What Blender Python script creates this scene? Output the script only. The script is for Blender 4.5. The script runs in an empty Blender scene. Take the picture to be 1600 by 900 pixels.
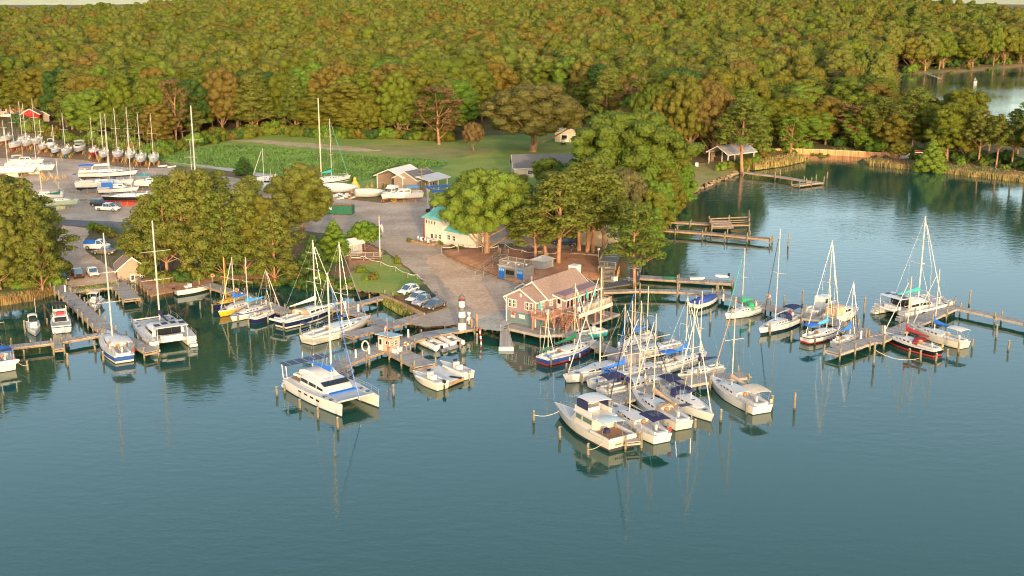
import bpy, bmesh, math, random
import numpy as np
from mathutils import Vector, Matrix, Euler, noise as mnoise
R = math.radians
random.seed(7)
S = bpy.context.scene
COL = S.collection

# ------------------------------------------------------------------ camera, sky, sun
F_PX, PITCH, CAM_H = 1850.0, R(14.5), 55.0
cam_d = bpy.data.cameras.new("drone_camera")
cam = bpy.data.objects.new("drone_camera", cam_d)
COL.objects.link(cam)
cam.location = (0, 0, CAM_H)
cam.rotation_euler = (math.pi / 2 - PITCH, 0, 0)
cam_d.sensor_width = 36.0
cam_d.lens = F_PX / 1600 * 36
cam_d.clip_end = 20000
S.camera = cam
SUN_EL, SUN_AZ = R(9), R(10)          # azimuth: right of straight behind the camera
w = bpy.data.worlds.new("World"); S.world = w; w.use_nodes = True
nt = w.node_tree
sky = nt.nodes.new("ShaderNodeTexSky"); sky.sky_type = 'NISHITA'; sky.sun_disc = False
sky.sun_elevation = SUN_EL
sky.sun_rotation = math.pi - SUN_AZ
sky.dust_density = 2.6; sky.air_density = 0.85; sky.ozone_density = 0.25; sky.altitude = 50
bg = nt.nodes["Background"]; nt.links.new(sky.outputs[0], bg.inputs[0]); bg.inputs[1].default_value = 0.15
sun_d = bpy.data.lights.new("sun", 'SUN'); sun_d.energy = 2.0; sun_d.angle = R(1.0); sun_d.color = (0.68, 0.48, 0.28)
sun = bpy.data.objects.new("sun", sun_d); COL.objects.link(sun)
sd = Vector((math.sin(SUN_AZ) * math.cos(SUN_EL), -math.cos(SUN_AZ) * math.cos(SUN_EL), math.sin(SUN_EL)))
sun.rotation_euler = sd.to_track_quat('Z', 'Y').to_euler()
S.view_settings.view_transform = 'Standard'; S.view_settings.look = 'None'
S.view_settings.gamma = 1; S.view_settings.exposure = 1.62
S.render.engine = 'CYCLES'
S.cycles.max_bounces = 5; S.cycles.diffuse_bounces = 2; S.cycles.glossy_bounces = 3
S.cycles.transmission_bounces = 2; S.cycles.use_denoising = True
S.cycles.sample_clamp_indirect = 4; S.cycles.filter_width = 1.15

# ------------------------------------------------------------------ placing helpers
CP, SP = math.cos(PITCH), math.sin(PITCH)
def P(px, py, z=0.0):
    """world point on the level z seen at a pixel of the 1600x900 frame"""
    a = (px - 800) / F_PX; b = (450 - py) / F_PX
    dy = CP + b * SP; dz = -SP + b * CP
    t = (z - CAM_H) / dz
    return Vector((a * t, dy * t, z))
def ZT(y, py):
    b = (450 - py) / F_PX
    return CAM_H + y * (-SP + b * CP) / (CP + b * SP)
GZ0 = 1.3                                  # level of the built land above the water

# ------------------------------------------------------------------ materials
MATS = {}
def mat(name, rgb, rough=0.6, metal=0.0, var=0.10, scale=1.5, bump=0.0, obvar=0.0):
    if name in MATS: return MATS[name]
    m = bpy.data.materials.new(name); m.use_nodes = True
    t = m.node_tree; b = t.nodes["Principled BSDF"]
    b.inputs['Roughness'].default_value = rough; b.inputs['Metallic'].default_value = metal
    tc = t.nodes.new("ShaderNodeTexCoord")
    n = t.nodes.new("ShaderNodeTexNoise"); n.inputs['Scale'].default_value = scale; n.inputs['Detail'].default_value = 5
    t.links.new(tc.outputs['Object'], n.inputs['Vector'])
    r = t.nodes.new("ShaderNodeValToRGB")
    lo = [max(0, c * (1 - var)) for c in rgb]; hi = [min(1, c * (1 + var)) for c in rgb]
    r.color_ramp.elements[0].color = (*lo, 1); r.color_ramp.elements[1].color = (*hi, 1)
    r.color_ramp.elements[0].position = .3; r.color_ramp.elements[1].position = .7
    t.links.new(n.outputs['Fac'], r.inputs['Fac'])
    out = r.outputs['Color']
    if obvar:
        oi = t.nodes.new("ShaderNodeObjectInfo"); hs = t.nodes.new("ShaderNodeHueSaturation")
        mr = t.nodes.new("ShaderNodeMapRange"); mr.inputs['To Min'].default_value = 1 - obvar; mr.inputs['To Max'].default_value = 1 + obvar
        t.links.new(oi.outputs['Random'], mr.inputs['Value']); t.links.new(mr.outputs[0], hs.inputs['Value'])
        t.links.new(out, hs.inputs['Color']); out = hs.outputs['Color']
    t.links.new(out, b.inputs['Base Color'])
    if bump:
        bp = t.nodes.new("ShaderNodeBump"); bp.inputs['Strength'].default_value = bump; bp.inputs['Distance'].default_value = .1
        t.links.new(n.outputs['Fac'], bp.inputs['Height']); t.links.new(bp.outputs[0], b.inputs['Normal'])
    MATS[name] = m
    return m

def plank_mat(name, rgb, width=0.15, var=.25, axis=0):
    """boards laid across: stripes of slightly different tone with dark gaps"""
    if name in MATS: return MATS[name]
    m = bpy.data.materials.new(name); m.use_nodes = True
    t = m.node_tree; b = t.nodes["Principled BSDF"]; b.inputs['Roughness'].default_value = .85
    tc = t.nodes.new("ShaderNodeTexCoord"); sx = t.nodes.new("ShaderNodeSeparateXYZ")
    t.links.new(tc.outputs['Object'], sx.inputs[0])
    mu = t.nodes.new("ShaderNodeMath"); mu.operation = 'DIVIDE'; mu.inputs[1].default_value = width
    t.links.new(sx.outputs[axis], mu.inputs[0])
    fl = t.nodes.new("ShaderNodeMath"); fl.operation = 'FLOOR'; t.links.new(mu.outputs[0], fl.inputs[0])
    wn = t.nodes.new("ShaderNodeTexWhiteNoise"); wn.noise_dimensions = '1D'; t.links.new(fl.outputs[0], wn.inputs['W'])
    n = t.nodes.new("ShaderNodeTexNoise"); n.inputs['Scale'].default_value = .9; n.inputs['Detail'].default_value = 6
    t.links.new(tc.outputs['Object'], n.inputs['Vector'])
    ad = t.nodes.new("ShaderNodeMath"); ad.operation = 'ADD'; t.links.new(wn.outputs['Value'], ad.inputs[0]); t.links.new(n.outputs['Fac'], ad.inputs[1])
    r = t.nodes.new("ShaderNodeValToRGB")
    r.color_ramp.elements[0].color = (*[c * (1 - var) for c in rgb], 1); r.color_ramp.elements[1].color = (*[c * (1 + var) for c in rgb], 1)
    r.color_ramp.elements[0].position = .35
    hf = t.nodes.new("ShaderNodeMath"); hf.operation = 'MULTIPLY'; hf.inputs[1].default_value = .6
    t.links.new(ad.outputs[0], hf.inputs[0]); t.links.new(hf.outputs[0], r.inputs['Fac'])
    fr = t.nodes.new("ShaderNodeMath"); fr.operation = 'FRACT'; t.links.new(mu.outputs[0], fr.inputs[0])
    gt = t.nodes.new("ShaderNodeMath"); gt.operation = 'GREATER_THAN'; gt.inputs[1].default_value = .88; t.links.new(fr.outputs[0], gt.inputs[0])
    mx = t.nodes.new("ShaderNodeMixRGB"); t.links.new(gt.outputs[0], mx.inputs[0]); t.links.new(r.outputs[0], mx.inputs[1])
    mx.inputs[2].default_value = (*[c * .45 for c in rgb], 1)
    t.links.new(mx.outputs[0], b.inputs['Base Color'])
    MATS[name] = m
    return m

def foliage_mat(name, cols, scale=.35):
    m = bpy.data.materials.new(name); m.use_nodes = True
    t = m.node_tree; b = t.nodes["Principled BSDF"]; b.inputs['Roughness'].default_value = .65
    b.inputs['Specular IOR Level'].default_value = .25
    oi = t.nodes.new("ShaderNodeObjectInfo")
    r = t.nodes.new("ShaderNodeValToRGB")
    while len(r.color_ramp.elements) < len(cols): r.color_ramp.elements.new(.5)
    for i, c in enumerate(cols):
        r.color_ramp.elements[i].position = i / (len(cols) - 1); r.color_ramp.elements[i].color = (*c, 1)
    t.links.new(oi.outputs['Random'], r.inputs['Fac'])
    tc = t.nodes.new("ShaderNodeTexCoord"); n = t.nodes.new("ShaderNodeTexNoise")
    n.inputs['Scale'].default_value = scale; n.inputs['Detail'].default_value = 4
    t.links.new(tc.outputs['Object'], n.inputs['Vector'])
    hs = t.nodes.new("ShaderNodeHueSaturation")
    mr = t.nodes.new("ShaderNodeMapRange"); mr.inputs['From Min'].default_value = .3; mr.inputs['From Max'].default_value = .7
    mr.inputs['To Min'].default_value = .92; mr.inputs['To Max'].default_value = 1.32
    mh = t.nodes.new("ShaderNodeMapRange"); mh.inputs['From Min'].default_value = .3; mh.inputs['From Max'].default_value = .7
    mh.inputs['To Min'].default_value = .485; mh.inputs['To Max'].default_value = .512
    t.links.new(n.outputs['Fac'], mr.inputs['Value']); t.links.new(n.outputs['Fac'], mh.inputs['Value'])
    t.links.new(mr.outputs[0], hs.inputs['Value']); t.links.new(mh.outputs[0], hs.inputs['Hue'])
    t.links.new(r.outputs[0], hs.inputs['Color']); t.links.new(hs.outputs[0], b.inputs['Base Color'])
    tr = t.nodes.new("ShaderNodeBsdfTranslucent"); ms = t.nodes.new("ShaderNodeMixShader"); ms.inputs[0].default_value = .4
    t.links.new(hs.outputs[0], tr.inputs[0]); t.links.new(b.outputs[0], ms.inputs[1]); t.links.new(tr.outputs[0], ms.inputs[2])
    t.links.new(ms.outputs[0], t.nodes["Material Output"].inputs[0])
    MATS[name] = m
    return m

WHITE = mat("white_gelcoat", (.58, .58, .575), .28, var=.04)
CREAM = mat("cream_gelcoat", (.56, .53, .465), .3, var=.04)
DECKW = mat("deck_nonskid", (.57, .57, .56), .6, var=.06)
DECKG = mat("deck_grey", (.42, .43, .44), .6, var=.1)
NAVY = mat("navy_hull", (.012, .02, .075), .2)
BLUEH = mat("blue_hull", (.03, .08, .30), .22)
BLACKH = mat("black_hull", (.012, .012, .014), .2)
YELLOWH = mat("yellow_hull", (.70, .40, .03), .3)
REDB = mat("red_bottom_paint", (.36, .035, .03), .8)
BLUEB = mat("blue_bottom_paint", (.03, .09, .24), .8)
TEALB = mat("teal_bottom_paint", (.12, .42, .48), .8)
PINKB = mat("faded_pink_paint", (.58, .30, .26), .8)
DARKB = mat("dark_bottom_paint", (.035, .03, .035), .8)
REDH = mat("red_hull", (.40, .02, .03), .35)
GLASS = mat("dark_glass", (.015, .02, .028), .08)
BGLASS = mat("blue_glass", (.05, .10, .17), .08)
ALU = mat("painted_spar", (.48, .455, .425), .35, var=.03)
TANSPAR = mat("weathered_spar", (.50, .42, .33), .45, var=.08)
DARKSPAR = mat("dark_spar", (.10, .10, .11), .4)
GOLDSPAR = mat("gold_spar", (.72, .42, .05), .4)
STEEL = mat("stainless", (.62, .62, .62), .3, .7)
CBLUE = mat("blue_canvas", (.02, .15, .58), .85)
CLBLUE = mat("light_blue_canvas", (.06, .32, .66), .85)
CNAVY = mat("navy_canvas", (.016, .022, .085), .85)
CGREEN = mat("green_canvas", (.012, .13, .075), .85)
CBGREEN = mat("bright_green_canvas", (.02, .33, .13), .85)
CTEAL = mat("teal_canvas", (.03, .33, .32), .85)
CTAN = mat("tan_canvas", (.50, .36, .25), .85)
CBEIGE = mat("beige_canvas", (.60, .53, .42), .85)
CWHITE = mat("white_canvas", (.60, .59, .57), .8)
CGREY = mat("grey_canvas", (.20, .20, .23), .85)
CRED = mat("red_canvas", (.30, .03, .04), .85)
CDARK = mat("black_canvas", (.02, .02, .028), .85)
TEAK = mat("teak", (.30, .16, .08), .7, var=.2)
RUBBER = mat("black_rubber", (.018, .018, .018), .8)
HYPALON = mat("white_hypalon", (.70, .68, .66), .55)
ORANGE = mat("orange_plastic", (.75, .14, .04), .5)
REDP = mat("red_paint", (.55, .03, .03), .5)
YELLOWP = mat("yellow_steel", (.50, .31, .05), .6, var=.2)
SOLAR = mat("solar_panel", (.012, .016, .05), .45)
WOODP = mat("piling_wood", (.19, .165, .12), .9, var=.3, scale=1.2, bump=.3)
WOODW = mat("wet_piling", (.07, .06, .035), .7, var=.3)
WOODO = mat("new_timber", (.28, .185, .115), .85, var=.25)
WOODG = mat("grey_timber", (.31, .28, .25), .9, var=.2)
DECKP = plank_mat("dock_planks", (.36, .335, .31), .18)
DECKB = plank_mat("brown_planks", (.30, .22, .16), .18)
LINE = mat("rope", (.50, .46, .38), .9)
CONC = mat("concrete", (.42, .40, .36), .9, var=.15, scale=.6)
STONE = mat("rip_rap_stone", (.22, .165, .12), .9, var=.3)
BARK = mat("bark", (.23, .145, .09), .9, var=.35, scale=1.5, bump=.4)
PBARK = mat("pine_bark", (.32, .17, .10), .9, var=.3, scale=1.5, bump=.4)
BIRCH = mat("pale_bark", (.38, .30, .21), .9, var=.3)

# ------------------------------------------------------------------ mesh builder
class MB:
    def __init__(s): s.v = []; s.f = []; s.mi = []; s.ms = []
    def _m(s, m):
        if m not in s.ms: s.ms.append(m)
        return s.ms.index(m)
    def add(s, vs, fs, m):
        k = len(s.v); i = s._m(m)
        s.v += [tuple(v) for v in vs]
        for f in fs: s.f.append([k + a for a in f]); s.mi.append(i)
        return s
    def box(s, c, d, m, rz=0, ry=0):
        x, y, z = (a / 2 for a in d)
        vs = [Vector((i, j, k)) for i in (-x, x) for j in (-y, y) for k in (-z, z)]
        M = Matrix.Rotation(rz, 3, 'Z') @ Matrix.Rotation(ry, 3, 'Y')
        c = Vector(c)
        return s.add([c + M @ v for v in vs], [(0, 1, 3, 2), (4, 6, 7, 5), (0, 4, 5, 1), (2, 3, 7, 6), (0, 2, 6, 4), (1, 5, 7, 3)], m)
    def bar(s, p, q, r, m, r2=None, n=6):
        p, q = Vector(p), Vector(q); d = q - p
        if d.length < 1e-6: return s
        r2 = r if r2 is None else r2
        a = d.orthogonal().normalized(); b = d.normalized().cross(a)
        vs = [p + (a * math.cos(t) + b * math.sin(t)) * r for t in [2 * math.pi * i / n for i in range(n)]]
        vs += [q + (a * math.cos(t) + b * math.sin(t)) * r2 for t in [2 * math.pi * i / n for i in range(n)]]
        fs = [(i, (i + 1) % n, n + (i + 1) % n, n + i) for i in range(n)]
        fs += [tuple(range(n - 1, -1, -1)), tuple(range(n, 2 * n))]
        return s.add(vs, fs, m)
    def path(s, pts, r, m, n=5):
        for a, b in zip(pts, pts[1:]): s.bar(a, b, r, m, n=n)
        return s
    def loft(s, rings, m, close=False, caps=True, ms=None):
        """rings: lists of points; ms = material per strip along the ring"""
        n = len(rings[0]); k = len(s.v)
        for r in rings: s.v += [tuple(p) for p in r]
        for i in range(len(rings) - 1):
            for j in range(n if close else n - 1):
                j2 = (j + 1) % n
                s.f.append([k + i * n + j, k + i * n + j2, k + (i + 1) * n + j2, k + (i + 1) * n + j])
                s.mi.append(s._m(ms[j] if ms else m))
        if caps:
            s.f.append([k + j for j in range(n)][::-1]); s.mi.append(s._m(m))
            s.f.append([k + (len(rings) - 1) * n + j for j in range(n)]); s.mi.append(s._m(m))
        return s
    def prism(s, poly, z0, z1, m, mside=None):
        n = len(poly); k = [Vector((p[0], p[1], z0)) for p in poly] + [Vector((p[0], p[1], z1)) for p in poly]
        s.add(k, [tuple(range(n, 2 * n)), tuple(range(n - 1, -1, -1))], m)
        s.add(k, [(i, (i + 1) % n, n + (i + 1) % n, n + i) for i in range(n)], mside or m)
        return s
    def quad(s, a, b, c, d, m): return s.add([a, b, c, d], [(0, 1, 2, 3)], m)
    def lathe(s, prof, m, n=12, c=(0, 0, 0), ms=None):
        rings = [[(c[0] + r * math.cos(2 * math.pi * i / n), c[1] + r * math.sin(2 * math.pi * i / n), c[2] + z) for i in range(n)] for r, z in prof]
        for i in range(len(rings) - 1):
            s.loft(rings[i:i + 2], (ms[i] if ms else m), close=True, caps=False)
        s.add(rings[0], [tuple(range(n - 1, -1, -1))], ms[0] if ms else m); s.add(rings[-1], [tuple(range(n))], ms[-1] if ms else m)
        return s
    def ball(s, c, r, m, nu=10, nv=6):
        r = (r, r, r) if not hasattr(r, '__len__') else r
        rings = []
        for j in range(nv + 1):
            t = -math.pi / 2 + math.pi * j / nv
            rings.append([(c[0] + r[0] * max(.02, math.cos(t)) * math.cos(2 * math.pi * i / nu), c[1] + r[1] * max(.02, math.cos(t)) * math.sin(2 * math.pi * i / nu), c[2] + r[2] * math.sin(t)) for i in range(nu)])
        return s.loft(rings, m, close=True)
    def build(s, name, parent=None, smooth=False, loc=None, rz=0, bevel=0):
        me = bpy.data.meshes.new(name)
        me.from_pydata(s.v, [], s.f)
        for m in s.ms: me.materials.append(m)
        me.polygons.foreach_set('material_index', s.mi)
        if smooth: me.polygons.foreach_set('use_smooth', [True] * len(me.polygons))
        me.update()
        bm = bmesh.new(); bm.from_mesh(me); bmesh.ops.recalc_face_normals(bm, faces=bm.faces); bm.to_mesh(me); bm.free()
        if smooth:
            try: me.set_sharp_from_angle(angle=R(40))
            except Exception: pass
        o = bpy.data.objects.new(name, me); COL.objects.link(o)
        if parent: o.parent = parent
        if loc is not None: o.location = loc; o.rotation_euler = (0, 0, rz)
        if bevel:
            b = o.modifiers.new('bevel', 'BEVEL'); b.width = bevel; b.segments = 1
        return o

def tag(o, label, cat, group=None):
    o['label'] = label; o['category'] = cat
    if group: o['group'] = group
    return o
def thing(name, label, cat, loc=(0, 0, 0), rz=0, group=None):
    o = bpy.data.objects.new(name, None); COL.objects.link(o)
    o.location = loc; o.rotation_euler = (0, 0, rz); o.empty_display_size = .3
    return tag(o, label, cat, group)
def structure(o): o['kind'] = 'structure'; return o
def dup(src, loc, rz=0, scale=(1, 1, 1), label=None, cat=None, group=None):
    def cp(o, par):
        c = o.copy(); COL.objects.link(c)
        if par is not None: c.parent = par
        for ch in KIDS.setdefault(o.name, [x for x in o.children]): cp(ch, c)
        return c
    c = cp(src, None); c.location = loc; c.rotation_euler = (0, 0, rz); c.scale = scale
    if label: c['label'] = label
    if cat: c['category'] = cat
    if group: c['group'] = group
    return c
KIDS = {}
# ------------------------------------------------------------------ ground, water, paved and planted areas
SHORE_PX = [(-400,482),(-100,480),(0,474),(45,468),(85,458),(100,452),(114,456),(135,455),(160,452),(186,446),(204,438),(214,442),(235,463),(262,457),(300,452),
 (325,441),(360,438),(391,437),(430,440),(470,447),(510,450),(556,452),(590,458),(600,470),(625,487),(645,497),(636,503),(664,512),(735,507),(752,513),(785,517),
 (800,506),(845,500),(880,490),(905,478),(945,462),(1000,446),(1002,430),(1005,400),(1015,375),(1022,340),(1040,327),(1060,312),(1080,299),(1110,286),(1150,271),
 (1180,264),(1225,258),(1258,252),(1264,247),(1240,244),(1205,242.5),(1205,239),(1300,241),(1405,247),(1440,249),(1440,251),(1400,252),(1345,250.5),(1337,253),
 (1360,258),(1400,262),(1460,268),(1540,277),(1600,284),(1750,302),(1900,320),(1900,262),(1700,235),(1600,219),(1530,212),(1470,198),(1430,175),(1390,150),(1372,131),
 (1372,121),(1400,117),(1500,113),(1600,104),(1750,92),(2000,78)]
SHORE = [(P(x, y).x, P(x, y).y) for x, y in SHORE_PX]
SHORE += [(2600, SHORE[-1][1]), (2600, 7000), (-2600, 7000), (-2600, SHORE[0][1])]
_A = np.array(SHORE); _B = np.roll(_A, -1, 0)
def sdist(x, y):
    """signed distance to the shoreline, positive on land"""
    x = np.asarray(x, float); y = np.asarray(y, float)
    best = np.full(x.shape, 1e18); ins = np.zeros(x.shape, bool)
    for (ax, ay), (bx, by) in zip(_A, _B):
        ex, ey = bx - ax, by - ay; L = ex * ex + ey * ey + 1e-9
        t = np.clip(((x - ax) * ex + (y - ay) * ey) / L, 0, 1)
        d = (x - ax - t * ex) ** 2 + (y - ay - t * ey) ** 2
        best = np.minimum(best, d)
        c = (ay > y) != (by > y)
        with np.errstate(divide='ignore', invalid='ignore'):
            xi = ax + (y - ay) / (by - ay + 1e-12) * ex
        ins ^= c & (x < xi)
    return np.where(ins, 1, -1) * np.sqrt(best)
def sstep(a, b, v):
    t = np.clip((v - a) / (b - a), 0, 1); return t * t * (3 - 2 * t)
def height(x, y, d=None):
    if d is None: d = sdist(x, y)
    x = np.asarray(x, float); y = np.asarray(y, float)
    z = -0.9 + (GZ0 + 0.9) * sstep(-1.6, 2.4, d)
    rise = 15 * sstep(455, 1250, y) * sstep(20, 260, d)
    rise = rise * (1 - .55 * sstep(.28, .42, x / y)) * (1 - .6 * sstep(.18, .36, -x / y))
    return z + rise
def GZ(x, y): return float(height(np.array([x]), np.array([y]))[0])
def G(px, py):
    p = P(px, py, GZ0); p.z = GZ(p.x, p.y)
    return p

def ground_material():
    m = bpy.data.materials.new("forest_floor"); m.use_nodes = True
    t = m.node_tree; b = t.nodes["Principled BSDF"]; b.inputs['Roughness'].default_value = .95
    tc = t.nodes.new("ShaderNodeTexCoord")
    n = t.nodes.new("ShaderNodeTexNoise"); n.inputs['Scale'].default_value = .09; n.inputs['Detail'].default_value = 8
    n2 = t.nodes.new("ShaderNodeTexNoise"); n2.inputs['Scale'].default_value = 1.1; n2.inputs['Detail'].default_value = 5
    t.links.new(tc.outputs['Object'], n.inputs['Vector']); t.links.new(tc.outputs['Object'], n2.inputs['Vector'])
    r = t.nodes.new("ShaderNodeValToRGB"); e = r.color_ramp.elements
    e[0].position = .36; e[0].color = (.22, .11, .05, 1); e[1].position = .62; e[1].color = (.075, .10, .03, 1)
    x = e.new(.48); x.color = (.15, .12, .05, 1)
    t.links.new(n.outputs['Fac'], r.inputs['Fac'])
    mx = t.nodes.new("ShaderNodeMixRGB"); mx.blend_type = 'OVERLAY'; mx.inputs[0].default_value = .5
    t.links.new(r.outputs[0], mx.inputs[1]); t.links.new(n2.outputs['Fac'], mx.inputs[2])
    t.links.new(mx.outputs[0], b.inputs['Base Color'])
    bp = t.nodes.new("ShaderNodeBump"); bp.inputs['Strength'].default_value = .6; bp.inputs['Distance'].default_value = .3
    t.links.new(n2.outputs['Fac'], bp.inputs['Height']); t.links.new(bp.outputs[0], b.inputs['Normal'])
    return m
def build_land():
    ys = [140.0]
    while ys[-1] < 2600: ys.append(ys[-1] * 1.0062)
    us = np.linspace(-.85, .85, 420); ys = np.array(ys)
    X = ys[:, None] * us[None, :]; Y = np.repeat(ys[:, None], len(us), 1)
    d = sdist(X, Y); Z = height(X, Y, d)
    Z += .12 * np.sin(X * .6) * np.cos(Y * .43) * sstep(1.0, 0.0, np.abs(d) / 3)
    nx = len(us); ny = len(ys)
    v = np.stack([X, Y, Z], -1).reshape(-1, 3)
    idx = np.arange(nx * ny).reshape(ny, nx)
    f = np.stack([idx[:-1, :-1], idx[:-1, 1:], idx[1:, 1:], idx[1:, :-1]], -1).reshape(-1, 4)
    keep = (d.reshape(-1)[f] > -14).any(1); f = f[keep]
    me = bpy.data.meshes.new("ground"); me.from_pydata(v.tolist(), [], f.tolist())
    me.materials.append(ground_material()); me.polygons.foreach_set('use_smooth', [True] * len(me.polygons))
    bm = bmesh.new(); bm.from_mesh(me); bmesh.ops.delete(bm, geom=[q for q in bm.verts if not q.link_faces], context='VERTS'); bm.to_mesh(me); bm.free()
    o = bpy.data.objects.new("ground", me); COL.objects.link(o); structure(o)
build_land()

def water_material():
    m = bpy.data.materials.new("creek_water"); m.use_nodes = True
    t = m.node_tree; b = t.nodes["Principled BSDF"]
    b.inputs['Base Color'].default_value = (.011, .070, .052, 1); b.inputs['Roughness'].default_value = .06
    b.inputs['IOR'].default_value = 1.5
    tc = t.nodes.new("ShaderNodeTexCoord")
    def nz(scale, det, sx, sy, rot):
        mp = t.nodes.new("ShaderNodeMapping"); mp.inputs['Scale'].default_value = (sx, sy, 1); mp.inputs['Rotation'].default_value = (0, 0, rot)
        n = t.nodes.new("ShaderNodeTexNoise"); n.inputs['Scale'].default_value = scale; n.inputs['Detail'].default_value = det
        t.links.new(tc.outputs['Object'], mp.inputs['Vector']); t.links.new(mp.outputs[0], n.inputs['Vector']); return n
    a = nz(.55, 3, .6, 1.3, .35); c = nz(1.7, 2, .7, 1.2, -.2); big = nz(.016, 5, 1, 1.6, .3)
    s1 = t.nodes.new("ShaderNodeMath"); s1.operation = 'MULTIPLY_ADD'; s1.inputs[1].default_value = .28
    t.links.new(c.outputs['Fac'], s1.inputs[0]); t.links.new(a.outputs['Fac'], s1.inputs[2])
    mr = t.nodes.new("ShaderNodeMapRange"); mr.inputs['From Min'].default_value = .35; mr.inputs['From Max'].default_value = .65
    mr.inputs['To Min'].default_value = .2; mr.inputs['To Max'].default_value = 1.1
    t.links.new(big.outputs['Fac'], mr.inputs['Value'])
    bp = t.nodes.new("ShaderNodeBump"); bp.inputs['Distance'].default_value = .085
    sp = t.nodes.new("ShaderNodeSeparateXYZ"); t.links.new(tc.outputs['Object'], sp.inputs[0])
    my = t.nodes.new("ShaderNodeMapRange"); my.inputs['From Min'].default_value = 190; my.inputs['From Max'].default_value = 300
    my.inputs['To Min'].default_value = .36; my.inputs['To Max'].default_value = 1.0
    t.links.new(sp.outputs[1], my.inputs['Value'])
    mm = t.nodes.new("ShaderNodeMath"); mm.operation = 'MULTIPLY'; t.links.new(mr.outputs[0], mm.inputs[0]); t.links.new(my.outputs[0], mm.inputs[1])
    t.links.new(mm.outputs[0], bp.inputs['Strength']); t.links.new(s1.outputs[0], bp.inputs['Height'])
    t.links.new(bp.outputs[0], b.inputs['Normal'])
    return m
mw = MB(); wm = water_material()
mw.quad((-9000, -3000, 0), (9000, -3000, 0), (9000, 14000, 0), (-9000, 14000, 0), wm)
structure(mw.build("water"))

def densify(poly, step, jit, rng):
    out = []
    for a, b in zip(poly, poly[1:] + poly[:1]):
        n = max(1, int((b - a).length / step))
        for i in range(n):
            q = a.lerp(b, i / n)
            if 0 < i: q = q + Vector((rng.uniform(-jit, jit), rng.uniform(-jit, jit), 0))
            out.append(q)
    return out
from mathutils.geometry import tessellate_polygon
def sheet(name, px, lift, m, jit=.35, step=1.6):
    rng = random.Random(name)
    pts = densify([P(x, y, GZ0) for x, y in px], step, jit, rng)
    for q in pts: q.z = GZ0 + lift
    tris = tessellate_polygon([pts])
    mb = MB(); mb.add(pts, tris, m)
    return structure(mb.build(name))

def patch_mat(name, c1, c2, c3, s1=.12, s2=1.6, rough=.95, bump=.3, streak=None):
    m = bpy.data.materials.new(name); m.use_nodes = True
    t = m.node_tree; b = t.nodes["Principled BSDF"]; b.inputs['Roughness'].default_value = rough
    tc = t.nodes.new("ShaderNodeTexCoord")
    n = t.nodes.new("ShaderNodeTexNoise"); n.inputs['Scale'].default_value = s1; n.inputs['Detail'].default_value = 9; n.inputs['Roughness'].default_value = .65
    n2 = t.nodes.new("ShaderNodeTexNoise"); n2.inputs['Scale'].default_value = s2; n2.inputs['Detail'].default_value = 6
    t.links.new(tc.outputs['Object'], n.inputs['Vector']); t.links.new(tc.outputs['Object'], n2.inputs['Vector'])
    r = t.nodes.new("ShaderNodeValToRGB"); e = r.color_ramp.elements
    e[0].position = .33; e[0].color = (*c1, 1); e[1].position = .66; e[1].color = (*c3, 1); q = e.new(.5); q.color = (*c2, 1)
    t.links.new(n.outputs['Fac'], r.inputs['Fac'])
    mx = t.nodes.new("ShaderNodeMixRGB"); mx.blend_type = 'OVERLAY'; mx.inputs[0].default_value = .45
    t.links.new(r.outputs[0], mx.inputs[1]); t.links.new(n2.outputs['Fac'], mx.inputs[2])
    out = mx.outputs[0]
    if streak:                       # wheel tracks worn along the way vehicles go
        mp = t.nodes.new("ShaderNodeMapping"); mp.inputs['Rotation'].default_value = (0, 0, streak); mp.inputs['Scale'].default_value = (.03, .26, 1)
        n3 = t.nodes.new("ShaderNodeTexNoise"); n3.inputs['Scale'].default_value = 1.0; n3.inputs['Detail'].default_value = 4
        t.links.new(tc.outputs['Object'], mp.inputs['Vector']); t.links.new(mp.outputs[0], n3.inputs['Vector'])
        m3 = t.nodes.new("ShaderNodeMixRGB"); m3.blend_type = 'OVERLAY'; m3.inputs[0].default_value = .22
        t.links.new(out, m3.inputs[1]); t.links.new(n3.outputs['Fac'], m3.inputs[2]); out = m3.outputs[0]
    t.links.new(out, b.inputs['Base Color'])
    bp = t.nodes.new("ShaderNodeBump"); bp.inputs['Strength'].default_value = bump; bp.inputs['Distance'].default_value = .15
    t.links.new(n2.outputs['Fac'], bp.inputs['Height']); t.links.new(bp.outputs[0], b.inputs['Normal'])
    return m
M_GRAVEL = patch_mat("gravel", (.345, .255, .185), (.43, .335, .25), (.53, .42, .33), streak=-.5)
M_DRIVE = patch_mat("dirt_drive", (.50, .32, .20), (.57, .39, .26), (.62, .46, .33), .2, streak=-1.0)
M_ASPH = patch_mat("old_asphalt", (.11, .115, .12), (.14, .14, .145), (.18, .175, .17))
M_LAWN = patch_mat("lawn_grass", (.135, .225, .03), (.20, .28, .042), (.30, .31, .06), .06)
M_MEAD = patch_mat("meadow", (.045, .15, .025), (.07, .19, .03), (.12, .21, .045), .07, .5)
M_DRY = patch_mat("dry_grass", (.30, .26, .11), (.42, .33, .19), (.54, .42, .28), .12)
M_MULCH = patch_mat("pine_mulch", (.31, .135, .07), (.39, .185, .095), (.47, .26, .15), .3)
M_CONC = patch_mat("concrete_apron", (.30, .29, .26), (.37, .36, .33), (.44, .42, .38), .4)
M_BANK = patch_mat("bank_soil", (.14, .16, .04), (.22, .12, .06), (.30, .15, .08), .16)
M_TWALL = patch_mat("low_concrete", (.38, .36, .32), (.45, .43, .38), (.52, .49, .44), .4)

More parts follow.
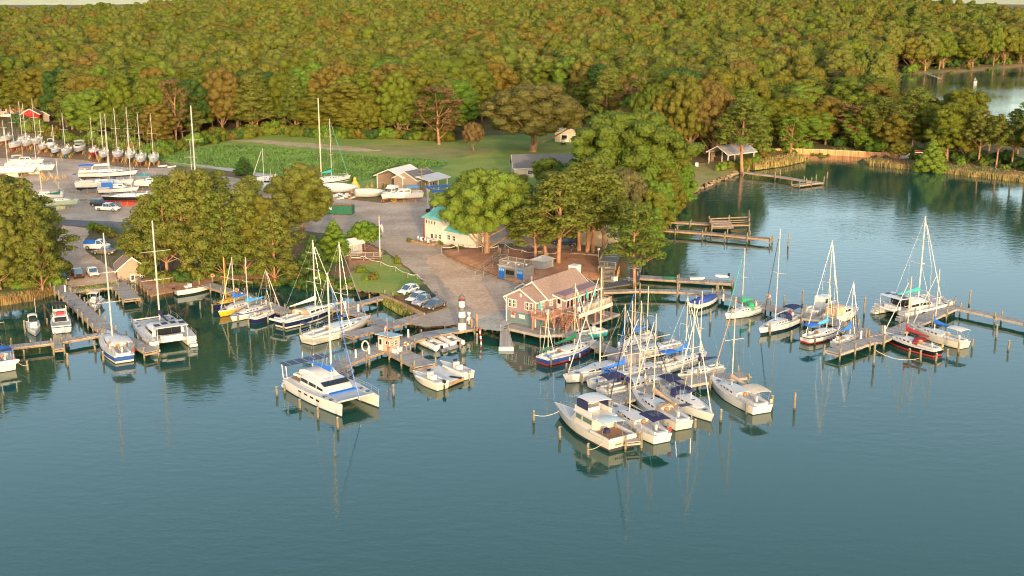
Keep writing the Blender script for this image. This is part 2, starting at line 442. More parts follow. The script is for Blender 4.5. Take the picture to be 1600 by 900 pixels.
sheet("lawn", [(186,243),(250,236),(330,211),(420,207),(500,213),(600,216),(700,222),(760,212),(900,207),(960,215),(1000,245),(1000,300),(930,330),(860,318),(770,310),(700,316),(650,306),(560,298),(480,284),(400,272),(330,264),(270,258),(215,255)], .004, M_LAWN)
sheet("meadow_ground", [(205,248),(250,241),(300,233),(352,226),(430,230),(520,240),(600,246),(668,249),(700,254),(690,264),(640,268),(600,276),(545,286),(480,279),(400,268),(330,261),(270,255),(235,252)], .008, M_MEAD, .8)
sheet("dry_field", [(345,219),(420,219),(500,225),(560,230),(600,236),(560,237),(520,234),(430,226)], .016, M_DRY, 1.0)
sheet("grass_mowing", [(550,226),(690,228),(780,232),(720,248),(660,247),(600,242)], .012, patch_mat("hay", (.17, .20, .05), (.25, .24, .075), (.32, .28, .10), .09), 1.0)
sheet("dirt_track", [(60,205),(120,222),(190,232),(330,242),(330,238),(240,229),(180,222),(130,214),(75,200)], .012, M_DRY, .6)
sheet("boatyard_strip", [(-120,262),(-120,232),(60,222),(130,230),(200,243),(260,254),(275,262),(200,263),(130,252),(60,246)], .010, M_BANK, .7)
sheet("gravel_lot", [(-160,330),(-160,254),(60,245),(130,250),(200,263),(262,262),(330,272),(430,288),(500,295),(545,312),(600,317),(660,308),(720,318),(800,345),(900,366),(960,360),(985,350),(975,386),(940,394),(850,398),(800,380),(690,388),(700,402),(735,420),(775,434),(820,446),(850,452),(850,486),(805,504),(787,509),(735,506),(664,511),(637,503),(645,497),(668,490),(700,480),(672,452),(640,420),(604,392),(560,372),(500,364),(420,352),(300,347),(205,347),(100,345),(60,332)], .016, M_GRAVEL)
sheet("lot_dirt", [(690,396),(735,422),(775,436),(800,446),(790,486),(745,484),(712,462),(680,430),(662,402)], .020, M_DRIVE, .6)
sheet("drive", [(98,352),(142,357),(132,376),(136,394),(160,410),(180,424),(184,441),(112,448),(90,441),(66,418),(96,400),(90,375)], .020, M_DRIVE)
sheet("road", [(20,336),(100,343),(220,349),(320,356),(320,363),(215,358),(100,351),(20,344)], .024, M_ASPH, .1)
sheet("concrete_apron", [(732,507),(748,499),(800,482),(806,490),(800,503),(788,511),(786,518),(752,514)], .024, M_CONC, .05)
sheet("wharf_paving", [(637,503),(690,487),(745,497),(735,506),(664,511)], .024, patch_mat("wharf_tarmac", (.30, .245, .20), (.36, .30, .25), (.42, .36, .30)), .05)
sheet("yard_track", [(255,253),(300,258),(345,265),(430,280),(490,287),(548,301),(600,306),(650,313),(650,308),(600,301),(548,295),(490,282),(430,275),(345,260),(300,254)], .024, M_TWALL, .1)
sheet("green_bank", [(555,452),(545,432),(560,412),(590,400),(606,398),(640,424),(664,443),(630,452),(640,463),(598,459)], .012, M_LAWN, .5)
sheet("cottage_yard", [(600,392),(560,376),(535,398),(548,420),(590,408)], .016, M_MULCH, .4)
sheet("right_lawn", [(1052,310),(1060,280),(1086,256),(1140,250),(1152,262),(1140,271),(1110,283),(1080,296)], .012, patch_mat("worn_lawn", (.19, .20, .045), (.28, .25, .075), (.36, .26, .11), .15))
sheet("side_drive", [(1268,224),(1280,198),(1296,196),(1304,222)], .016, M_DRIVE, .4)
sheet("pine_island", [(215,440),(260,425),(330,415),(430,405),(470,415),(460,436),(391,436),(330,440),(300,450),(262,455),(236,461)], .012, M_MULCH, .5)

# raised mulch garden between the gravel road and the dock house
def mound(name, px, h, m, inset=3.5):
    pts = [P(x, y, GZ0) for x, y in px]
    c = sum(pts, Vector()) / len(pts)
    rng = random.Random(name); rings = []
    base = densify(pts, 1.5, .2, rng)
    for k, (s, z) in enumerate([(1, 0), (.95, .35), (.87, .75), (.75, .95), (.5, 1.0), (.2, 1.02), (.02, 1.02)]):
        rings.append([Vector((c.x + (q.x - c.x) * s, c.y + (q.y - c.y) * s, GZ0 - .05 + h * z + (rng.uniform(-.06, .06) if k else 0))) for q in base])
    mb = MB(); mb.loft(rings, m, close=True, caps=False)
    return structure(mb.build(name, smooth=True))
mound("mulch_garden", [(688,391),(760,386),(850,390),(942,394),(948,436),(905,440),(850,438),(806,443),(776,432),(736,418),(703,404)], .9, M_MULCH)
# tall meadow growth: a mass of stems nobody could count
def blades(name, px, n, h, m, jit=.4, w=.25, seed=1, z0=GZ0):
    rng = random.Random(seed); poly = [P(x, y, z0) for x, y in px]
    xs = [q.x for q in poly]; ys = [q.y for q in poly]; mb = MB(); c = 0; vs = []; fs = []
    def inside(x, y):
        r = False
        for a, b in zip(poly, poly[1:] + poly[:1]):
            if (a.y > y) != (b.y > y) and x < a.x + (y - a.y) / (b.y - a.y) * (b.x - a.x): r = not r
        return r
    while c < n:
        x, y = rng.uniform(min(xs), max(xs)), rng.uniform(min(ys), max(ys))
        if not inside(x, y): continue
        c += 1; a = rng.uniform(0, 6.28); hh = h * rng.uniform(.6, 1.25); dx, dy = math.cos(a) * w, math.sin(a) * w
        lx, ly = rng.uniform(-jit, jit) * hh, rng.uniform(-jit, jit) * hh
        k = len(vs); vs += [(x - dx, y - dy, z0 - .4), (x + dx, y + dy, z0 - .4), (x + dx * .5 + lx, y + dy * .5 + ly, z0 + hh), (x - dx * .5 + lx, y - dy * .5 + ly, z0 + hh)]
        fs.append((k, k + 1, k + 2, k + 3))
    mb.add(vs, fs, m); o = mb.build(name); o['kind'] = 'stuff'
    return o
M_MG = mat("meadow_blades", (.07, .15, .03), .8, var=.22, scale=.08)
M_REED = mat("reed_blades", (.27, .215, .075), .85, var=.35, scale=.5)
M_MARSH = mat("tan_marsh", (.24, .165, .06), .85, var=.5, scale=.3)
M_REEDG = mat("marsh_blades", (.17, .19, .05), .85, var=.5, scale=.4)
blades("meadow_grass", [(210,249),(250,242),(300,234),(352,227),(430,231),(520,241),(600,247),(668,250),(700,257),(640,267),(600,275),(545,285),(480,278),(400,267),(330,260),(270,254)], 15000, .5, M_MG, .5, .35, 2)
blades("reed_bed", [(1345,251),(1372,250),(1420,253),(1500,254),(1600,262),(1760,285),(1760,304),(1600,284),(1540,277),(1460,268),(1400,262),(1360,258)], 15000, 1.0, M_REED, .25, .09, 3, .3)
blades("marsh_grass", [(-60,462),(40,452),(84,444),(97,452),(60,466),(0,475),(-60,479)], 5000, .75, M_MARSH, .35, .1, 4, .4)
blades("shore_grass", [(1160,262),(1205,250),(1250,244),(1260,250),(1225,258),(1180,264)], 2200, 1.2, M_REED, .3, .14, 5, .6)
blades("cove_grass", [(110,456),(135,450),(186,444),(186,448),(160,453),(135,457)], 1200, .5, M_REEDG, .3, .1, 6, .8)
blades("bank_grass", [(592,462),(606,464),(634,486),(650,497),(625,489),(600,474)], 1500, .7, M_REEDG, .3, .1, 7, .5)
# ------------------------------------------------------------------ trees
FOL = foliage_mat("oak_leaves", [(.082, .122, .014), (.124, .148, .017), (.152, .153, .022), (.165, .130, .026), (.138, .178, .020), (.108, .155, .018), (.175, .130, .034)])
FOLB = foliage_mat("bright_leaves", [(0.105, 0.198, 0.024), (0.132, 0.220, 0.029), (0.160, 0.209, 0.033)])
FOLP = foliage_mat("pine_needles", [(0.116, 0.160, 0.029), (0.143, 0.171, 0.031), (0.160, 0.176, 0.035)])
FOLR = foliage_mat("russet_leaves", [(.15, .100, .038), (.17, .115, .045), (.14, .105, .04)])
FOLD = foliage_mat("dark_leaves", [(0.040, 0.097, 0.022), (0.055, 0.112, 0.024), (0.062, 0.110, 0.023)])

FOLG = foliage_mat("fresh_oak_leaves", [(.110, .165, .024), (.120, .170, .026)])
def leaf_cloud(blobs, dens, size, rng, core=.8, aspect=.62):
    V = []; Fc = []; k = 0
    C = np.array([b[0] for b in blobs]); RR = np.array([b[1] for b in blobs])
    for i, (c, r) in enumerate(blobs):
        rm = (r[0] + r[1] + r[2]) / 3
        n = max(8, int(dens * 4 * math.pi * rm * rm))
        d = rng.normal(size=(n, 3)); d /= np.linalg.norm(d, axis=1)[:, None]
        d[:, 2] = np.where((d[:, 2] < -.35) & (rng.random(n) < .6), -d[:, 2], d[:, 2])
        p = np.array(c) + d * np.array(r) * rng.uniform(.82, 1.13, n)[:, None]
        ok = np.ones(n, bool)                       # drop the leaves deep inside a neighbour
        for j in range(len(blobs)):
            if j == i: continue
            q = (p - C[j]) / RR[j]; ok &= (q * q).sum(1) > .55
        p = p[ok]; d = d[ok]; n = len(p)
        if not n: continue
        nn = d + rng.normal(size=(n, 3)) * .3; nn /= np.linalg.norm(nn, axis=1)[:, None]
        a = np.cross(nn, rng.normal(size=(n, 3))); a /= np.linalg.norm(a, axis=1)[:, None]
        b = np.cross(nn, a)
        s = (size * rng.uniform(.55, 1.3, n))[:, None]
        q = np.stack([p - a * s, p + b * s * aspect, p + a * s, p - b * s * aspect], 1)
        V.append(q.reshape(-1, 3)); Fc.append(np.arange(n * 4).reshape(n, 4) + k); k += n * 4
    V = np.concatenate(V).tolist(); Fc = np.concatenate(Fc).tolist()
    if core:
        for c, r in blobs:
            mb = MB(); mb.ball((0, 0, 0), 1, None, 7, 4)
            kk = len(V); V += [(c[0] + v[0] * r[0] * core, c[1] + v[1] * r[1] * core, c[2] + v[2] * r[2] * core) for v in mb.v]
            Fc += [[kk + q for q in f] for f in mb.f]
    return V, Fc

def crown_blobs(kind, rng):
    B = []; U = rng.uniform
    if kind in ('oak', 'big_oak', 'tall'):
        rx, rz, cz, n, br = {'oak': (5.7, 8.2, 10.8, 130, 1.4), 'big_oak': (8.4, 7.0, 12.0, 190, 1.4), 'tall': (4.5, 9.8, 11.6, 110, 1.2)}[kind]
        for i in range(n):
            t = i / n; ph = i * 2.39996 + U(-.4, .4); zz = 1 - 1.75 * t; zz = max(-.8, min(.98, zz + U(-.12, .12)))
            rr = math.sqrt(max(0, 1 - zz * zz)); f = U(.80, 1.03)
            wob = 1 + .24 * math.sin(3 * ph + 4 * zz + kind.__len__()) + .1 * math.sin(5 * ph) 
            r = br * U(.7, 1.35)
            B.append(((rx * rr * f * wob * math.cos(ph), rx * rr * f * wob * math.sin(ph), cz + rz * zz * f), (r, r, r * U(.7, .9))))
        for i in range(n // 10): B.append(((rx * U(-.4, .4), rx * U(-.4, .4), cz + rz * U(-.4, .4)), (br * 1.9,) * 3))
    elif kind == 'pine':
        for i in range(56):
            t = i / 56; z = 5.0 + 15.8 * t; sp = 4.6 * (1 - t ** 1.6) ** .8 * U(.4, 1.1) + .3; ph = i * 2.39996 + U(-.5, .5)
            r = (1.8 - .6 * t) * U(.7, 1.25)
            B.append(((sp * math.cos(ph), sp * math.sin(ph), z + U(-.5, .5)), (r, r, r * .62)))
    elif kind == 'highpine':
        for i in range(62):
            t = i / 62; z = 9.4 + 11.6 * t; sp = 4.3 * (1 - t ** 2) ** .7 * U(.35, 1.1) + .3; ph = i * 2.39996 + U(-.5, .5); r = (1.45 - .5 * t) * U(.65, 1.25)
            B.append(((sp * math.cos(ph), sp * math.sin(ph), z + U(-.5, .5)), (r, r, r * .6)))
    elif kind == 'loose':
        for i in range(46):
            ph = U(0, 6.28); z = U(5, 19); rr = 4.8 * math.sqrt(U(.05, 1)) * (1 - ((z - 13) / 8.5) ** 2) ** .5
            r = U(.8, 1.6); B.append(((rr * math.cos(ph), rr * math.sin(ph), z), (r, r, r * .65)))
    elif kind == 'cedar':
        for i in range(36):
            t = i / 36; z = .8 + 8.6 * t; sp = 2.3 * (1 - t) ** .8 * U(.6, 1.0); ph = i * 2.39996
            r = (1.15 - .75 * t) * U(.8, 1.15); B.append(((sp * math.cos(ph), sp * math.sin(ph), z), (r, r, r * 1.1)))
    elif kind == 'round':
        for i in range(30):
            t = i / 30; zz = 1 - 1.7 * t; ph = i * 2.39996; rr = math.sqrt(max(0, 1 - zz * zz)); f = U(.7, 1.05); r = U(.7, 1.15)
            B.append(((2.9 * rr * f * math.cos(ph), 2.9 * rr * f * math.sin(ph), 3.9 + 2.3 * zz * f), (r, r, r * .85)))
        B.append(((0, 0, 3.8), (2.0, 2.0, 1.6)))
    elif kind == 'bush':
        for i in range(11):
            ph = U(0, 6.28); rr = 1.25 * math.sqrt(U(0, 1)); r = U(.45, .85)
            B.append(((rr * math.cos(ph), rr * math.sin(ph), U(.4, 1.25) * (1.1 - rr * .35)), (r, r, r * .85)))
    return B
DIMS = {'oak': (20.0, 12.5), 'big_oak': (20.5, 18.5), 'tall': (22.0, 10.0), 'pine': (22.0, 9.5), 'highpine': (22.0, 9.0), 'loose': (20.0, 10.5), 'cedar': (10.0, 5.6), 'round': (6.9, 7.2), 'bush': (2.0, 3.6)}
def mesh_of(name, V, Fc, m):
    me = bpy.data.meshes.new(name); me.from_pydata(V, [], Fc); me.materials.append(m); me.update(); return me
def trunk_mb(kind, B, rng):
    mb = MB(); bk = {'pine': PBARK, 'highpine': PBARK, 'loose': PBARK}.get(kind, BARK)
    if kind == 'bush':
        for i in range(4): mb.bar((0, 0, -.3), (rng.uniform(-.6, .6), rng.uniform(-.6, .6), 1.0), .05, bk, .02, 4)
        return mb
    H, W = DIMS[kind]
    r0 = {'big_oak': .75, 'oak': .45, 'tall': .4, 'pine': .30, 'highpine': .32, 'loose': .32, 'cedar': .2, 'round': .18}[kind]
    top = {'pine': 21, 'highpine': 21, 'cedar': 9, 'round': 4.5}.get(kind, 14.5); pts = []; x = y = 0
    n = 6
    for i in range(n + 1):
        z = -.6 + (top + .6) * i / n; pts.append(Vector((x, y, z))); x += rng.uniform(-.16, .16); y += rng.uniform(-.16, .16)
    mb.bar(pts[0], pts[0] + Vector((0, 0, 1.1)), r0 * 1.45, bk, r0, 8)
    for i in range(n): mb.bar(pts[i], pts[i + 1], r0 * (1 - .75 * i / n), bk, r0 * (1 - .75 * (i + 1) / n), 8)
    nb = {'pine': 20, 'highpine': 18, 'cedar': 6, 'round': 7}.get(kind, 14)
    for c, r in (B[::max(1, len(B) // nb)])[:nb]:
        c = Vector(c); t = max(.25, min(.95, (c.z - (1.2 if 'pine' in kind else 4.5 if kind not in ('round', 'cedar') else 1.8)) / top))
        base = pts[min(n, int(t * n))]
        mid = base.lerp(c, .5) + Vector((0, 0, -.4 if 'pine' not in kind else .1))
        rb = r0 * .42 * (1 - .5 * t)
        mb.bar(base, mid, rb, bk, rb * .7, 5); mb.bar(mid, c, rb * .7, bk, rb * .3, 5)
    return mb
TREE = {}
def make_protos():
    spec = [('oak', FOL, 3), ('tall', FOL, 2), ('pine', FOLP, 3), ('highpine', FOLP, 2), ('big_oak', FOL, 2), ('loose', FOLR, 2), ('cedar', FOLB, 1), ('round', FOLB, 2), ('bush', FOL, 3)]
    for kind, fm, nv in spec:
        for v in range(nv):
            rng = np.random.default_rng(hash((len(kind), ord(kind[0]), v)) % 1000); pr = random.Random(v * 7 + len(kind))
            B = crown_blobs(kind, rng)
            dens, size = {'bush': (9, .2), 'cedar': (7, .26), 'round': (7, .24), 'pine': (7.0, .25), 'highpine': (7.0, .25), 'loose': (3.2, .36)}.get(kind, (7.5, .25))
            V, Fc = leaf_cloud(B, dens, size, rng, .86 if kind not in ('pine', 'loose', 'highpine') else .55)
            tb = trunk_mb(kind, B, pr)
            tme = bpy.data.meshes.new(kind + "_trunk"); tme.from_pydata(tb.v, [], tb.f)
            for mm in tb.ms: tme.materials.append(mm)
            far = None
            if kind in ('oak', 'tall', 'pine', 'loose'):
                FB = []; U = rng.uniform; fx, fz, fc, fn, fr = {'oak': (5.6, 7.6, 11.2, 44, 2.1), 'tall': (4.4, 9.0, 12.0, 40, 1.9), 'pine': (4.0, 8.5, 12.5, 40, 1.7), 'loose': (4, 6, 13, 20, 1.8)}[kind]
                for i in range(fn):
                    zz = max(-.6, min(.97, 1 - 1.5 * i / fn + U(-.12, .12))); ph = i * 2.39996 + U(-.4, .4); q = math.sqrt(1 - zz * zz); f = U(.80, 1.0); r = fr * U(.7, 1.3)
                    FB.append(((fx * q * f * math.cos(ph), fx * q * f * math.sin(ph), fc + fz * zz * f), (r, r, r * .85)))
                FB.append(((0, 0, fc), (fx * .8, fx * .8, fz * .8)))
                V2, F2 = leaf_cloud(FB, 2.0, .42, rng, .92)
                k = len(V2)
                far = bpy.data.meshes.new(kind + "_far"); far.from_pydata(V2 + tb.v, [], F2 + [[k + a for a in f] for f in tb.f])
                far.materials.append(fm); far.materials.append(tb.ms[0])
                far.polygons.foreach_set('material_index', [0] * len(F2) + [1] * len(tb.f))
            TREE[(kind, v)] = (mesh_of(kind + "_crown", V, Fc, fm), tme, far)
make_protos()
NVAR = {'oak': 3, 'tall': 2, 'pine': 3, 'highpine': 2, 'big_oak': 2, 'loose': 2, 'cedar': 1, 'round': 2, 'bush': 3}
KNAME = {'oak': 'oak_tree', 'tall': 'tall_tree', 'pine': 'pine_tree', 'highpine': 'pine_tree', 'big_oak': 'oak_tree', 'loose': 'sparse_tree', 'cedar': 'cedar_tree', 'round': 'small_tree', 'bush': 'shrub'}
trng = random.Random(11)
RECOL = {}
def recol(me, m):
    k = (me.name, m.name)
    if k not in RECOL:
        c = me.copy(); c.materials.clear(); c.materials.append(m); RECOL[k] = c
    return RECOL[k]
def tree(kind, loc, H, W, label, group=None, v=None, fm=None, cat=None):
    v = trng.randrange(NVAR[kind]) if v is None else v
    cme, tme, _ = TREE[(kind, v)]
    if fm: cme = recol(cme, fm)
    h0, w0 = DIMS[kind]
    t = thing(KNAME[kind], label, cat or ('shrub' if kind == 'bush' else 'tree'), loc, trng.uniform(0, 6.28), group)
    t.scale = (W / w0, W / w0, H / h0)
    for nm, me in (('stems' if kind == 'bush' else 'trunk', tme), ('foliage' if kind == 'bush' else 'crown', cme)):
        o = bpy.data.objects.new(nm, me); COL.objects.link(o); o.parent = t
    return t
def ptree(kind, px, py, top, wpx, label, group=None, **k):
    """a tree from its foot, the row of its top and its width in the frame"""
    p = G(px, py); H = ZT(p.y, top) - p.z
    W = wpx * math.hypot(p.y, CAM_H) / F_PX
    return tree(kind, p, H, W, label, group, **k)

# trees one can point at, near the water and in the field
ptree('big_oak', 760, 402, 260, 136, "broad green oak standing in the mulch garden beside the white house", fm=FOLB, v=0)
ptree('big_oak', 833, 237, 128, 150, "large spreading olive-brown oak alone on the lawn in front of the forest", v=1, fm=foliage_mat("olive_leaves", [(.135, .130, .036)] * 2))
ptree('big_oak', 985, 322, 168, 172, "tallest dense green oak rising behind the pines by the right-hand creek", v=0, fm=FOLG)
ptree('loose', 686, 226, 136, 75, "russet flat-layered tree at the forest edge above the mown field", v=0)
ptree('round', 740, 236, 190, 38, "small round leafless-looking brown tree on the lawn left of the spreading oak", fm=FOLR)
ptree('cedar', 380, 274, 243, 30, "dense little cone-shaped evergreen at the meadow edge behind the boatyard", fm=FOLD)
for px, py, top, wp, kd in [(12,446,266,58,'pine'),(48,440,272,66,'pine'),(78,424,300,56,'pine'),(-30,450,262,70,'oak'),(28,420,270,60,'highpine'),(66,452,330,48,'pine'),(0,452,330,56,'oak')]:
    ptree(kd, px, py, top, wp * 1.25, "tree with a thick olive crown in the grove by the left marsh", "grove of trees left of the dirt drive", fm=FOLP)
for i, (px, py, top, wp, kd) in enumerate([(238,428,300,62,'pine'),(262,432,268,62,'pine'),(292,434,258,68,'pine'),(322,430,256,66,'pine'),(345,400,262,60,'pine'),(352,432,292,66,'pine'),(384,428,276,58,'pine'),(412,424,306,58,'oak'),(430,434,322,52,'pine'),(395,400,268,58,'pine'),(222,414,326,52,'pine'),(310,395,262,58,'pine'),(270,400,272,56,'highpine'),(440,410,296,48,'pine')]):
    ptree(kd, px, py, top, wp * 1.22, "olive-crowned tree in the clump on the bank below the boatyard", "clump of trees on the bank behind the left docks", fm=FOLP if kd == 'pine' else None)
ptree('oak', 472, 372, 256, 86, "wide-crowned pine standing in front of the green dumpster", fm=FOLP, v=1)
ptree('cedar', 522, 404, 342, 66, "bushy yellow-green cedar left of the grey garden shed", fm=FOLB)
ptree('round', 570, 390, 346, 54, "short spreading tree with a reddish forked trunk left of the flagpole", v=1)
ptree('cedar', 490, 432, 362, 54, "dark bushy evergreen on the shore behind the big white and navy sloop", fm=FOLD)
for px, py, top, wp, kd in [(836,417,322,58,'highpine'),(853,409,285,66,'highpine'),(872,417,266,84,'highpine'),(905,398,256,74,'highpine'),(917,400,244,84,'highpine'),(926,400,250,80,'highpine'),(888,384,262,80,'pine'),(944,398,290,60,'highpine'),(862,372,262,70,'pine')]:
    ptree(kd, px, py, top, wp * 1.28, "tall pine with a bare reddish trunk in the stand above the dock house", "stand of pines above the dock house", fm=FOLP)
ptree('highpine', 993, 446, 312, 84, "leaning pine rising through the painted deck beside the right-hand dock", v=1)
ptree('oak', 800, 352, 272, 74, "green oak half hidden behind the broad garden oak", fm=FOL)
ptree('round', 858, 300, 247, 62, "small green tree in front of the grey roofed house", v=0, fm=FOL)
ptree('oak', 905, 318, 248, 62, "mid green tree between the grey roofed house and the pines", fm=FOLD)
ptree('loose', 922, 300, 190, 52, "orange-tinted tree beside the pale garage", v=1)
ptree('oak', 975, 372, 262, 62, "dull grey-green tree behind the pines on the right shore", fm=foliage_mat("dull_leaves", [(.135, .130, .05)] * 2))
ptree('oak', 1030, 322, 210, 70, "green tree on the right shore leaning over the creek", fm=FOL)
ptree('oak', 1040, 335, 270, 56, "low tree on the point just above the two old wooden piers")
ptree('highpine', 1160, 264, 150, 84, "pine with a bare orange trunk beside the open boathouse", v=0)
for px, py, top, wp in [(1078,250,128,80),(1112,252,132,74),(1046,248,138,70),(1018,246,128,66)]:
    ptree('big_oak', px, py, top, wp, "oak with several tall trunks behind the worn lawn by the creek", "oaks behind the worn lawn", fm=FOL)
ptree('tall', 1345, 232, 172, 58, "bright yellow-green tree above the orange retaining wall", fm=FOLB, v=0)
ptree('loose', 1235, 238, 182, 46, "thin twin-stemmed tree above the left end of the orange retaining wall", fm=FOLB, v=0)
ptree('cedar', 1455, 262, 214, 52, "pointed yellow-green cedar at the edge of the reed bed", fm=FOLB)
ptree('round', 1405, 250, 222, 40, "rounded shrubby tree by the kayak rack", fm=FOL)
for i, (px, py, top, wp, kd) in enumerate([(1290,226,150,64,'oak'),(1262,222,140,66,'tall'),(1318,224,160,52,'highpine'),(1378,236,150,60,'highpine'),(1398,238,166,58,'oak'),(1425,240,132,62,'highpine'),(1362,224,150,60,'oak'),(1450,240,160,54,'oak'),(1480,252,160,58,'tall'),(1508,252,172,48,'oak'),(1528,258,166,40,'highpine'),(1556,262,176,40,'highpine'),(1580,262,168,44,'highpine'),(1602,266,150,52,'highpine'),(1630,270,160,60,'oak'),(1438,212,145,54,'oak'),(1418,200,140,52,'tall'),(1500,225,136,66,'oak'),(1545,236,180,50,'oak'),(1590,240,196,44,'oak'),(1470,222,170,50,'oak'),(1660,272,150,60,'oak')]):
    ptree(kd, px, py, top, wp, "tree in the shoreline belt between the reed bed and the back inlet", "belt of trees beyond the reed bed", fm=FOLP if 'pine' in kd else None)

# the forest: its front rows as single trees, the mass behind as one wood
EDGE_PX = [(-420,196),(-60,196),(0,186),(62,186),(100,205),(150,222),(190,228),(250,234),(300,226),(335,209),(420,206),(500,212),(600,215),(700,219),(735,196),(780,184),(870,186),(905,196),(935,222),(960,232),(1000,246),(1060,244),(1140,246),(1150,236),(1205,234),(1262,230),(1275,196),(1300,196),(1312,232),(1410,236),(1440,236),(1620,254),(1900,300)]
EDGE = [(P(x, y, GZ0).x / P(x, y, GZ0).y, P(x, y, GZ0).y) for x, y in EDGE_PX]
def scatter_forest():
    rng = np.random.default_rng(5); out = []
    y = 330.0
    while y < 1750:
        cell = 8.8 if y < 560 else 10.2 if y < 700 else 12.0
        x = -.56 * y - 20
        while x < .56 * y + 20:
            out.append((x + rng.uniform(-.38, .38) * cell, y + rng.uniform(-.38, .38) * cell)); x += cell
        y += cell
    A = np.array(out); d = sdist(A[:, 0], A[:, 1])
    ye = np.interp(A[:, 0] / A[:, 1], [e[0] for e in EDGE], [e[1] for e in EDGE])
    past = A[:, 1] - ye
    u = A[:, 0] / A[:, 1]
    ok = (d > 4) & (past > 0)
    # the right-hand belt is planted by hand, up to the back inlet
    px = 800 + u * F_PX
    belt = (px > 1375) & (A[:, 1] < 560); ok &= ~belt
    # sky shows above the far corners
    lim = np.interp(px, [-100, 60, 170, 260, 380, 500, 1340, 1420, 1480, 1700], [1130, 1200, 1160, 1330, 1500, 1800, 1800, 1400, 1240, 1150])
    ok &= A[:, 1] < lim + rng.normal(size=len(A)) * 70
    A = A[ok]; d = d[ok]; past = past[ok]
    Z = height(A[:, 0], A[:, 1], d)
    order = np.argsort(A[:, 1] + past * .6)
    return A[order], Z[order], past[order], rng
FA, FZ, FP, frng = scatter_forest()
N_IND = 205
KINDS = ['oak', 'tall', 'pine', 'oak', 'oak', 'pine', 'tall']
FLAB = {'oak': "rounded broadleaf tree in the front rows of the big forest", 'tall': "tall narrow broadleaf tree in the front rows of the big forest", 'pine': "pine with a layered crown in the front rows of the big forest", 'loose': "thin rusty brown tree in the front rows of the big forest"}
for i in range(min(N_IND, len(FA))):
    (x, y), z = FA[i], FZ[i]
    kd = KINDS[int(frng.integers(len(KINDS)))]
    if frng.random() < .035: kd = 'loose'
    H = (frng.uniform(19, 27) if FP[i] > 6 else frng.uniform(15, 24)) * (.8 if x / y > .2 and y < 520 else 1)
    W = {'oak': 13.5, 'tall': 11.5, 'pine': 10.5, 'loose': 10}[kd] * frng.uniform(.85, 1.5)
    fm = None
    if kd != 'loose':
        q = frng.random(); fm = FOLB if q < .12 else FOLD if q < .16 else None
    tree(kd, (x, y, z), H, W, FLAB[kd], "%s trees along the front of the forest" % kd if kd != 'loose' else "thin brown trees along the front of the forest", fm=fm)
def far_forest():
    A = FA[N_IND:]; Z = FZ[N_IND:]; n = len(A)
    me = bpy.data.meshes.new("forest_points"); me.from_pydata([(a[0], a[1], z) for a, z in zip(A, Z)], [], [])
    at = me.attributes.new("pick", 'INT', 'POINT'); at.data.foreach_set('value', frng.integers(0, 10, n).astype(np.int32))
    at = me.attributes.new("rot", 'FLOAT_VECTOR', 'POINT'); r = np.zeros((n, 3)); r[:, 2] = frng.uniform(0, 6.28, n); at.data.foreach_set('vector', r.ravel())
    sc = np.zeros((n, 3)); k = frng.uniform(.95, 1.5, n); sc[:, 0] = k * frng.uniform(.9, 1.15, n); sc[:, 1] = sc[:, 0]; sc[:, 2] = frng.uniform(.78, 1.28, n)
    at = me.attributes.new("size", 'FLOAT_VECTOR', 'POINT'); at.data.foreach_set('vector', sc.ravel())
    o = bpy.data.objects.new("far_forest", me); COL.objects.link(o); o['kind'] = 'stuff'
    ng = bpy.data.node_groups.new("wood", 'GeometryNodeTree')
    ng.interface.new_socket("Geometry", in_out='INPUT', socket_type='NodeSocketGeometry'); ng.interface.new_socket("Geometry", in_out='OUTPUT', socket_type='NodeSocketGeometry')
    N = ng.nodes; L = ng.links
    gi = N.new("NodeGroupInput"); go = N.new("NodeGroupOutput"); jn = N.new("GeometryNodeGeometryToInstance")
    inst = N.new("GeometryNodeInstanceOnPoints"); inst.inputs['Pick Instance'].default_value = True
    def named(nm, ty):
        q = N.new("GeometryNodeInputNamedAttribute"); q.data_type = ty; q.inputs[0].default_value = nm; return q.outputs[0]
    src = [('oak', 0), ('oak', 1), ('oak', 2), ('tall', 0), ('tall', 1), ('pine', 0), ('pine', 1), ('pine', 2), ('oak', 0), ('tall', 1)]
    for i, key in reversed(list(enumerate(src))):
        so = bpy.data.objects.new("wood_source", TREE[key][2])       # never linked to the scene: only instanced
        oi = N.new("GeometryNodeObjectInfo"); oi.inputs['Object'].default_value = so; oi.inputs['As Instance'].default_value = True
        L.new(oi.outputs['Geometry'], jn.inputs[0])
    L.new(gi.outputs[0], inst.inputs['Points']); L.new(jn.outputs[0], inst.inputs['Instance'])
    L.new(named("pick", 'INT'), inst.inputs['Instance Index']); L.new(named("size", 'FLOAT_VECTOR'), inst.inputs['Scale'])
    e2r = N.new("FunctionNodeEulerToRotation"); L.new(named("rot", 'FLOAT_VECTOR'), e2r.inputs[0]); L.new(e2r.outputs[0], inst.inputs['Rotation'])
    L.new(inst.outputs[0], go.inputs[0])
    md = o.modifiers.new("wood", 'NODES'); md.node_group = ng
far_forest()

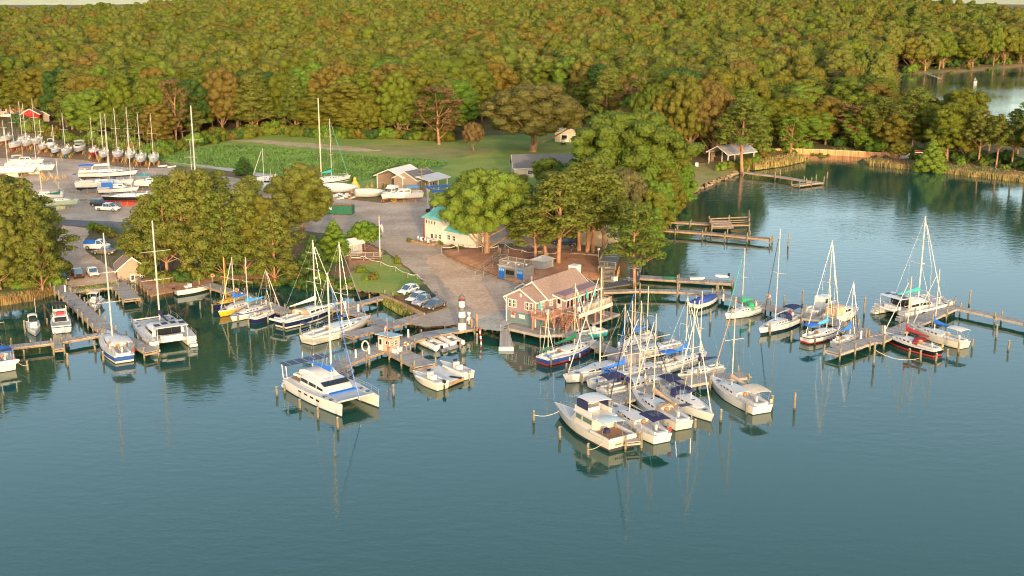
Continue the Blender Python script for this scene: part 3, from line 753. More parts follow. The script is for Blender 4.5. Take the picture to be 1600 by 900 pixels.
# undergrowth along the banks and the forest edge
def bush(px, py, wpx, label, group=None, fm=None, h=None):
    p = G(px, py); W = wpx * math.hypot(p.y, CAM_H) / F_PX
    return tree('bush', p, (h or W * .62), W, label, group, fm=fm)
brng = random.Random(3)
def bush_row(pts, n, w, label, group, fms):
    pl = [Vector((a, b)) for a, b in pts]; seg = [(pl[i + 1] - pl[i]).length for i in range(len(pl) - 1)]; T = sum(seg)
    for i in range(n):
        d = T * (i + .5) / n; k = 0
        while k < len(seg) - 1 and d > seg[k]: d -= seg[k]; k += 1
        q = pl[k].lerp(pl[k + 1], d / seg[k])
        bush(q.x + brng.uniform(-4, 4), q.y + brng.uniform(-3, 2), w * brng.uniform(.7, 1.4), label, group, brng.choice(fms))
bush_row([(330,430),(391,428),(440,434),(500,440),(545,442)], 34, 30, "leafy bush hanging over the water behind the left docks", "bushes along the bank behind the left docks", [FOL, FOLD, FOLB])
bush_row([(150,362),(185,372),(222,400),(205,385)], 12, 24, "bush on the weedy bank right of the dirt drive", "bushes right of the dirt drive", [FOL, FOLB, FOLP])
bush_row([(-10,452),(40,448),(88,440)], 9, 26, "bush between the left grove and the tan marsh grass", "bushes behind the marsh grass", [FOLB, FOL, FOLP])
bush_row([(30,200),(110,222),(190,234),(250,243),(330,222),(420,209),(520,214),(640,217),(700,220)], 110, 30, "low bush at the foot of the forest edge above the meadow", "bushes at the foot of the forest", [FOL, FOLD, FOL, FOLB])
bush_row([(1006,404),(1012,380),(1022,338),(1048,322),(1078,300)], 20, 30, "bush on the right bank above the two old wooden piers", "bushes above the old wooden piers", [FOL, FOLB, FOLR, FOLD])
bush_row([(1120,270),(1150,262),(1180,254),(1200,248)], 8, 20, "bush on the bank in front of the open boathouse", "bushes in front of the boathouse", [FOLB, FOL])
bush_row([(1212,234),(1275,236),(1320,238),(1400,242)], 15, 16, "bush just above the orange retaining wall", "bushes above the orange retaining wall", [FOL, FOLB, FOLR, FOL])
bush_row([(1420,250),(1480,254),(1560,260),(1640,272)], 15, 20, "bush between the reed bed and the tree belt", "bushes behind the reed bed", [FOL, FOLD, FOLB])
bush_row([(1382,128),(1450,112),(1530,106),(1600,100)], 14, 10, "low bush on the far bank of the back inlet", "bushes on the far bank of the inlet", [FOL, FOLB])
bush_row([(560,425),(585,432),(560,445)], 6, 15, "weedy bush on the grassy bank below the flagpole", "bushes on the bank below the flagpole", [FOLB, FOL])
bush(621, 412, 12, "clipped round bush beside the gravel road near the flagpole", fm=FOL, h=2.0)
for q in [(640, 378), (688, 382), (708, 388), (722, 388)]: bush(q[0], q[1], 12, "round shrub at the foot of the white house's terrace", "shrubs round the white house", FOL)
bush(913, 432, 10, "yellow shrub at the foot of the deck stairs", fm=FOLB)

bush_row([(225,428),(262,440),(330,432),(400,425),(455,425)], 26, 34, "bush under the tree clump between the cottage and the dock basin", "bushes under the tree clump", [FOL, FOLD, FOLB, FOLP])
bush_row([(-10,446),(30,444),(70,440),(96,425)], 12, 36, "bush at the foot of the grove by the left marsh", "bushes under the left grove", [FOL, FOLP, FOLB])
bush_row([(1380,124),(1440,108),(1520,101),(1600,95)], 22, 22, "tall bush under the trees on the far bank of the back inlet", "bushes under the far bank trees", [FOL, FOLB, FOLD])
bush_row([(1140,248),(1200,236),(1262,232)], 12, 24, "bush under the trees left of the orange retaining wall", "bushes left of the retaining wall", [FOL, FOLB])
bush_row([(1310,228),(1380,236),(1460,246),(1540,252),(1610,262)], 24, 30, "bush under the tree belt beyond the reed bed", "bushes under the tree belt", [FOL, FOLD, FOLB])

for px, py, top, wp in [(890,372,264,86),(938,374,262,80),(912,352,252,80),(1006,398,318,54),(1016,372,296,58),(1026,350,280,54),(1050,322,252,52),(1062,312,246,44),(968,330,250,60),(1010,330,262,60)]:
    ptree('oak', px, py, top, wp, "green tree in the mass between the pines and the right-hand creek", "trees between the pines and the creek", fm=FOLB if px % 4 else FOL)
# ------------------------------------------------------------------ boats
def sheer_fn(L, F): return lambda s: F * (1 + .32 * max(0, s - .35) ** 1.6 + .08 * max(0, .35 - s))
def hull_rings(L, B, F, tr=.68, full=.42, rake=.06, deep=.55, rows=None):
    """rings bow-wards; every ring runs port sheer -> keel -> starboard sheer"""
    rings = []; sh = sheer_fn(L, F)
    ss = [0, .08, .2, .35, .5, .62, .74, .84, .92, .97, 1.0]
    for s in ss:
        if s <= full: wv = tr + (1 - tr) * math.sin(math.pi / 2 * s / full)
        else: wv = max(0.012, (1 - ((s - full) / (1 - full)) ** 2.1))
        w = B / 2 * wv; z1 = sh(s)
        r = []
        x0 = -L / 2 + L * s
        flare = .10 + .22 * max(0, s - .5)
        for fz in (1, .86, .30, .08, -.25, -1):
            if fz >= 0: z = z1 * fz; ww = w * (1 - flare * (1 - fz) ** 1.5)
            else: z = deep * fz * (1 - .6 * s if fz == -1 else 1); ww = w * (.72 if fz == -.25 else .05) * (1 - .25 * (s > .8))
            x = x0 + (L * rake * fz * s ** 6 if s > .5 else -L * .02 * (1 - fz) * (1 - s) ** 4 * -1)
            r.append((x, ww, z))
        rings.append(r + [(x, -y, z) for x, y, z in r[::-1]][0:])
    return rings, ss, sh
def make_hull(root, L, B, F, hm, stripe=None, boot=None, bottom=DARKB, deckm=DECKW, tr=.68, full=.42, deep=.55, name='hull', lift=0, cy=0, rake=.06, deck=True):
    rings, ss, sh = hull_rings(L, B, F, tr, full, rake, deep)
    rings = [[(x, y + cy, z + lift) for x, y, z in r] for r in rings]
    st, bt = stripe or hm, boot or hm
    half = [st, hm, bt, bottom, bottom]
    mb = MB(); mb.loft(rings, hm, ms=half + [bottom] + half[::-1], caps=False)
    r0 = rings[0]; n = len(r0)
    for j in range(n // 2 - 1):
        mb.add([r0[j], r0[j + 1], r0[n - 2 - j], r0[n - 1 - j]], [(0, 1, 2, 3)], half[j])
    h = mb.build(name, root, smooth=True)
    if deck:
        d = MB()
        for a, b in zip(rings, rings[1:]):
            d.quad((a[0][0], a[0][1] * .985 + cy * .015, a[0][2] - .05), (b[0][0], b[0][1] * .985 + cy * .015, b[0][2] - .05), (b[-1][0], b[-1][1] * .985 + cy * .015, b[-1][2] - .05), (a[-1][0], a[-1][1] * .985 + cy * .015, a[-1][2] - .05), deckm)
        d.build('deck', root)
    return rings, sh
def beam_at(B, s, tr=.68, full=.42):
    if s <= full: return B / 2 * (tr + (1 - tr) * math.sin(math.pi / 2 * s / full))
    return B / 2 * max(.012, 1 - ((s - full) / (1 - full)) ** 2.1)
def rail(root, L, B, sh, tr, full, lift=0, s0=.02, s1=.98, h=.62, r=.015):
    mb = MB(); N = 9
    for sg in (1, -1):
        pts = []
        for i in range(N + 1):
            s = s0 + (s1 - s0) * i / N
            w = beam_at(B, s, tr, full) * .95; p = Vector((-L / 2 + L * s, sg * w, sh(s) + lift))
            mb.bar(p, p + Vector((0, 0, h)), r, STEEL, n=4); pts.append(p)
        for a, b in zip(pts, pts[1:]):
            mb.bar(a + Vector((0, 0, h)), b + Vector((0, 0, h)), r * .9, STEEL, n=4)
            mb.bar(a + Vector((0, 0, h * .5)), b + Vector((0, 0, h * .5)), r * .6, STEEL, n=4)
    mb.build('guard_rail', root)
def canopy(mb, x0, x1, w, z, m, legs=True, zdeck=None, drop=.18):
    n = 7; rings = []
    for i in range(5):
        t = i / 4; x = x0 + (x1 - x0) * t; crown = drop * (1 - (2 * t - 1) ** 2) * .5
        rings.append([(x, w * (2 * j / (n - 1) - 1), z + crown + drop * (1 - abs(2 * j / (n - 1) - 1) ** 2.2)) for j in range(n)])
    top = rings; bot = [[(x, y, zz - .05) for x, y, zz in r] for r in rings]
    mb.loft(top, m, caps=False); mb.loft(bot, m, caps=False)
    for k in (0, -1):
        for j in range(n - 1): mb.quad(top[k][j], top[k][j + 1], bot[k][j + 1], bot[k][j], m)
    for k in range(4):
        for j in (0, -1): mb.quad(top[k][j], top[k + 1][j], bot[k + 1][j], bot[k][j], m)
    if legs:
        for x in (x0 + .1, x1 - .1):
            for sg in (1, -1): mb.bar((x, sg * w * .97, z), ((x0 + x1) / 2 * .4 + x * .6, sg * w * .97, zdeck), .025, STEEL, n=4)
def windows_strip(mb, x0, x1, y, z0, z1, n, m=GLASS, gap=.18, dz=0):
    for i in range(n):
        a = x0 + (x1 - x0) * (i + gap / 2) / n; b = x0 + (x1 - x0) * (i + 1 - gap / 2) / n
        for sg in (1, -1): mb.box(((a + b) / 2, sg * y, (z0 + z1) / 2), (b - a, .03, z1 - z0), m)
def pose(bow, stern, z=0.0):
    b, s = P(*bow, 0), P(*stern, 0); c = (b + s) / 2; d = b - s
    return Vector((c.x, c.y, z)), math.atan2(d.y, d.x), d.length
BOATS = []
def boat_label(t):
    """'short name|where it lies' -> (whole label, short name)"""
    a, _, b = t.partition('|'); return (a + b).strip(), a.strip()
def spars(root, L, B, F, lift, mf, H, sh, opt, base=None):
    """mast, boom, cover, furled headsail, standing rigging; H = masthead above the water or ground"""
    col = opt.get('mast', ALU); mx = -L / 2 + L * mf; dz = sh(mf) + lift
    zb = base if base is not None else dz + .25
    r = opt.get('mr', .085)
    m = MB(); m.bar((mx, 0, zb), (mx, 0, H), r, col, r * .75, 7); mast = m.build('mast', root)
    sp = MB()
    for f in opt.get('spreaders', (.52,)):
        z = zb + (H - zb) * f; w = B * .40
        sp.bar((mx - .15, w, z + .05), (mx, 0, z), .035, col, .05, 4); sp.bar((mx - .15, -w, z + .05), (mx, 0, z), .035, col, .05, 4)
    sp.build('spreaders', mast)
    if opt.get('radar'):
        t = MB(); t.lathe([(.05, -.12), (.3, -.1), (.32, .05), (.2, .12)], WHITE, 10, (mx + .35, 0, zb + (H - zb) * .42)); t.box((mx + .15, 0, zb + (H - zb) * .42 - .14), (.5, .12, .04), col); t.build('radar_dome', mast, smooth=True)
    bx = opt.get('boom', -.40)
    if bx:
        z = zb + opt.get('bz', .95); xe = mx + bx * L
        b = MB(); b.bar((mx, 0, z), (xe, 0, z + .1), .07, col, n=6); bo = b.build('boom', root)
        if opt.get('cover'):
            k = MB(); rings = []
            for i in range(7):
                t = i / 6; x = mx + .12 + (xe - mx - .12) * t; h = (.62 * (1 - t) ** 1.4 + .24) * opt.get('cs', 1); wd = .13 + .10 * (1 - t)
                zz = z + .1 * t
                rings.append([(x, wd * math.cos(a) * (1 if math.sin(a) < .3 else .6), zz - .1 + h / 2 + h / 2 * math.sin(a)) for a in [2 * math.pi * j / 8 for j in range(8)]])
            k.loft(rings, opt['cover'], close=True)
            if opt.get('cs', 1) >= 1: k.bar((mx + .02, 0, z + .3), (mx + .02, 0, z + 1.25), .17, opt['cover'], .12, 7)
            k.build('sail_cover', bo, smooth=True)
    bowp = Vector((L / 2 * 1.0, 0, sh(1) + lift)); top = Vector((mx, 0, H - .15)); jt = Vector((mx + .1, 0, zb + (H - zb) * opt.get('jf', .97)))
    if opt.get('jib', WHITE) is not None:
        j = MB(); a = bowp + Vector((-.25, 0, .35)); q = a.lerp(jt, .92); j.bar(a, a.lerp(jt, .15), .05, opt.get('jib', CWHITE), .065, 6); j.bar(a.lerp(jt, .15), q, .065, opt.get('jib', CWHITE), .05, 6); j.lathe([(.13, 0), (.13, .16)], STEEL, 8, tuple(a - Vector((0, 0, .15)))); j.build('furled_headsail', root)
    g = MB(); rr = .008
    g.bar(bowp, jt, rr, STEEL, n=3); g.bar((-L / 2 + .1, 0, sh(0) + lift), top, rr, STEEL, n=3)
    for sg in (1, -1):
        ch = Vector((mx - .2, sg * beam_at(B, mf) * .93, dz))
        z = zb + (H - zb) * opt.get('spreaders', (.52,))[0]; tip = Vector((mx - .15, sg * B * .40, z + .05))
        g.bar(ch, tip, rr, STEEL, n=3); g.bar(tip, top, rr, STEEL, n=3); g.bar(ch + Vector((.3, 0, 0)), Vector((mx, 0, z)), rr, STEEL, n=3)
    g.build('rigging', root)
    return mast
def sailboat(label, bow, stern, top=None, L=None, H=None, B=None, F=None, hm=WHITE, stripe=None, boot=None, bottom=DARKB, mf=.58, cabin='trunk', bim=None, dodger=None, lift=0, keel=False, group=None, name='sailboat', deckm=DECKW, tr=None, rail_on=True, pose3=None, cockpit=DECKG, arch=False, dinghy=None, mizzen=None, cat_='sailboat', **opt):
    loc, rz, L0 = pose3 if pose3 else pose(bow, stern)
    L = L or L0; B = B or L * .31 * (1 if L > 9 else 1.06); F = F or (.62 + .045 * L); tr = tr if tr is not None else .66
    label = boat_label(label)
    root = thing(name, label[0], cat_, loc, rz, group)
    rings, sh = make_hull(root, L, B, F, hm, stripe, boot, bottom, deckm, tr, lift=lift, deep=.55 if not keel else .75)
    if keel:
        k = MB(); k.loft([[(x0, y * wv, z) for x0, y in ((-L * .12, 0), (-L * .05, 1), (L * .08, 1), (L * .15, 0), (L * .08, -1), (-L * .05, -1))] for z, wv in ((lift - .4, .22), (lift - 1.5, .16))], bottom, close=True)
        k.box((-L * .40, 0, lift - .55), (.45, .1, .9), bottom); k.build('keel', root)
    X = lambda s: -L / 2 + L * s
    # coach roof
    c = MB(); hgt = .42 + .012 * L; n = 7; rr = []
    s0, s1 = (.36, .80) if cabin != 'saloon' else (.34, .84)
    for i in range(n):
        s = s0 + (s1 - s0) * i / (n - 1); w = beam_at(B, s, tr) * .64; t = i / (n - 1)
        h = hgt * (1 if t < .5 else 1 - .8 * ((t - .5) / .5) ** 1.6); z = sh(s) + lift - .05
        if cabin == 'saloon': h *= 1.55 if t < .62 else 1.2
        rr.append([(X(s), w, z), (X(s), w * .9, z + h * .85), (X(s), w * .5, z + h), (X(s), -w * .5, z + h), (X(s), -w * .9, z + h * .85), (X(s), -w, z)])
    c.loft(rr, opt.get('cabm', WHITE)); cab = c.build('cabin', root, smooth=True)
    wn2 = [MB(), MB()]
    for i in range(1, 5):
        a, b = rr[i], rr[i + 1]
        if i == 4 and L < 9: continue
        for k, q in ((0, 1), (5, 4)):
            wn = wn2[k > 0]
            A = Vector(a[k]).lerp(Vector(a[q]), .35); Bq = Vector(b[k]).lerp(Vector(b[q]), .35); Cq = Vector(b[k]).lerp(Vector(b[q]), .78); D = Vector(a[k]).lerp(Vector(a[q]), .78)
            o = Vector((0, .02 if k == 0 else -.02, .004)); A, Bq, Cq, D = A + o, Bq + o, Cq + o, D + o
            i0, i1 = (.08, .92) if cabin == 'saloon' else (.18, .8)
            wn.quad(A.lerp(Bq, i0), A.lerp(Bq, i1), D.lerp(Cq, i1), D.lerp(Cq, i0), GLASS)
    wn = MB()
    for s in (.87, .62): wn.box((X(s), 0, sh(s) + lift + (.0 if s > .8 else hgt * (.8 if cabin != 'saloon' else 1.2))), (.5, .5, .06), GLASS)
    wn.build('hatches', cab)
    for q in wn2: q.build('side_windows', cab)
    # cockpit
    k = MB(); z = sh(.15) + lift
    w = beam_at(B, .15, tr) * .62
    k.box((X(.185), 0, z - .02), (L * .29, w * 1.3, .05), cockpit)
    for sg in (1, -1): k.box((X(.19), sg * w * .82, z + .13), (L * .31, w * .26, .3), WHITE)
    k.box((X(.03), 0, z + .1), (L * .04, w * 1.5, .26), WHITE)
    k.box((X(.335), 0, z + .22), (.06, .6, .55), TEAK)
    k.build('cockpit', root)
    wh = MB(); wx = X(.11)
    for i in range(12):
        a, b = 2 * math.pi * i / 12, 2 * math.pi * (i + 1) / 12
        wh.bar((wx, .45 * math.cos(a), z + .75 + .45 * math.sin(a)), (wx, .45 * math.cos(b), z + .75 + .45 * math.sin(b)), .025, STEEL, n=4)
    wh.box((wx + .15, 0, z + .4), (.2, .25, .8), WHITE); wh.build('steering_wheel', root)
    if rail_on: rail(root, L, B, sh, tr, .42, lift)
    if dodger:
        d = MB(); z = sh(.36) + lift + .1; w = beam_at(B, .36, tr) * .68; rg = []
        for x, hh, ww in ((X(.42), .35, .85), (X(.385), .95, 1), (X(.30), 1.1, 1)):
            rg.append([(x, w * ww * math.cos(a), z + hh * max(0, math.sin(a)) ** .6) for a in [math.pi * j / 8 for j in range(9)]])
        d.loft(rg, dodger, caps=False); d.loft([[(x, y * .97, zz - .03) for x, y, zz in r] for r in rg], dodger, caps=False)
        dd = d.build('spray_hood', root, smooth=True)
        q = MB(); q.quad((X(.41), w * .5, z + .45), (X(.41), -w * .5, z + .45), (X(.39), -w * .5, z + .86), (X(.39), w * .5, z + .86), BGLASS); 
        for vi in range(len(q.v)): q.v[vi] = (q.v[vi][0] + .06, q.v[vi][1], q.v[vi][2] + .05)
        q.build('hood_window', dd)
    if bim:
        b = MB(); z = sh(.15) + lift; canopy(b, X(.02), X(.28), beam_at(B, .15, tr) * .78, z + 1.75, bim, zdeck=z); bo = b.build('bimini', root)
        if opt.get('bim_solar'):
            e = MB(); 
            for yy in (.4, -.4): e.box((X(.15), yy, z + 2.03), (L * .1, .62, .03), SOLAR)
            e.build('solar_panel', bo)
    if opt.get('enclosure'):
        e = MB(); z = sh(.2) + lift; w = beam_at(B, .2, tr) * .8
        rg = [[(X(s), w * math.cos(a), z + 1.75 * max(0, math.sin(a)) ** .42) for a in [math.pi * j / 8 for j in range(9)]] for s in (.0, .1, .25, .38)]
        e.loft(rg, opt['enclosure']); e.build('cockpit_enclosure', root, smooth=True)
    if arch:
        a = MB(); z = sh(0) + lift; w = beam_at(B, .02, tr) * .85
        for sg in (1, -1): a.bar((X(.02), sg * w, z), (X(.0), sg * w * .9, z + 2.1), .04, STEEL, n=5)
        a.bar((X(0), w * .9, z + 2.1), (X(0), -w * .9, z + 2.1), .04, STEEL, n=5)
        a.box((X(.01), 0, z + 2.17), (.9, w * 1.5, .04), SOLAR); a.build('stern_arch', root)
    if H is None: H = ZT(loc.y + math.sin(rz) * X(mf), top) if top is not None else L * 1.35
    H -= loc.z
    base = rr[3][2][2] if s0 < mf < s1 else None
    spars(root, L, B, F, lift, mf, H, sh, opt, base)
    if mizzen:
        mo = dict(opt); mo.update(mizzen.get('opt', {})); mo['jib'] = None; mo['boom'] = -.2; mo['bz'] = 1.0
        o = dict(cover=mo.get('cover'), mast=mo.get('mast', ALU), jib=None, boom=-.16, spreaders=(.6,), cs=.7, mr=.07)
        spars(root, L, B, F, lift, mizzen['mf'], mizzen['H'], sh, o, sh(.1) + lift)
    if dinghy:
        raft(root, (X(-.06), 0, sh(0) + lift + .3), dinghy)
    if opt.get('lifebuoy'):
        t = MB()
        tx = X(.02); ty = -beam_at(B, .02, tr) * .9
        t.box((tx, ty, sh(0) + lift + .45), (.12, .35, .45), opt['lifebuoy']); t.build('rail_cushion', root)
    if opt.get('fender'):
        t = MB()
        for s in (.35, .55):
            t.bar((X(s), -beam_at(B, s, tr) - .12, .25 + lift), (X(s), -beam_at(B, s, tr) - .12, .85 + lift), .12, opt['fender'], n=7)
        t.build('fender', root)
    BOATS.append((root, label[1])); return root, L, B, sh, X
def raft(root, c, m):
    t = MB(); x, y, z = c
    pts = [(-.1, 1.4), (-.1, -1.4)]
    t.bar((x, y + 1.35, z), (x, y - 1.2, z), .2, m, n=8); t.bar((x + .9, y + 1.2, z), (x + .9, y - 1.2, z), .2, m, n=8)
    t.bar((x, y - 1.2, z), (x + .45, y - 1.55, z + .1), .2, m, n=8); t.bar((x + .9, y - 1.2, z), (x + .45, y - 1.55, z + .1), .2, m, n=8)
    t.box((x + .45, y, z - .08), (.7, 2.4, .06), DECKG); t.build('tender', root, smooth=True)

def powerboat(label, bow, stern, L=None, B=None, F=None, hm=WHITE, stripe=None, boot=None, bottom=DARKB, style='cruiser', canvas=None, lift=0, name='motorboat', group=None, pose3=None, **opt):
    loc, rz, L0 = pose3 if pose3 else pose(bow, stern)
    L = L or L0; B = B or L * .34; F = F or (.5 + .07 * L)
    label = boat_label(label)
    root = thing(name, label[0], opt.get('cat_', 'motorboat'), loc, rz, group)
    rings, sh = make_hull(root, L, B, F, hm, stripe, boot, bottom, DECKW, .92, .35, lift=lift, deep=.5, rake=.10)
    X = lambda s: -L / 2 + L * s; z = sh(.3) + lift; W = lambda s: beam_at(B, s, .92, .35)
    if style in ('cruiser', 'yacht', 'trawler'):
        s0, s1, h = {'cruiser': (.34, .70, .95), 'yacht': (.30, .64, 1.55), 'trawler': (.36, .62, 1.9)}[style]
        c = MB(); rr = []
        for s, hh in ((s0, 1), ((s0 + s1) / 2, 1), (s1 - .05, .96), (s1 + .05, .10 if style != 'trawler' else .98)):
            w = W(s) * .76; rr.append([(X(s), w, z - .1), (X(s), w * .92, z + h * hh), (X(s), -w * .92, z + h * hh), (X(s), -w, z - .1)])
        c.loft(rr, opt.get('cabm', WHITE)); cab = c.build('deckhouse', root)
        g = MB()
        for i in (0, 1):
            for sg in (0, 3):
                a, b = rr[i], rr[i + 1]; q = 1 if sg == 0 else 2; o = Vector((0, .025 if sg == 0 else -.025, 0))
                A, Bq, Cq, D = Vector(a[sg]).lerp(Vector(a[q]), .5), Vector(b[sg]).lerp(Vector(b[q]), .5), Vector(b[sg]).lerp(Vector(b[q]), .86), Vector(a[sg]).lerp(Vector(a[q]), .86)
                g.quad(A.lerp(Bq, .08) + o, A.lerp(Bq, .92) + o, D.lerp(Cq, .92) + o, D.lerp(Cq, .08) + o, opt.get('glass', GLASS))
        a, b = rr[2], rr[3]
        A, Bq, Cq, D = Vector(a[1]).lerp(Vector(b[0 if style != 'trawler' else 1]), .1), Vector(a[2]).lerp(Vector(b[3 if style != 'trawler' else 2]), .1), Vector(a[2]).lerp(Vector(b[2]), .8), Vector(a[1]).lerp(Vector(b[1]), .8)
        o = Vector((.05, 0, .05))
        if style != 'trawler': g.quad(A + o, Bq + o, Cq + o, D + o, opt.get('glass', GLASS))
        else:
            for yy in (-.7, 0, .7): g.box((X(s1 + .05) + .03, yy * W(s1) * .8, z + h * .68), (.03, W(s1) * .48, .5), GLASS)
        g.build('windows', cab)
        zz = z + h
        if style == 'yacht':
            f = MB(); w = W(.45) * .74
            f.box((X(.43), 0, zz + .06), (L * .34, w * 2.1, .12), WHITE)
            for sg in (1, -1): f.box((X(.46), sg * w * .95, zz + .40), (L * .26, .08, .6), WHITE)
            f.box((X(.585), 0, zz + .42), (.12, w * 1.95, .62), WHITE)
            f.box((X(.47), 0, zz + .4), (.5, w * 1.1, .5), CWHITE); f.build('flybridge', root)
            if canvas:
                e = MB(); canopy(e, X(.33), X(.56), w * .92, zz + 1.9, opt.get('ftop', WHITE), legs=True, zdeck=zz + .1)
                e.build('flybridge_top', root)
                e = MB(); e.box((X(.565), 0, zz + 1.25), (.05, w * 1.8, 1.0), canvas)
                for sg in (1, -1): e.box((X(.47), sg * w * .93, zz + 1.25), (L * .17, .04, 1.0), canvas)
                e.build('flybridge_canvas', root)
            e = MB(); canopy(e, X(.13), X(.31), w * .95, z + 1.5, opt.get('atop', WHITE), legs=True, zdeck=z - .1); e.build('cockpit_top', root)
            e = MB(); e.box((X(.16), 0, sh(.1) + lift - .02), (L * .24, W(.1) * 1.5, .04), TEAK)
            for sg in (1, -1): e.box((X(.15), sg * W(.1) * .9, sh(.1) + lift + .12), (L * .29, .2, .3), WHITE)
            e.box((X(.015), 0, sh(.1) + lift + .12), (.2, W(.1) * 1.9, .3), WHITE)
            e.box((X(.2), .5, sh(.1) + lift + .3), (.7, .7, .5), CNAVY); e.build('cockpit', root)
        elif style == 'cruiser' and opt.get('fly'):
            f = MB(); w = W(.45) * .7
            f.box((X(.42), 0, zz + .08), (L * .3, w * 2, .14), WHITE); f.box((X(.54), 0, zz + .4), (.14, w * 1.8, .6), WHITE)
            for sg in (1, -1): f.box((X(.43), sg * w * .93, zz + .36), (L * .22, .08, .5), WHITE)
            f.box((X(.40), 0, zz + .35), (.5, w * 1.2, .45), CRED if opt.get('seat') else CWHITE); f.build('flybridge', root)
            e = MB(); e.box((X(.335), 0, z + .45), (.04, w * 1.7, .85), GLASS); e.build('saloon_door', root)
            if canvas: e = MB(); canopy(e, X(.36), X(.56), w * .95, zz + 1.7, canvas, zdeck=zz); e.build('flybridge_top', root)
        elif canvas:
            e = MB(); canopy(e, X(.10), X(.42), W(.25) * .82, z + 1.5, canvas, zdeck=z); e.build('canvas_top', root)
            if opt.get('curtain'):
                e = MB()
                for sg in (1, -1): e.box((X(.26), sg * W(.25) * .8, z + .75), (L * .3, .04, 1.4), opt['curtain'])
                e.box((X(.11), 0, z + .75), (.05, W(.25) * 1.6, 1.4), opt['curtain']); e.build('canvas_curtain', root)
        if style != 'yacht':
            k = MB(); k.box((X(.17), 0, z - .02), (L * .28, W(.2) * 1.5, .05), DECKG)
            for sg in (1, -1): k.box((X(.17), sg * W(.2) * .88, z + .1), (L * .30, .16, .3), WHITE)
            k.box((X(.015), 0, z + .05), (.25, W(.05) * 1.8, .3), WHITE); k.build('cockpit', root)
        rail(root, L, B, sh, .92, .35, lift, .55, .99)
        if opt.get('letters'):
            t = MB(); w0 = .16
            for i in range(8):
                t.box((X(0) - .03, (i - 3.5) * .3, sh(0) * .62 + lift), (.03, w0 * (.7 + .3 * (i % 2)), .2), CRED if 2 <= i <= 4 else CDARK)
            t.build('stern_lettering', root)
    elif style == 'covered':
        c = MB(); rr = []
        for s in (.02, .2, .4, .6, .78, .9):
            w = W(s) * .97; h = .75 * math.sin(math.pi * (s * .8 + .12)) + .08; zz = sh(s) + lift
            rr.append([(X(s), w * math.cos(a), zz + h * max(0, math.sin(a)) ** .8) for a in [math.pi * j / 8 for j in range(9)]])
        c.loft(rr, canvas); c.build('boat_cover', root, smooth=True)
        e = MB(); e.bar((X(.5), 0, sh(.5) + .75), (X(.5), W(.5) * .95, sh(.5) + .1), .04, CWHITE, n=4); e.build('cover_strap', root)
    elif style == 'skiff':
        k = MB(); k.box((X(.45), 0, z - .02), (L * .78, W(.4) * 1.25, .06), opt.get('floor', CBEIGE))
        for sg in (1, -1): k.box((X(.38), sg * W(.3) * .86, z + .1), (L * .74, W(.3) * .22, .24), WHITE)
        k.box((X(.05), 0, z + .08), (L * .08, W(.1) * 1.6, .3), WHITE); k.build('inner_deck', root)
        c = MB(); c.box((X(.45), 0, z + .5), (.6, .7, 1.0), WHITE); c.box((X(.45) + .32, 0, z + 1.15), (.04, .66, .35), GLASS); c.box((X(.34), 0, z + .35), (.5, .9, .65), CWHITE); c.build('console', root)
        if canvas: e = MB(); canopy(e, X(.28), X(.58), W(.4) * .7, z + 1.7, canvas, zdeck=z); e.build('canvas_top', root)
    elif style == 'centre':
        c = MB(); rr = []
        for s, hh in ((.40, 1), (.58, .95), (.72, .1)):
            w = W(s) * .7; rr.append([(X(s), w, z - .1), (X(s), w * .85, z + .75 * hh), (X(s), -w * .85, z + .75 * hh), (X(s), -w, z - .1)])
        c.loft(rr, WHITE); cab = c.build('cuddy', root)
        g = MB(); g.box((X(.5), 0, z + .95), (.05, W(.5) * 1.2, .45), GLASS, ry=-.5)
        for sg in (1, -1): g.box((X(.44), sg * W(.5) * .6, z + .95), (L * .12, .04, .4), GLASS)
        g.build('windscreen', cab)
        e = MB(); canopy(e, X(.26), X(.48), W(.4) * .62, z + 1.6, canvas or WHITE, zdeck=z); e.bar((X(.3), .6, z + 1.7), (X(.28), .6, z + 4.2), .03, WHITE, n=4); e.build('hard_top', root)
        k = MB(); k.box((X(.2), 0, z - .02), (L * .34, W(.2) * 1.5, .05), DECKG); k.build('cockpit', root); rail(root, L, B, sh, .92, .35, lift, .6, .99, .4)
    if opt.get('outboard'):
        for yy in ([0] if opt['outboard'] == 1 else [-.4, .4]):
            o = MB(); o.box((X(0) - .25, yy, sh(0) + lift + .35), (.5, .36, .5), opt.get('obm', BLACKH)); o.box((X(0) - .25, yy, lift + .35), (.22, .16, 1.1), opt.get('obm', BLACKH)); o.build('outboard_motor', root, bevel=.06)
    if opt.get('flag'):
        f = MB(); f.bar((X(0), .3, sh(0) + lift), (X(-.03), .3, sh(0) + lift + 1.3), .02, STEEL, n=4); flag_cloth(f, Vector((X(-.03), .3, sh(0) + lift + 1.25)), .75, .5, Vector((-.3, .1, -.9))); f.build('ensign', root)
    BOATS.append((root, label[1])); return root
FLAGR = mat("flag_red", (.55, .05, .07), .8); FLAGW = mat("flag_white", (.75, .72, .70), .8); FLAGB = mat("flag_blue", (.03, .05, .22), .8)
def flag_cloth(mb, top, w, h, d):
    """stripes and blue canton hanging from a staff; d = direction the fly droops"""
    d = d.normalized(); v = Vector((0, 0, -1)); wave = d.cross(v)
    n = 7; nx = 6
    def pt(i, j): return top + d * (w * i / nx) + v * (h * j / n) + wave * (.06 * w * math.sin(i * 1.3))
    for j in range(n):
        for i in range(nx):
            m = FLAGB if (j < 4 and i < 3) else (FLAGR if j % 2 == 0 else FLAGW)
            mb.quad(pt(i, j), pt(i + 1, j), pt(i + 1, j + 1), pt(i, j + 1), m)
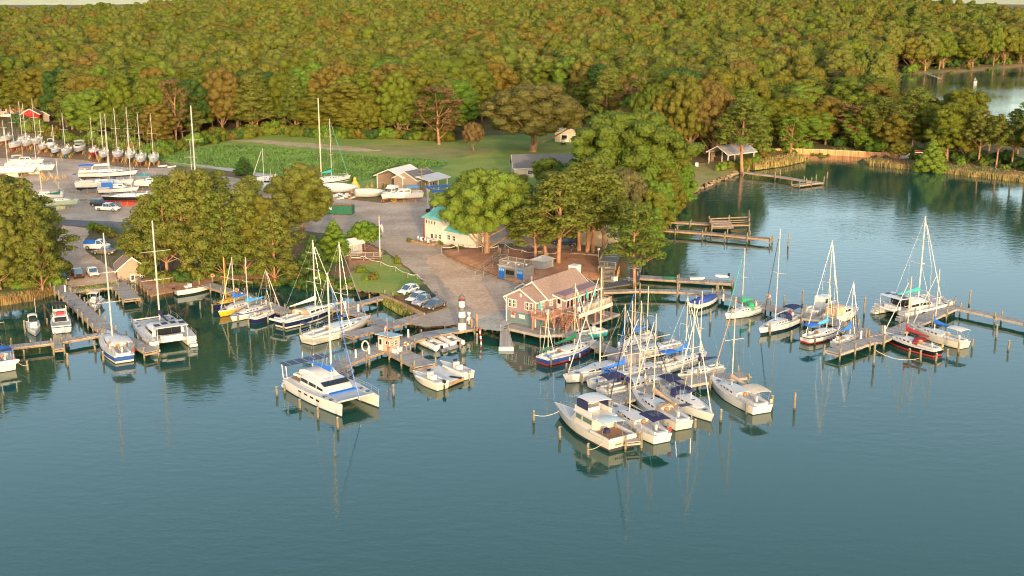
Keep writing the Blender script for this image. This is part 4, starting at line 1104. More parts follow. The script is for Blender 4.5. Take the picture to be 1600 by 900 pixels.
def inflatable(label, bow, stern, L=None, m=HYPALON, console=True, canvas=None, outboard=True, z=0.0, cat_='dinghy', name='inflatable_dinghy', group=None, floor=DECKG, flip=False):
    loc, rz, L0 = pose(bow, stern); L = L or L0; W = L * .42; r = L * .075
    if z:
        b, s = P(*bow, z), P(*stern, z); loc = (b + s) / 2; L = min(L, (b - s).length)
        W = L * .42; r = L * .075
    label = boat_label(label)
    root = thing(name, label[0], cat_, loc, rz, group)
    t = MB(); y = W / 2 - r; pts = [(-L / 2, y), (L * .15, y), (L * .33, y * .75), (L * .44, y * .38), (L * .48, 0)]
    full = pts + [(a, -b) for a, b in pts[-2::-1]]
    zz = [r + .12 * (i / 4) if i <= 4 else r + .12 * ((8 - i) / 4) for i in range(9)]
    for i in range(8):
        a, b = full[i], full[i + 1]
        t.bar((a[0], a[1], zz[i]), (b[0], b[1], zz[i + 1]), r, m, n=8)
    for i in range(1, 8): t.ball((full[i][0], full[i][1], zz[i]), r, m, 8, 5)
    t.build('tube', root, smooth=True)
    f = MB()
    if flip: f.prism([(-L * .48, y), (L * .2, y), (L * .42, 0), (L * .2, -y), (-L * .48, -y)], r * 1.2, r * 1.9, m)
    else: f.prism([(-L * .46, y * .95), (L * .2, y * .9), (L * .4, 0), (L * .2, -y * .9), (-L * .46, -y * .95)], r * .5, r * .8, floor)
    f.box((-L * .45, 0, r * 1.1), (.08, y * 1.9, r * 1.6), WHITE); f.build('floor', root)
    if console:
        c = MB(); c.box((0, 0, .55), (L * .12, .55, .8), WHITE); c.box((L * .07, 0, 1.05), (.04, .5, .3), GLASS); c.box((-L * .16, 0, .45), (L * .12, .75, .5), CGREY); c.build('console', root)
    if canvas: e = MB(); canopy(e, -L * .25, L * .12, W * .42, 1.75, canvas, zdeck=.4); e.build('canvas_top', root)
    if outboard: o = MB(); o.box((-L * .53, 0, .6), (.4, .34, .5), BLACKH); o.box((-L * .53, 0, .2), (.2, .14, .7), BLACKH); o.build('outboard_motor', root, bevel=.05)
    BOATS.append((root, label[1])); return root

def catamaran(label, bow, stern, width, top, L=None, mf=.55, cover=CNAVY, hm=WHITE, roof='hardtop', solar=True, jib=CWHITE, stern_solar=False, accent=None, transom_up=True, dinghy=None, H=None, boom=-.42, loc=None, extra=None):
    """bow and stern pixels on the centre line, both on the water"""
    l0, rz, L0 = pose(bow, stern); L = L or L0; loc = loc or l0; Bt = width; hb = Bt * .24; F = 1.25 + .02 * L
    label = boat_label(label)
    root = thing('catamaran', label[0], 'catamaran', loc, rz); X = lambda s: -L / 2 + L * s
    cy = Bt / 2 - hb / 2
    for sg in (1, -1):
        rings, sh = make_hull(root, L, hb, F, hm, None, None, CNAVY if accent else DARKB, DECKW, .78, .35, deep=.5, name='hull', cy=sg * cy, rake=.015)
        w = MB()
        for k in range(4): w.box((X(.34 + .11 * k), sg * (cy + hb * .5 - .03), F * .72), (L * .055, .06, .22), GLASS)
        for s in (.70, .82): w.box((X(s), sg * cy, sh(s) + .0), (.55, .5, .06), GLASS)
        w.build('hull_windows', root)
        st = MB()
        for k in range(3): st.box((X(-.015) - .25 * k, sg * cy, F * (.75 - .27 * k)), (.35, hb * (.72 - .05 * k), .12), WHITE)
        st.box((X(-.03), sg * cy, .28), (.9, hb * .66, .4), hm)
        st.build('stern_steps', root)
    z = F + .02
    d = MB(); d.box((X(.36), 0, F * .78), (L * .58, Bt - hb * .9, F * .46), hm); d.build('bridge_deck', root, bevel=.1)
    tr = MB(); tr.box((X(.79), 0, F + .06), (L * .27, Bt - hb * 1.15, .03), DECKG); tr.build('trampoline', root)
    cb = MB(); cb.bar((X(.935), cy, F + .25), (X(.935), -cy, F + .25), .12, ALU); cb.build('crossbeam', root)
    c = MB(); rr = []; wid = Bt - hb * 1.1
    for s, h, ww in ((.20, 1.22, .92), (.36, 1.3, .95), (.50, 1.2, .92), (.60, .72, .84), (.67, .02, .72)):
        w = wid / 2 * ww; rr.append([(X(s), w, z - .1), (X(s), w * .93, z + h * .7), (X(s), w * .7, z + h), (X(s), -w * .7, z + h), (X(s), -w * .93, z + h * .7), (X(s), -w, z - .1)])
    c.loft(rr, WHITE); cab = c.build('saloon', root, smooth=True)
    g = MB()
    for i in (0, 1, 2):
        for a, q in ((0, 1), (5, 4)):
            A, B2, C2, D = (Vector(rr[i][a]).lerp(Vector(rr[i][q]), .45), Vector(rr[i + 1][a]).lerp(Vector(rr[i + 1][q]), .45), Vector(rr[i + 1][a]).lerp(Vector(rr[i + 1][q]), .9), Vector(rr[i][a]).lerp(Vector(rr[i][q]), .9))
            o = Vector((0, .03 if a == 0 else -.03, 0)); g.quad(A.lerp(B2, .06) + o, A.lerp(B2, .94) + o, D.lerp(C2, .94) + o, D.lerp(C2, .06) + o, GLASS)
    for yy in (-.5, -.17, .17, .5):
        A = Vector((X(.60), yy * wid * .55, z + .72 + .05)); Bq = Vector((X(.53), yy * wid * .55, z + 1.1))
        gw = MB(); gw.add([A + Vector((0, -.5, .03)), A + Vector((0, .5, .03)), Bq + Vector((0, .5, .05)), Bq + Vector((0, -.5, .05))], [(0, 1, 2, 3)], GLASS); gw.build('front_window', cab)
    g.build('windows', cab)
    if accent: a = MB(); a.box((X(.69), 0, z + .1), (.6, wid * .72, .24), accent); a.build('deck_cover', root)
    if roof == 'hardtop':
        h = MB(); h.box((X(.12), 0, z + 1.98), (L * .24, wid * .88, .12), WHITE)
        for x in (.015, .22):
            for sg in (1, -1): h.bar((X(x), sg * wid * .41, z), (X(x), sg * wid * .41, z + 1.95), .05, WHITE, n=5)
        ht = h.build('cockpit_roof', root, bevel=.05)
        if solar:
            e = MB()
            for yy in (-.34, -.12, .12, .34):
                e.box((X(.12 if abs(yy) > .2 else .16), yy * wid, z + 2.07), (L * .09, wid * .16, .03), SOLAR)
            e.build('solar_panel', ht)
        e = MB(); e.box((X(.19), 0, z + .95), (.05, wid * .7, 1.7), GLASS); e.build('saloon_door', root)
    else:
        b = MB(); rr2 = []
        for s, hh in ((.10, 1.35), (.2, 1.75), (.34, 1.85), (.44, 1.3)):
            w = wid * .34; rr2.append([(X(s), w, z + .9), (X(s), w * .9, z + hh), (X(s), -w * .9, z + hh), (X(s), -w, z + .9)])
        b.loft(rr2, CWHITE); b.build('cockpit_roof', root, smooth=True)
    k = MB(); k.box((X(.10), 0, F + .03), (L * .18, wid * .9, .04), TEAK if roof != 'hardtop' else DECKG); k.box((X(.06), 0, F + .25), (.6, wid * .6, .45), CWHITE); k.build('cockpit', root)
    if stern_solar:
        e = MB(); e.box((X(-.01), 0, z + 2.0), (L * .13, Bt * .92, .06), SOLAR)
        for i in range(5): e.box((X(-.01), (i - 2) * Bt * .18, z + 2.035), (L * .13, .05, .02), STEEL)
        for sg in (1, -1):
            for x in (-.05, .03): e.bar((X(x), sg * Bt * .42, z - .2), (X(x), sg * Bt * .44, z + 2.0), .06, WHITE, n=5)
        e.build('solar_arch', root)
    if dinghy: raft(root, (X(-.05), 0, F + .05), dinghy)
    for sg in (1, -1):
        m = MB(); pts = [Vector((X(s), sg * (Bt / 2 - .15 - (0 if s < .8 else (s - .8) * hb * 1.4)), sheer_fn(L, F)(s))) for s in (.02, .2, .4, .6, .8, .97)]
        for p in pts: m.bar(p, p + Vector((0, 0, .65)), .022, STEEL, n=4)
        m.path([p + Vector((0, 0, .65)) for p in pts], .02, STEEL, 4); m.path([p + Vector((0, 0, .35)) for p in pts], .014, STEEL, 4); m.build('guard_rail', root)
    if H is None: H = ZT(loc.y, top)
    spars(root, L, Bt * .8, F, 0, mf, H, lambda s: F, dict(cover=cover, jib=jib, boom=boom, spreaders=(.42, .7), mr=.14, bz=1.25, radar=True), z + .9)
    BOATS.append((root, label[1])); return root
# ------------------------------------------------------------------ buildings
SIDING = {}
def siding(name, rgb, w=.2, axis=2): return plank_mat(name, rgb, w, .06, axis)
ROOF_BR = mat("brown_shingles", (.27, .19, .16), .95, var=.2, scale=3.5, bump=.2)
ROOF_GR = mat("grey_shingles", (.13, .13, .135), .95, var=.2, scale=3.5)
ROOF_TQ = plank_mat("turquoise_metal_roof", (.16, .50, .44), .45, .06, 0)
ROOF_WH = plank_mat("white_metal_roof", (.66, .66, .65), .6, .05, 0)
TRIM = mat("white_trim", (.58, .555, .52), .5, var=.04)
W_PLUM_LIT = plank_mat("sunlit_plum_siding", (.27, .18, .195), .16, .07, 2)
W_TEAL_SHADE = plank_mat("shaded_teal_siding", (.115, .17, .20), .16, .06, 2)  # same wall as the plum siding, its evening shade put into the colour
W_CREAM = plank_mat("cream_siding", (.50, .44, .37), .2, .05, 2)
W_TAN = plank_mat("tan_siding", (.33, .25, .20), .2, .08, 2)
W_GREY = plank_mat("grey_siding", (.30, .31, .33), .25, .08, 0)
W_RED = plank_mat("red_barn_boards", (.50, .035, .03), .25, .1, 0)
BRICK = mat("dark_brick", (.17, .10, .08), .9, var=.3, scale=5)
def window(root, c, ax, w, h, m=TRIM, glass=GLASS, name='window', bars=True):
    """c centre on the wall; ax = unit vector out of the wall"""
    ax = Vector(ax).normalized(); side = Vector((-ax.y, ax.x, 0)); c = Vector(c)
    ang = math.atan2(ax.y, ax.x)
    f = MB(); t = .14
    for s in (1, -1): f.box(c + ax * .03 + side * s * (w / 2), (.1, t, h + t), m, ang); f.box(c + ax * .03 + Vector((0, 0, s * h / 2)), (.096, w + t * .9, t), m, ang)
    if bars: f.box(c + ax * .035, (.08, .07, h), m, ang); f.box(c + ax * .035, (.076, w, .06), m, ang)
    o = f.build(name, root)
    g = MB(); g.box(c + ax * .012, (.05, w, h), glass, ang); g.build('pane', o)
    return o
def gable(root, x0, x1, y0, y1, ze, zr, m, over=.35, name='roof', th=.14, trim=TRIM, yr=None):
    """ridge along x; fascia in the trim paint"""
    yr = (y0 + y1) / 2 if yr is None else yr
    r = MB(); a, b = x0 - over, x1 + over
    for ye, sg in ((y0, -1), (y1, 1)):
        sl = (zr - ze) / abs(yr - ye); yo = ye + sg * over; zo = ze - sl * over
        top = [(a, yr, zr), (b, yr, zr), (b, yo, zo), (a, yo, zo)]
        r.add([Vector(p) + Vector((0, 0, th)) for p in top] + [Vector(p) for p in top], [(0, 1, 2, 3), (4, 7, 6, 5), (0, 4, 5, 1), (2, 6, 7, 3), (0, 3, 7, 4), (1, 5, 6, 2)], m)
    o = r.build(name, root)
    f = MB()
    for ye, sg in ((y0, -1), (y1, 1)):
        sl = (zr - ze) / abs(yr - ye); yo = ye + sg * over; zo = ze - sl * over
        f.box(((a + b) / 2, yo + sg * .04, zo + .04), (b - a, .06, .24), trim)
        for xx, d in ((a - .03, 0), (b + .03, 0)):
            f.loft([[(xx - .035, yr, zr - .1), (xx + .035, yr, zr - .1), (xx + .035, yr, zr + th + .03), (xx - .035, yr, zr + th + .03)], [(xx - .035, yo, zo - .1), (xx + .035, yo, zo - .1), (xx + .035, yo, zo + th + .03), (xx - .035, yo, zo + th + .03)]], trim, close=True)
    f.build('fascia', o)
    return o
def walls(root, x0, x1, y0, y1, z0, ze, zr, m, name='wall', yr=None, lower=None, zsplit=None):
    yr = (y0 + y1) / 2 if yr is None else yr; w = MB()
    zs = zsplit if zsplit else z0
    if zsplit: w.box(((x0 + x1) / 2, (y0 + y1) / 2, (z0 + zs) / 2), (x1 - x0, y1 - y0, zs - z0), lower)
    pr = [(y0, zs), (y1, zs), (y1, ze), (yr, zr), (y0, ze)]
    w.loft([[(x0, y, z) for y, z in pr], [(x1, y, z) for y, z in pr]], m, close=True)
    return w.build(name, root)
def door(root, c, ax, w=.95, h=2.05, m=TRIM, handle=True):
    ax = Vector(ax).normalized(); ang = math.atan2(ax.y, ax.x); side = Vector((-ax.y, ax.x, 0)); c = Vector(c)
    f = MB(); f.box(c + ax * .03, (.08, w, h), m, ang); f.box(c + ax * .055 + Vector((0, 0, h * .18)), (.06, w * .6, h * .45), GLASS, ang); o = f.build('door', root)
    g = MB(); g.box(c + ax * .10 + side * w * .38, (.05, .06, .14), STEEL, ang); g.build('handle', o)
    return o
def railing(mb, a, b, h=1.0, m=WOODO, step=1.6, pick=.16):
    a, b = Vector(a), Vector(b); L = (b - a).length; n = max(1, int(L / step))
    for i in range(n + 1):
        p = a.lerp(b, i / n); mb.bar(p, p + Vector((0, 0, h + .08)), .06, m, n=4)
    mb.bar(a + Vector((0, 0, h)), b + Vector((0, 0, h)), .06, m, n=4); mb.bar(a + Vector((0, 0, .15)), b + Vector((0, 0, .15)), .045, m, n=4)
    k = int(L / pick)
    for i in range(k): p = a.lerp(b, (i + .5) / k); mb.bar(p + Vector((0, 0, .15)), p + Vector((0, 0, h)), .022, m, n=3)
def stair(name_root, a, b, width, m=WOODO, n=9, rail=True, rm=None):
    """treads and stringers from the low point a to the high point b"""
    a, b = Vector(a), Vector(b); d = (b - a); h = Vector((d.x, d.y, 0)).normalized(); s = Vector((-h.y, h.x, 0)); ang = math.atan2(h.y, h.x)
    t = MB()
    for i in range(n): p = a.lerp(b, (i + .5) / n); t.box(p, (.34, width, .06), m, ang)
    for sg in (1, -1): t.loft([[a + s * sg * width / 2 + Vector((0, 0, z)) + s * y for y, z in ((-.04, -.25), (.04, -.25), (.04, .08), (-.04, .08))], [b + s * sg * width / 2 + Vector((0, 0, z)) + s * y for y, z in ((-.04, -.25), (.04, -.25), (.04, .08), (-.04, .08))]], m, close=True)
    t.build('steps', name_root)
    if rail:
        r = MB()
        for sg in (1, -1):
            o = s * sg * width / 2
            for i in range(4): p = a.lerp(b, i / 3) + o; r.bar(p, p + Vector((0, 0, 1.0)), .05, rm or m, n=4)
            for zz in (1.0, .5): r.bar(a + o + Vector((0, 0, zz)), b + o + Vector((0, 0, zz)), .045, rm or m, n=4)
        r.build('handrail', name_root)

# --- the dock house (restaurant) over the water: local x runs back from the gable front, y to the left
DO = P(837, 512.5, 1.2); DRZ = R(52)
PORCHF = mat('porch_frame', (.36, .27, .23), .7)
REDDECK = mat('stained_deck_wood', (.34, .165, .105), .8, var=.2)
def dock_house():
    t = thing('dock_house', "sunlit plum and shaded teal two-storey house on pilings with white trim, brown shingle roof", 'building', DO, DRZ)
    Z = -.0
    walls(t, 0, 2.8, 0, 6.0, .05, 4.35, 5.9, W_PLUM_LIT, lower=W_TEAL_SHADE, zsplit=2.05)  # low sun above and shade below, painted as two wall colours
    walls(t, 2.8, 14.4, -.25, 6.4, .05, 4.35, 6.55, W_PLUM_LIT, yr=2.7)
    w = MB(); w.box((9.5, -1.35, 3.55), (9.8, 2.2, 2.4), W_PLUM_LIT); w.build('porch_wall', t)
    gable(t, 0, 2.6, 0, 6.0, 4.35, 5.95, ROOF_BR)
    gable(t, 2.9, 14.4, -.3, 6.4, 4.35, 6.65, ROOF_BR, yr=2.7)
    # porch roof carries the right slope further out
    r = MB(); sl = (6.65 - 4.35) / 3.0
    top = [(4.2, -.2, 4.62), (14.9, -.2, 4.62), (14.9, -2.75, 4.0), (4.2, -2.75, 4.0)]
    r.add([Vector(p) + Vector((0, 0, .14)) for p in top] + [Vector(p) for p in top], [(0, 1, 2, 3), (4, 7, 6, 5), (0, 4, 5, 1), (2, 6, 7, 3), (0, 3, 7, 4), (1, 5, 6, 2)], ROOF_BR)
    po = r.build('porch_roof', t)
    r = MB(); r.box((9.55, -2.80, 4.06), (10.8, .07, .26), TRIM); r.loft([[(4.14, -.2, 4.5), (4.2, -.2, 4.5), (4.2, -.2, 4.8), (4.14, -.2, 4.8)], [(4.14, -2.8, 3.88), (4.2, -2.8, 3.88), (4.2, -2.8, 4.18), (4.14, -2.8, 4.18)]], TRIM, close=True); r.build('fascia', po)
    for y in (4.75, 1.35): 
        for s in (.42, -.42): window(t, (-.0, y + s, 3.35), (-1, 0, 0), .72, 1.25)
    window(t, (0.95, 0, 3.35), (0, -1, 0), .7, 1.2); window(t, (1.75, 0, 3.35), (0, -1, 0), .7, 1.2)
    window(t, (2.8 + 1.0, -.25, 3.5), (0, -1, 0), .65, 1.1)
    door(t, (4.6, -1.3, 3.4), (-1, 0, 0), 1.0, 2.05)
    for i in range(9): window(t, (5.4 + i * 1.03, -2.45, 3.45), (0, -1, 0), .8, 1.75, m=PORCHF, bars=False)
    v = MB(); v.box((-.03, 3.0, 4.95), (.06, .35, .55), TRIM); v.build('gable_vent', t)
    c = MB()
    for y in (.06, 5.94): c.box((-.02, y, 2.2), (.16, .16, 4.3), TRIM)
    c.bar((-.25, 6.25, 4.0), (-.05, 5.97, 3.4), .06, TRIM, n=6); c.build('corner_board', t)
    s = MB(); s.box((-.04, 4.55, 1.35), (.06, 1.0, .95), REDDECK); s.box((-.06, 4.55, 1.2), (.06, .8, .35), TRIM); s.ball((-.07, 4.6, 1.62), (.06, .28, .22), REDP, 8, 5); s.bar((-.07, 4.9, 1.9), (-.07, 5.05, 2.15), .04, ORANGE, n=5); s.build('wall_sign', t)
    s = MB(); s.box((-.04, 2.75, 1.42), (.06, 1.15, .62), TRIM)
    for k, (a, b) in enumerate([(-.3, .12), (.05, .12), (.3, .12), (-.2, -.12), (.2, -.12)]): s.box((-.075, 2.75 + a, 1.42 + b), (.02, .2, .1), CTEAL)
    s.build('menu_sign', t)
    # white lift shaft and lean-to behind
    s = MB(); s.box((15.6, 3.4, 3.4), (1.6, 1.5, 7.2), TRIM); s.build('white_stack', t)
    walls(t, 16.5, 19.5, 2.2, 5.4, .05, 2.9, 3.6, TRIM, name='side_shed_wall'); gable(t, 16.5, 19.5, 2.2, 5.4, 2.95, 3.65, ROOF_GR, name='side_shed_roof')
    walls(t, 7.5, 14.0, 6.5, 9.6, .05, 3.6, 4.6, W_GREY, name='rear_wing_wall'); gable(t, 7.5, 14.0, 6.5, 9.6, 3.65, 4.65, ROOF_BR, name='rear_wing_roof')
    e = MB(); e.lathe([(.16, 0), (.16, .7), (.24, .72), (.24, .82)], TRIM, 8, (9.5, 8.0, 4.6)); e.build('roof_vent', t)
    # upper deck, posts, rails
    d = MB(); d.prism([(-1.3, -.05), (2.8, -.05), (2.8, -.3), (4.5, -.3), (4.5, -2.46), (13.4, -2.46), (13.4, -5.8), (3.6, -5.8), (3.1, -3.1), (-1.3, -3.0)][::-1], 2.2, 2.38, DECKB); d.build('upper_deck', t)
    d = MB()
    for a, b in (((-1.34, -3.05), (3.1, -3.14)), ((-1.34, 0), (-1.34, -3.05))): d.loft([[Vector((*a, 2.0)), Vector((*a, 2.42))], [Vector((*b, 2.0)), Vector((*b, 2.42))]], REDDECK, caps=False)
    d.loft([[Vector((*a, z)) for z in (1.75, 2.45)] for a in ((3.6, -5.86), (13.45, -5.86))], TRIM, caps=False); d.loft([[Vector((*a, z)) for z in (1.75, 2.45)] for a in ((13.45, -5.86), (13.45, -2.5))], TRIM, caps=False)
    d.build('deck_fascia', t)
    r = MB(); railing(r, (-1.3, -.1, 2.38), (-1.3, -2.95, 2.38), m=REDDECK); railing(r, (-1.3, -2.95, 2.38), (2.9, -3.05, 2.38), m=REDDECK); railing(r, (4.9, -5.75, 2.38), (13.35, -5.75, 2.38), m=TANSPAR); railing(r, (13.35, -5.75, 2.38), (13.35, -2.5, 2.38)); r.build('deck_railing', t)
    p = MB()
    for x, y in ((-1.2, -.3), (-1.2, -2.9), (1.0, -2.95), (3.0, -3.0), (3.8, -5.7), (6.2, -5.7), (8.6, -5.7), (11, -5.7), (13.3, -5.7), (5, -2.6), (9, -2.6), (13.3, -2.6)): p.box((x, y, 1.1), (.22, .22, 2.2), REDDECK)
    for x0 in (3.8, 8.6): p.bar((x0, -5.7, 2.0), (x0 + 2.4, -5.7, .9), .06, YELLOWP, n=4)
    p.build('deck_post', t)
    st = bpy.data.objects.new('deck_stairs', None); COL.objects.link(st); st.parent = t
    stair(st, (.9, -4.6, .1), (4.4, -4.4, 2.38), 1.2, REDDECK, 10)
    # lower storey back wall in shade
    return t
dock_house()
def house_local(x, y, z): return DO + Matrix.Rotation(DRZ, 3, 'Z') @ Vector((x, y, z))
# wharf under the house
def wharf():
    t = thing('wharf', "grey plank wharf on pilings running round the foot of the plum dock house", 'wharf', DO, DRZ)
    d = MB(); d.prism([(-2.7, 7.0), (-2.7, -2.9), (-.2, -5.6), (13.4, -5.9), (15.5, -5.9), (15.5, 6.4), (2, 7.0)][::-1], -.28, -.02, DECKP); d.build('deck', t)
    e = MB()
    for a, b in (((-2.75, 7.0), (-2.75, -2.9)), ((-2.75, -2.95), (-.2, -5.66)), ((-.2, -5.66), (15.5, -5.96))): e.loft([[Vector((*q, z)) for z in (-.42, .02)] for q in (a, b)], WOODG, caps=False)
    e.build('edge_beam', t)
    for x, y in [(-2.6, 6.8), (-2.6, 3.5), (-2.6, .3), (-2.55, -2.8), (-.2, -5.5), (3, -5.6), (6.5, -5.7), (10, -5.75), (13.3, -5.8), (15.3, -5.8), (-1.4, -4.2)]:
        p = MB(); h = .75 if (x, y) in ((-2.55, -2.8), (-.2, -5.5)) else -.0
        p.bar((x, y, -2), (x, y, -.6), .16, WOODW, n=7); p.bar((x, y, -.6), (x, y, h), .155, WOODP, n=7); p.build('piling', t)
wharf()
# closed sunshades, tables and a banner on the upper deck
def parasol(x, y, z0, label, group):
    t = thing('closed_parasol', label, 'parasol', house_local(x, y, z0), 0, group)
    p = MB(); p.bar((0, 0, 0), (0, 0, 2.5), .03, WOODO, n=5); p.lathe([(.3, 0), (.3, .07)], CONC, 8); p.build('pole', t)
    c = MB(); c.lathe([(.10, 1.0), (.20, 1.15), (.15, 1.9), (.04, 2.5)], CTEAL, 8); c.build('canopy', t)
parasol(-.5, -1.2, 2.38, "closed teal parasol on the near corner of the upper deck, by the double window", "closed teal parasols")
for i, x in enumerate((7.2, 9.6, 11.9)): parasol(x, -3.3, 2.38, "closed teal parasol along the long glazed porch of the dock house", "closed teal parasols")
def table(p, label, group, z=0):
    t = thing('patio_table', label, 'table', p, random.uniform(0, 1), group)
    a = MB(); a.lathe([(.5, .70), (.5, .75)], WHITE, 12); a.build('tabletop', t)
    a = MB(); a.bar((0, 0, 0), (0, 0, .7), .05, WHITE); a.lathe([(.3, 0), (.28, .05)], WHITE, 8); a.build('pedestal', t)
    for k in range(3):
        an = k * 2.1 + .4; c = MB(); q = Vector((math.cos(an) * .85, math.sin(an) * .85, 0))
        s = thing('patio_chair', "white patio chair at a table " + label.split(' table ')[-1], 'chair', Vector(p) + q, an, "patio chairs " + group)
        c.box((0, 0, .42), (.45, .45, .06), WHITE); c.build('seat', s)
        c = MB(); c.box((.22, 0, .68), (.05, .45, .5), WHITE); c.build('backrest', s)
        for dx in (-.18, .18):
            for dy in (-.18, .18): c = MB(); c.bar((dx, dy, 0), (dx, dy, .42), .025, WHITE, n=4); c.build('leg', s)
for i, x in enumerate((5.6, 8.4, 10.8, 12.6)): table(house_local(x, -4.6, 2.38), "round white patio table on the long upper deck of the dock house", "tables on the upper deck")
table(house_local(.8, -1.7, 2.38), "round white patio table on the near corner of the upper deck", "table on the near deck corner")

# --- striped lighthouse
def lighthouse():
    p = P(722, 514.5, GZ0); t = thing('lighthouse', "small black and white striped lighthouse at the corner of the paved wharf", 'lighthouse', p)
    DG = mat("black_band", (.10, .105, .115), .6); b = MB()
    zs = [0, 1.15, 2.05, 3.0, 3.75, 4.75]; rs = [.72, .66, .60, .55, .50, .46]
    b.lathe(list(zip(rs, zs)), WHITE, 16, ms=[WHITE, DG, WHITE, DG, WHITE]); b.build('tower', t, smooth=True)
    g = MB(); g.lathe([(.58, 4.75), (.58, 4.85)], DG, 16)
    for i in range(8): a = i * math.pi / 4; g.bar((.54 * math.cos(a), .54 * math.sin(a), 4.85), (.54 * math.cos(a), .54 * math.sin(a), 5.3), .02, BLACKH, n=4)
    g.build('gallery', t)
    l = MB(); l.lathe([(.2, 4.85), (.2, 5.35)], REDP, 10); l.build('lamp', t)
    c = MB(); c.lathe([(.46, 5.35), (.40, 5.5), (.06, 5.85)], DG, 12); c.build('cap', t)
lighthouse()
# --- dock attendant's hut
def hut():
    p = P(608, 546, 1.2); t = thing('dock_hut', "small peach dock hut with a pale blue slanted roof on the long pier", 'hut', p, R(-35))
    PEACH = plank_mat("peach_boards", (.55, .33, .26), .18, .08, 2)
    w = MB(); w.loft([[(x, y, 0), (x, y, 2.15 + .0)] for x, y in ((-1.3, -1.0), (1.3, -1.0), (1.3, 1.0), (-1.3, 1.0), (-1.3, -1.0))], PEACH, caps=False)
    w.add([(-1.3, -1, 2.15), (1.3, -1, 2.15), (1.3, 1, 2.15), (-1.3, 1, 2.15)], [(0, 1, 2, 3)], PEACH); w.build('wall', t)
    r = MB(); r.add([(-1.65, -1.35, 2.42), (1.65, -1.35, 2.42), (1.65, 1.35, 2.18), (-1.65, 1.35, 2.18), (-1.65, -1.35, 2.54), (1.65, -1.35, 2.54), (1.65, 1.35, 2.30), (-1.65, 1.35, 2.30)], [(0, 3, 2, 1), (4, 5, 6, 7), (0, 1, 5, 4), (1, 2, 6, 5), (2, 3, 7, 6), (3, 0, 4, 7)], mat("pale_blue_roof", (.32, .46, .52), .6)); r.build('roof', t)
    window(t, (1.3, .1, 1.35), (1, 0, 0), .75, .8); window(t, (-1.3, .3, 1.35), (-1, 0, 0), .6, .9); door(t, (-.75, -1.0, 1.0), (0, -1, 0), .75, 1.9)
    window(t, (.6, -1.0, 1.4), (0, -1, 0), .8, .6, bars=False)
    b = MB(); b.box((1.75, -.2, .3), (.8, 1.5, .6), WHITE); b.box((1.75, -.2, .63), (.84, 1.54, .07), WHITE); b.build('dock_box', t)
    l = thing('life_ring', "red life ring hanging on the side of the peach dock hut", 'life ring', t.matrix_basis @ Vector((1.40, -.7, 1.3)), R(-35))
    m = MB()
    for i in range(12): a, c = 2 * math.pi * i / 12, 2 * math.pi * (i + 1) / 12; m.bar((0, .22 * math.cos(a), .22 * math.sin(a)), (0, .22 * math.cos(c), .22 * math.sin(c)), .07, REDP if i % 3 else FLAGW, n=6)
    m.build('ring', l)
hut()
# --- white house with turquoise roof, largely behind the oak
def white_house():
    a, b = P(664, 376, GZ0), P(726, 390, GZ0); d = b - a; rz = math.atan2(d.y, d.x); L = d.length
    t = thing('white_house', "white two-storey house with a turquoise metal roof, partly hidden behind the garden oak", 'house', a, rz)
    W_ = plank_mat("white_siding", (.66, .60, .555), .2, .04, 2)
    walls(t, 0, 5.6, 0, 5.5, 0, 5.2, 6.9, W_); 
    r = MB(); z0, z1 = 5.1, 7.3
    r.add([(-.5, -.6, z0), (6.1, -.6, z0), (6.1, 6.1, z0), (-.5, 6.1, z0), (1.2, 2.75, z1), (5.0, 2.75, z1)], [(0, 1, 5, 4), (1, 2, 5), (2, 3, 4, 5), (3, 0, 4), (0, 3, 2, 1)], ROOF_TQ); r.build('roof', t)
    walls(t, 5.6, L + .5, .6, 5.0, 0, 3.0, 4.2, W_, name='wing_wall'); gable(t, 5.6, L + .5, .6, 5.0, 3.05, 4.3, ROOF_TQ, name='wing_roof')
    for x in (.7, 1.5, 2.4, 3.3): window(t, (x, 0, 4.3), (0, -1, 0), .5, .8, bars=False)
    door(t, (2.4, 0, 1.05), (0, -1, 0), .9, 2.0); window(t, (3.6, 0, 1.5), (0, -1, 0), .8, .9); window(t, (4.9, 0, 1.6), (0, -1, 0), .8, 1.0)
    for x in (7.0, 8.6): window(t, (x, .6, 1.7), (0, -1, 0), .9, 1.1)
    c = MB(); c.box((-.55, 1.4, 1.5), (1.0, 2.2, 3.0), BRICK); c.build('chimney', t)
    e = MB(); e.box((2.8, -.05, 5.0), (5.7, .1, .16), mat("rust_trim", (.30, .07, .05), .6)); e.box((.02, -.06, 2.5), (.12, .1, 5), mat("rust_trim", (.30, .07, .05), .6)); e.build('trim', t)
    p = thing('terrace', "timber-edged terrace with planters in front of the white house", 'terrace', a, rz)
    k = MB(); k.box((2.2, -1.6, .2), (5.2, 3.0, .4), DECKB); k.build('floor', p); k = MB(); k.box((2.2, -3.2, .28), (5.6, .2, .56), WOODO); k.box((4.9, -1.6, .28), (.2, 3.2, .56), WOODO); k.build('edge', p)
    table(t.matrix_basis @ Vector((1.0, -1.7, .4)), "white patio table on the terrace of the white house", "tables on the terrace")
    table(t.matrix_basis @ Vector((3.4, -1.8, .4)), "white patio table on the terrace of the white house", "tables on the terrace")
white_house()
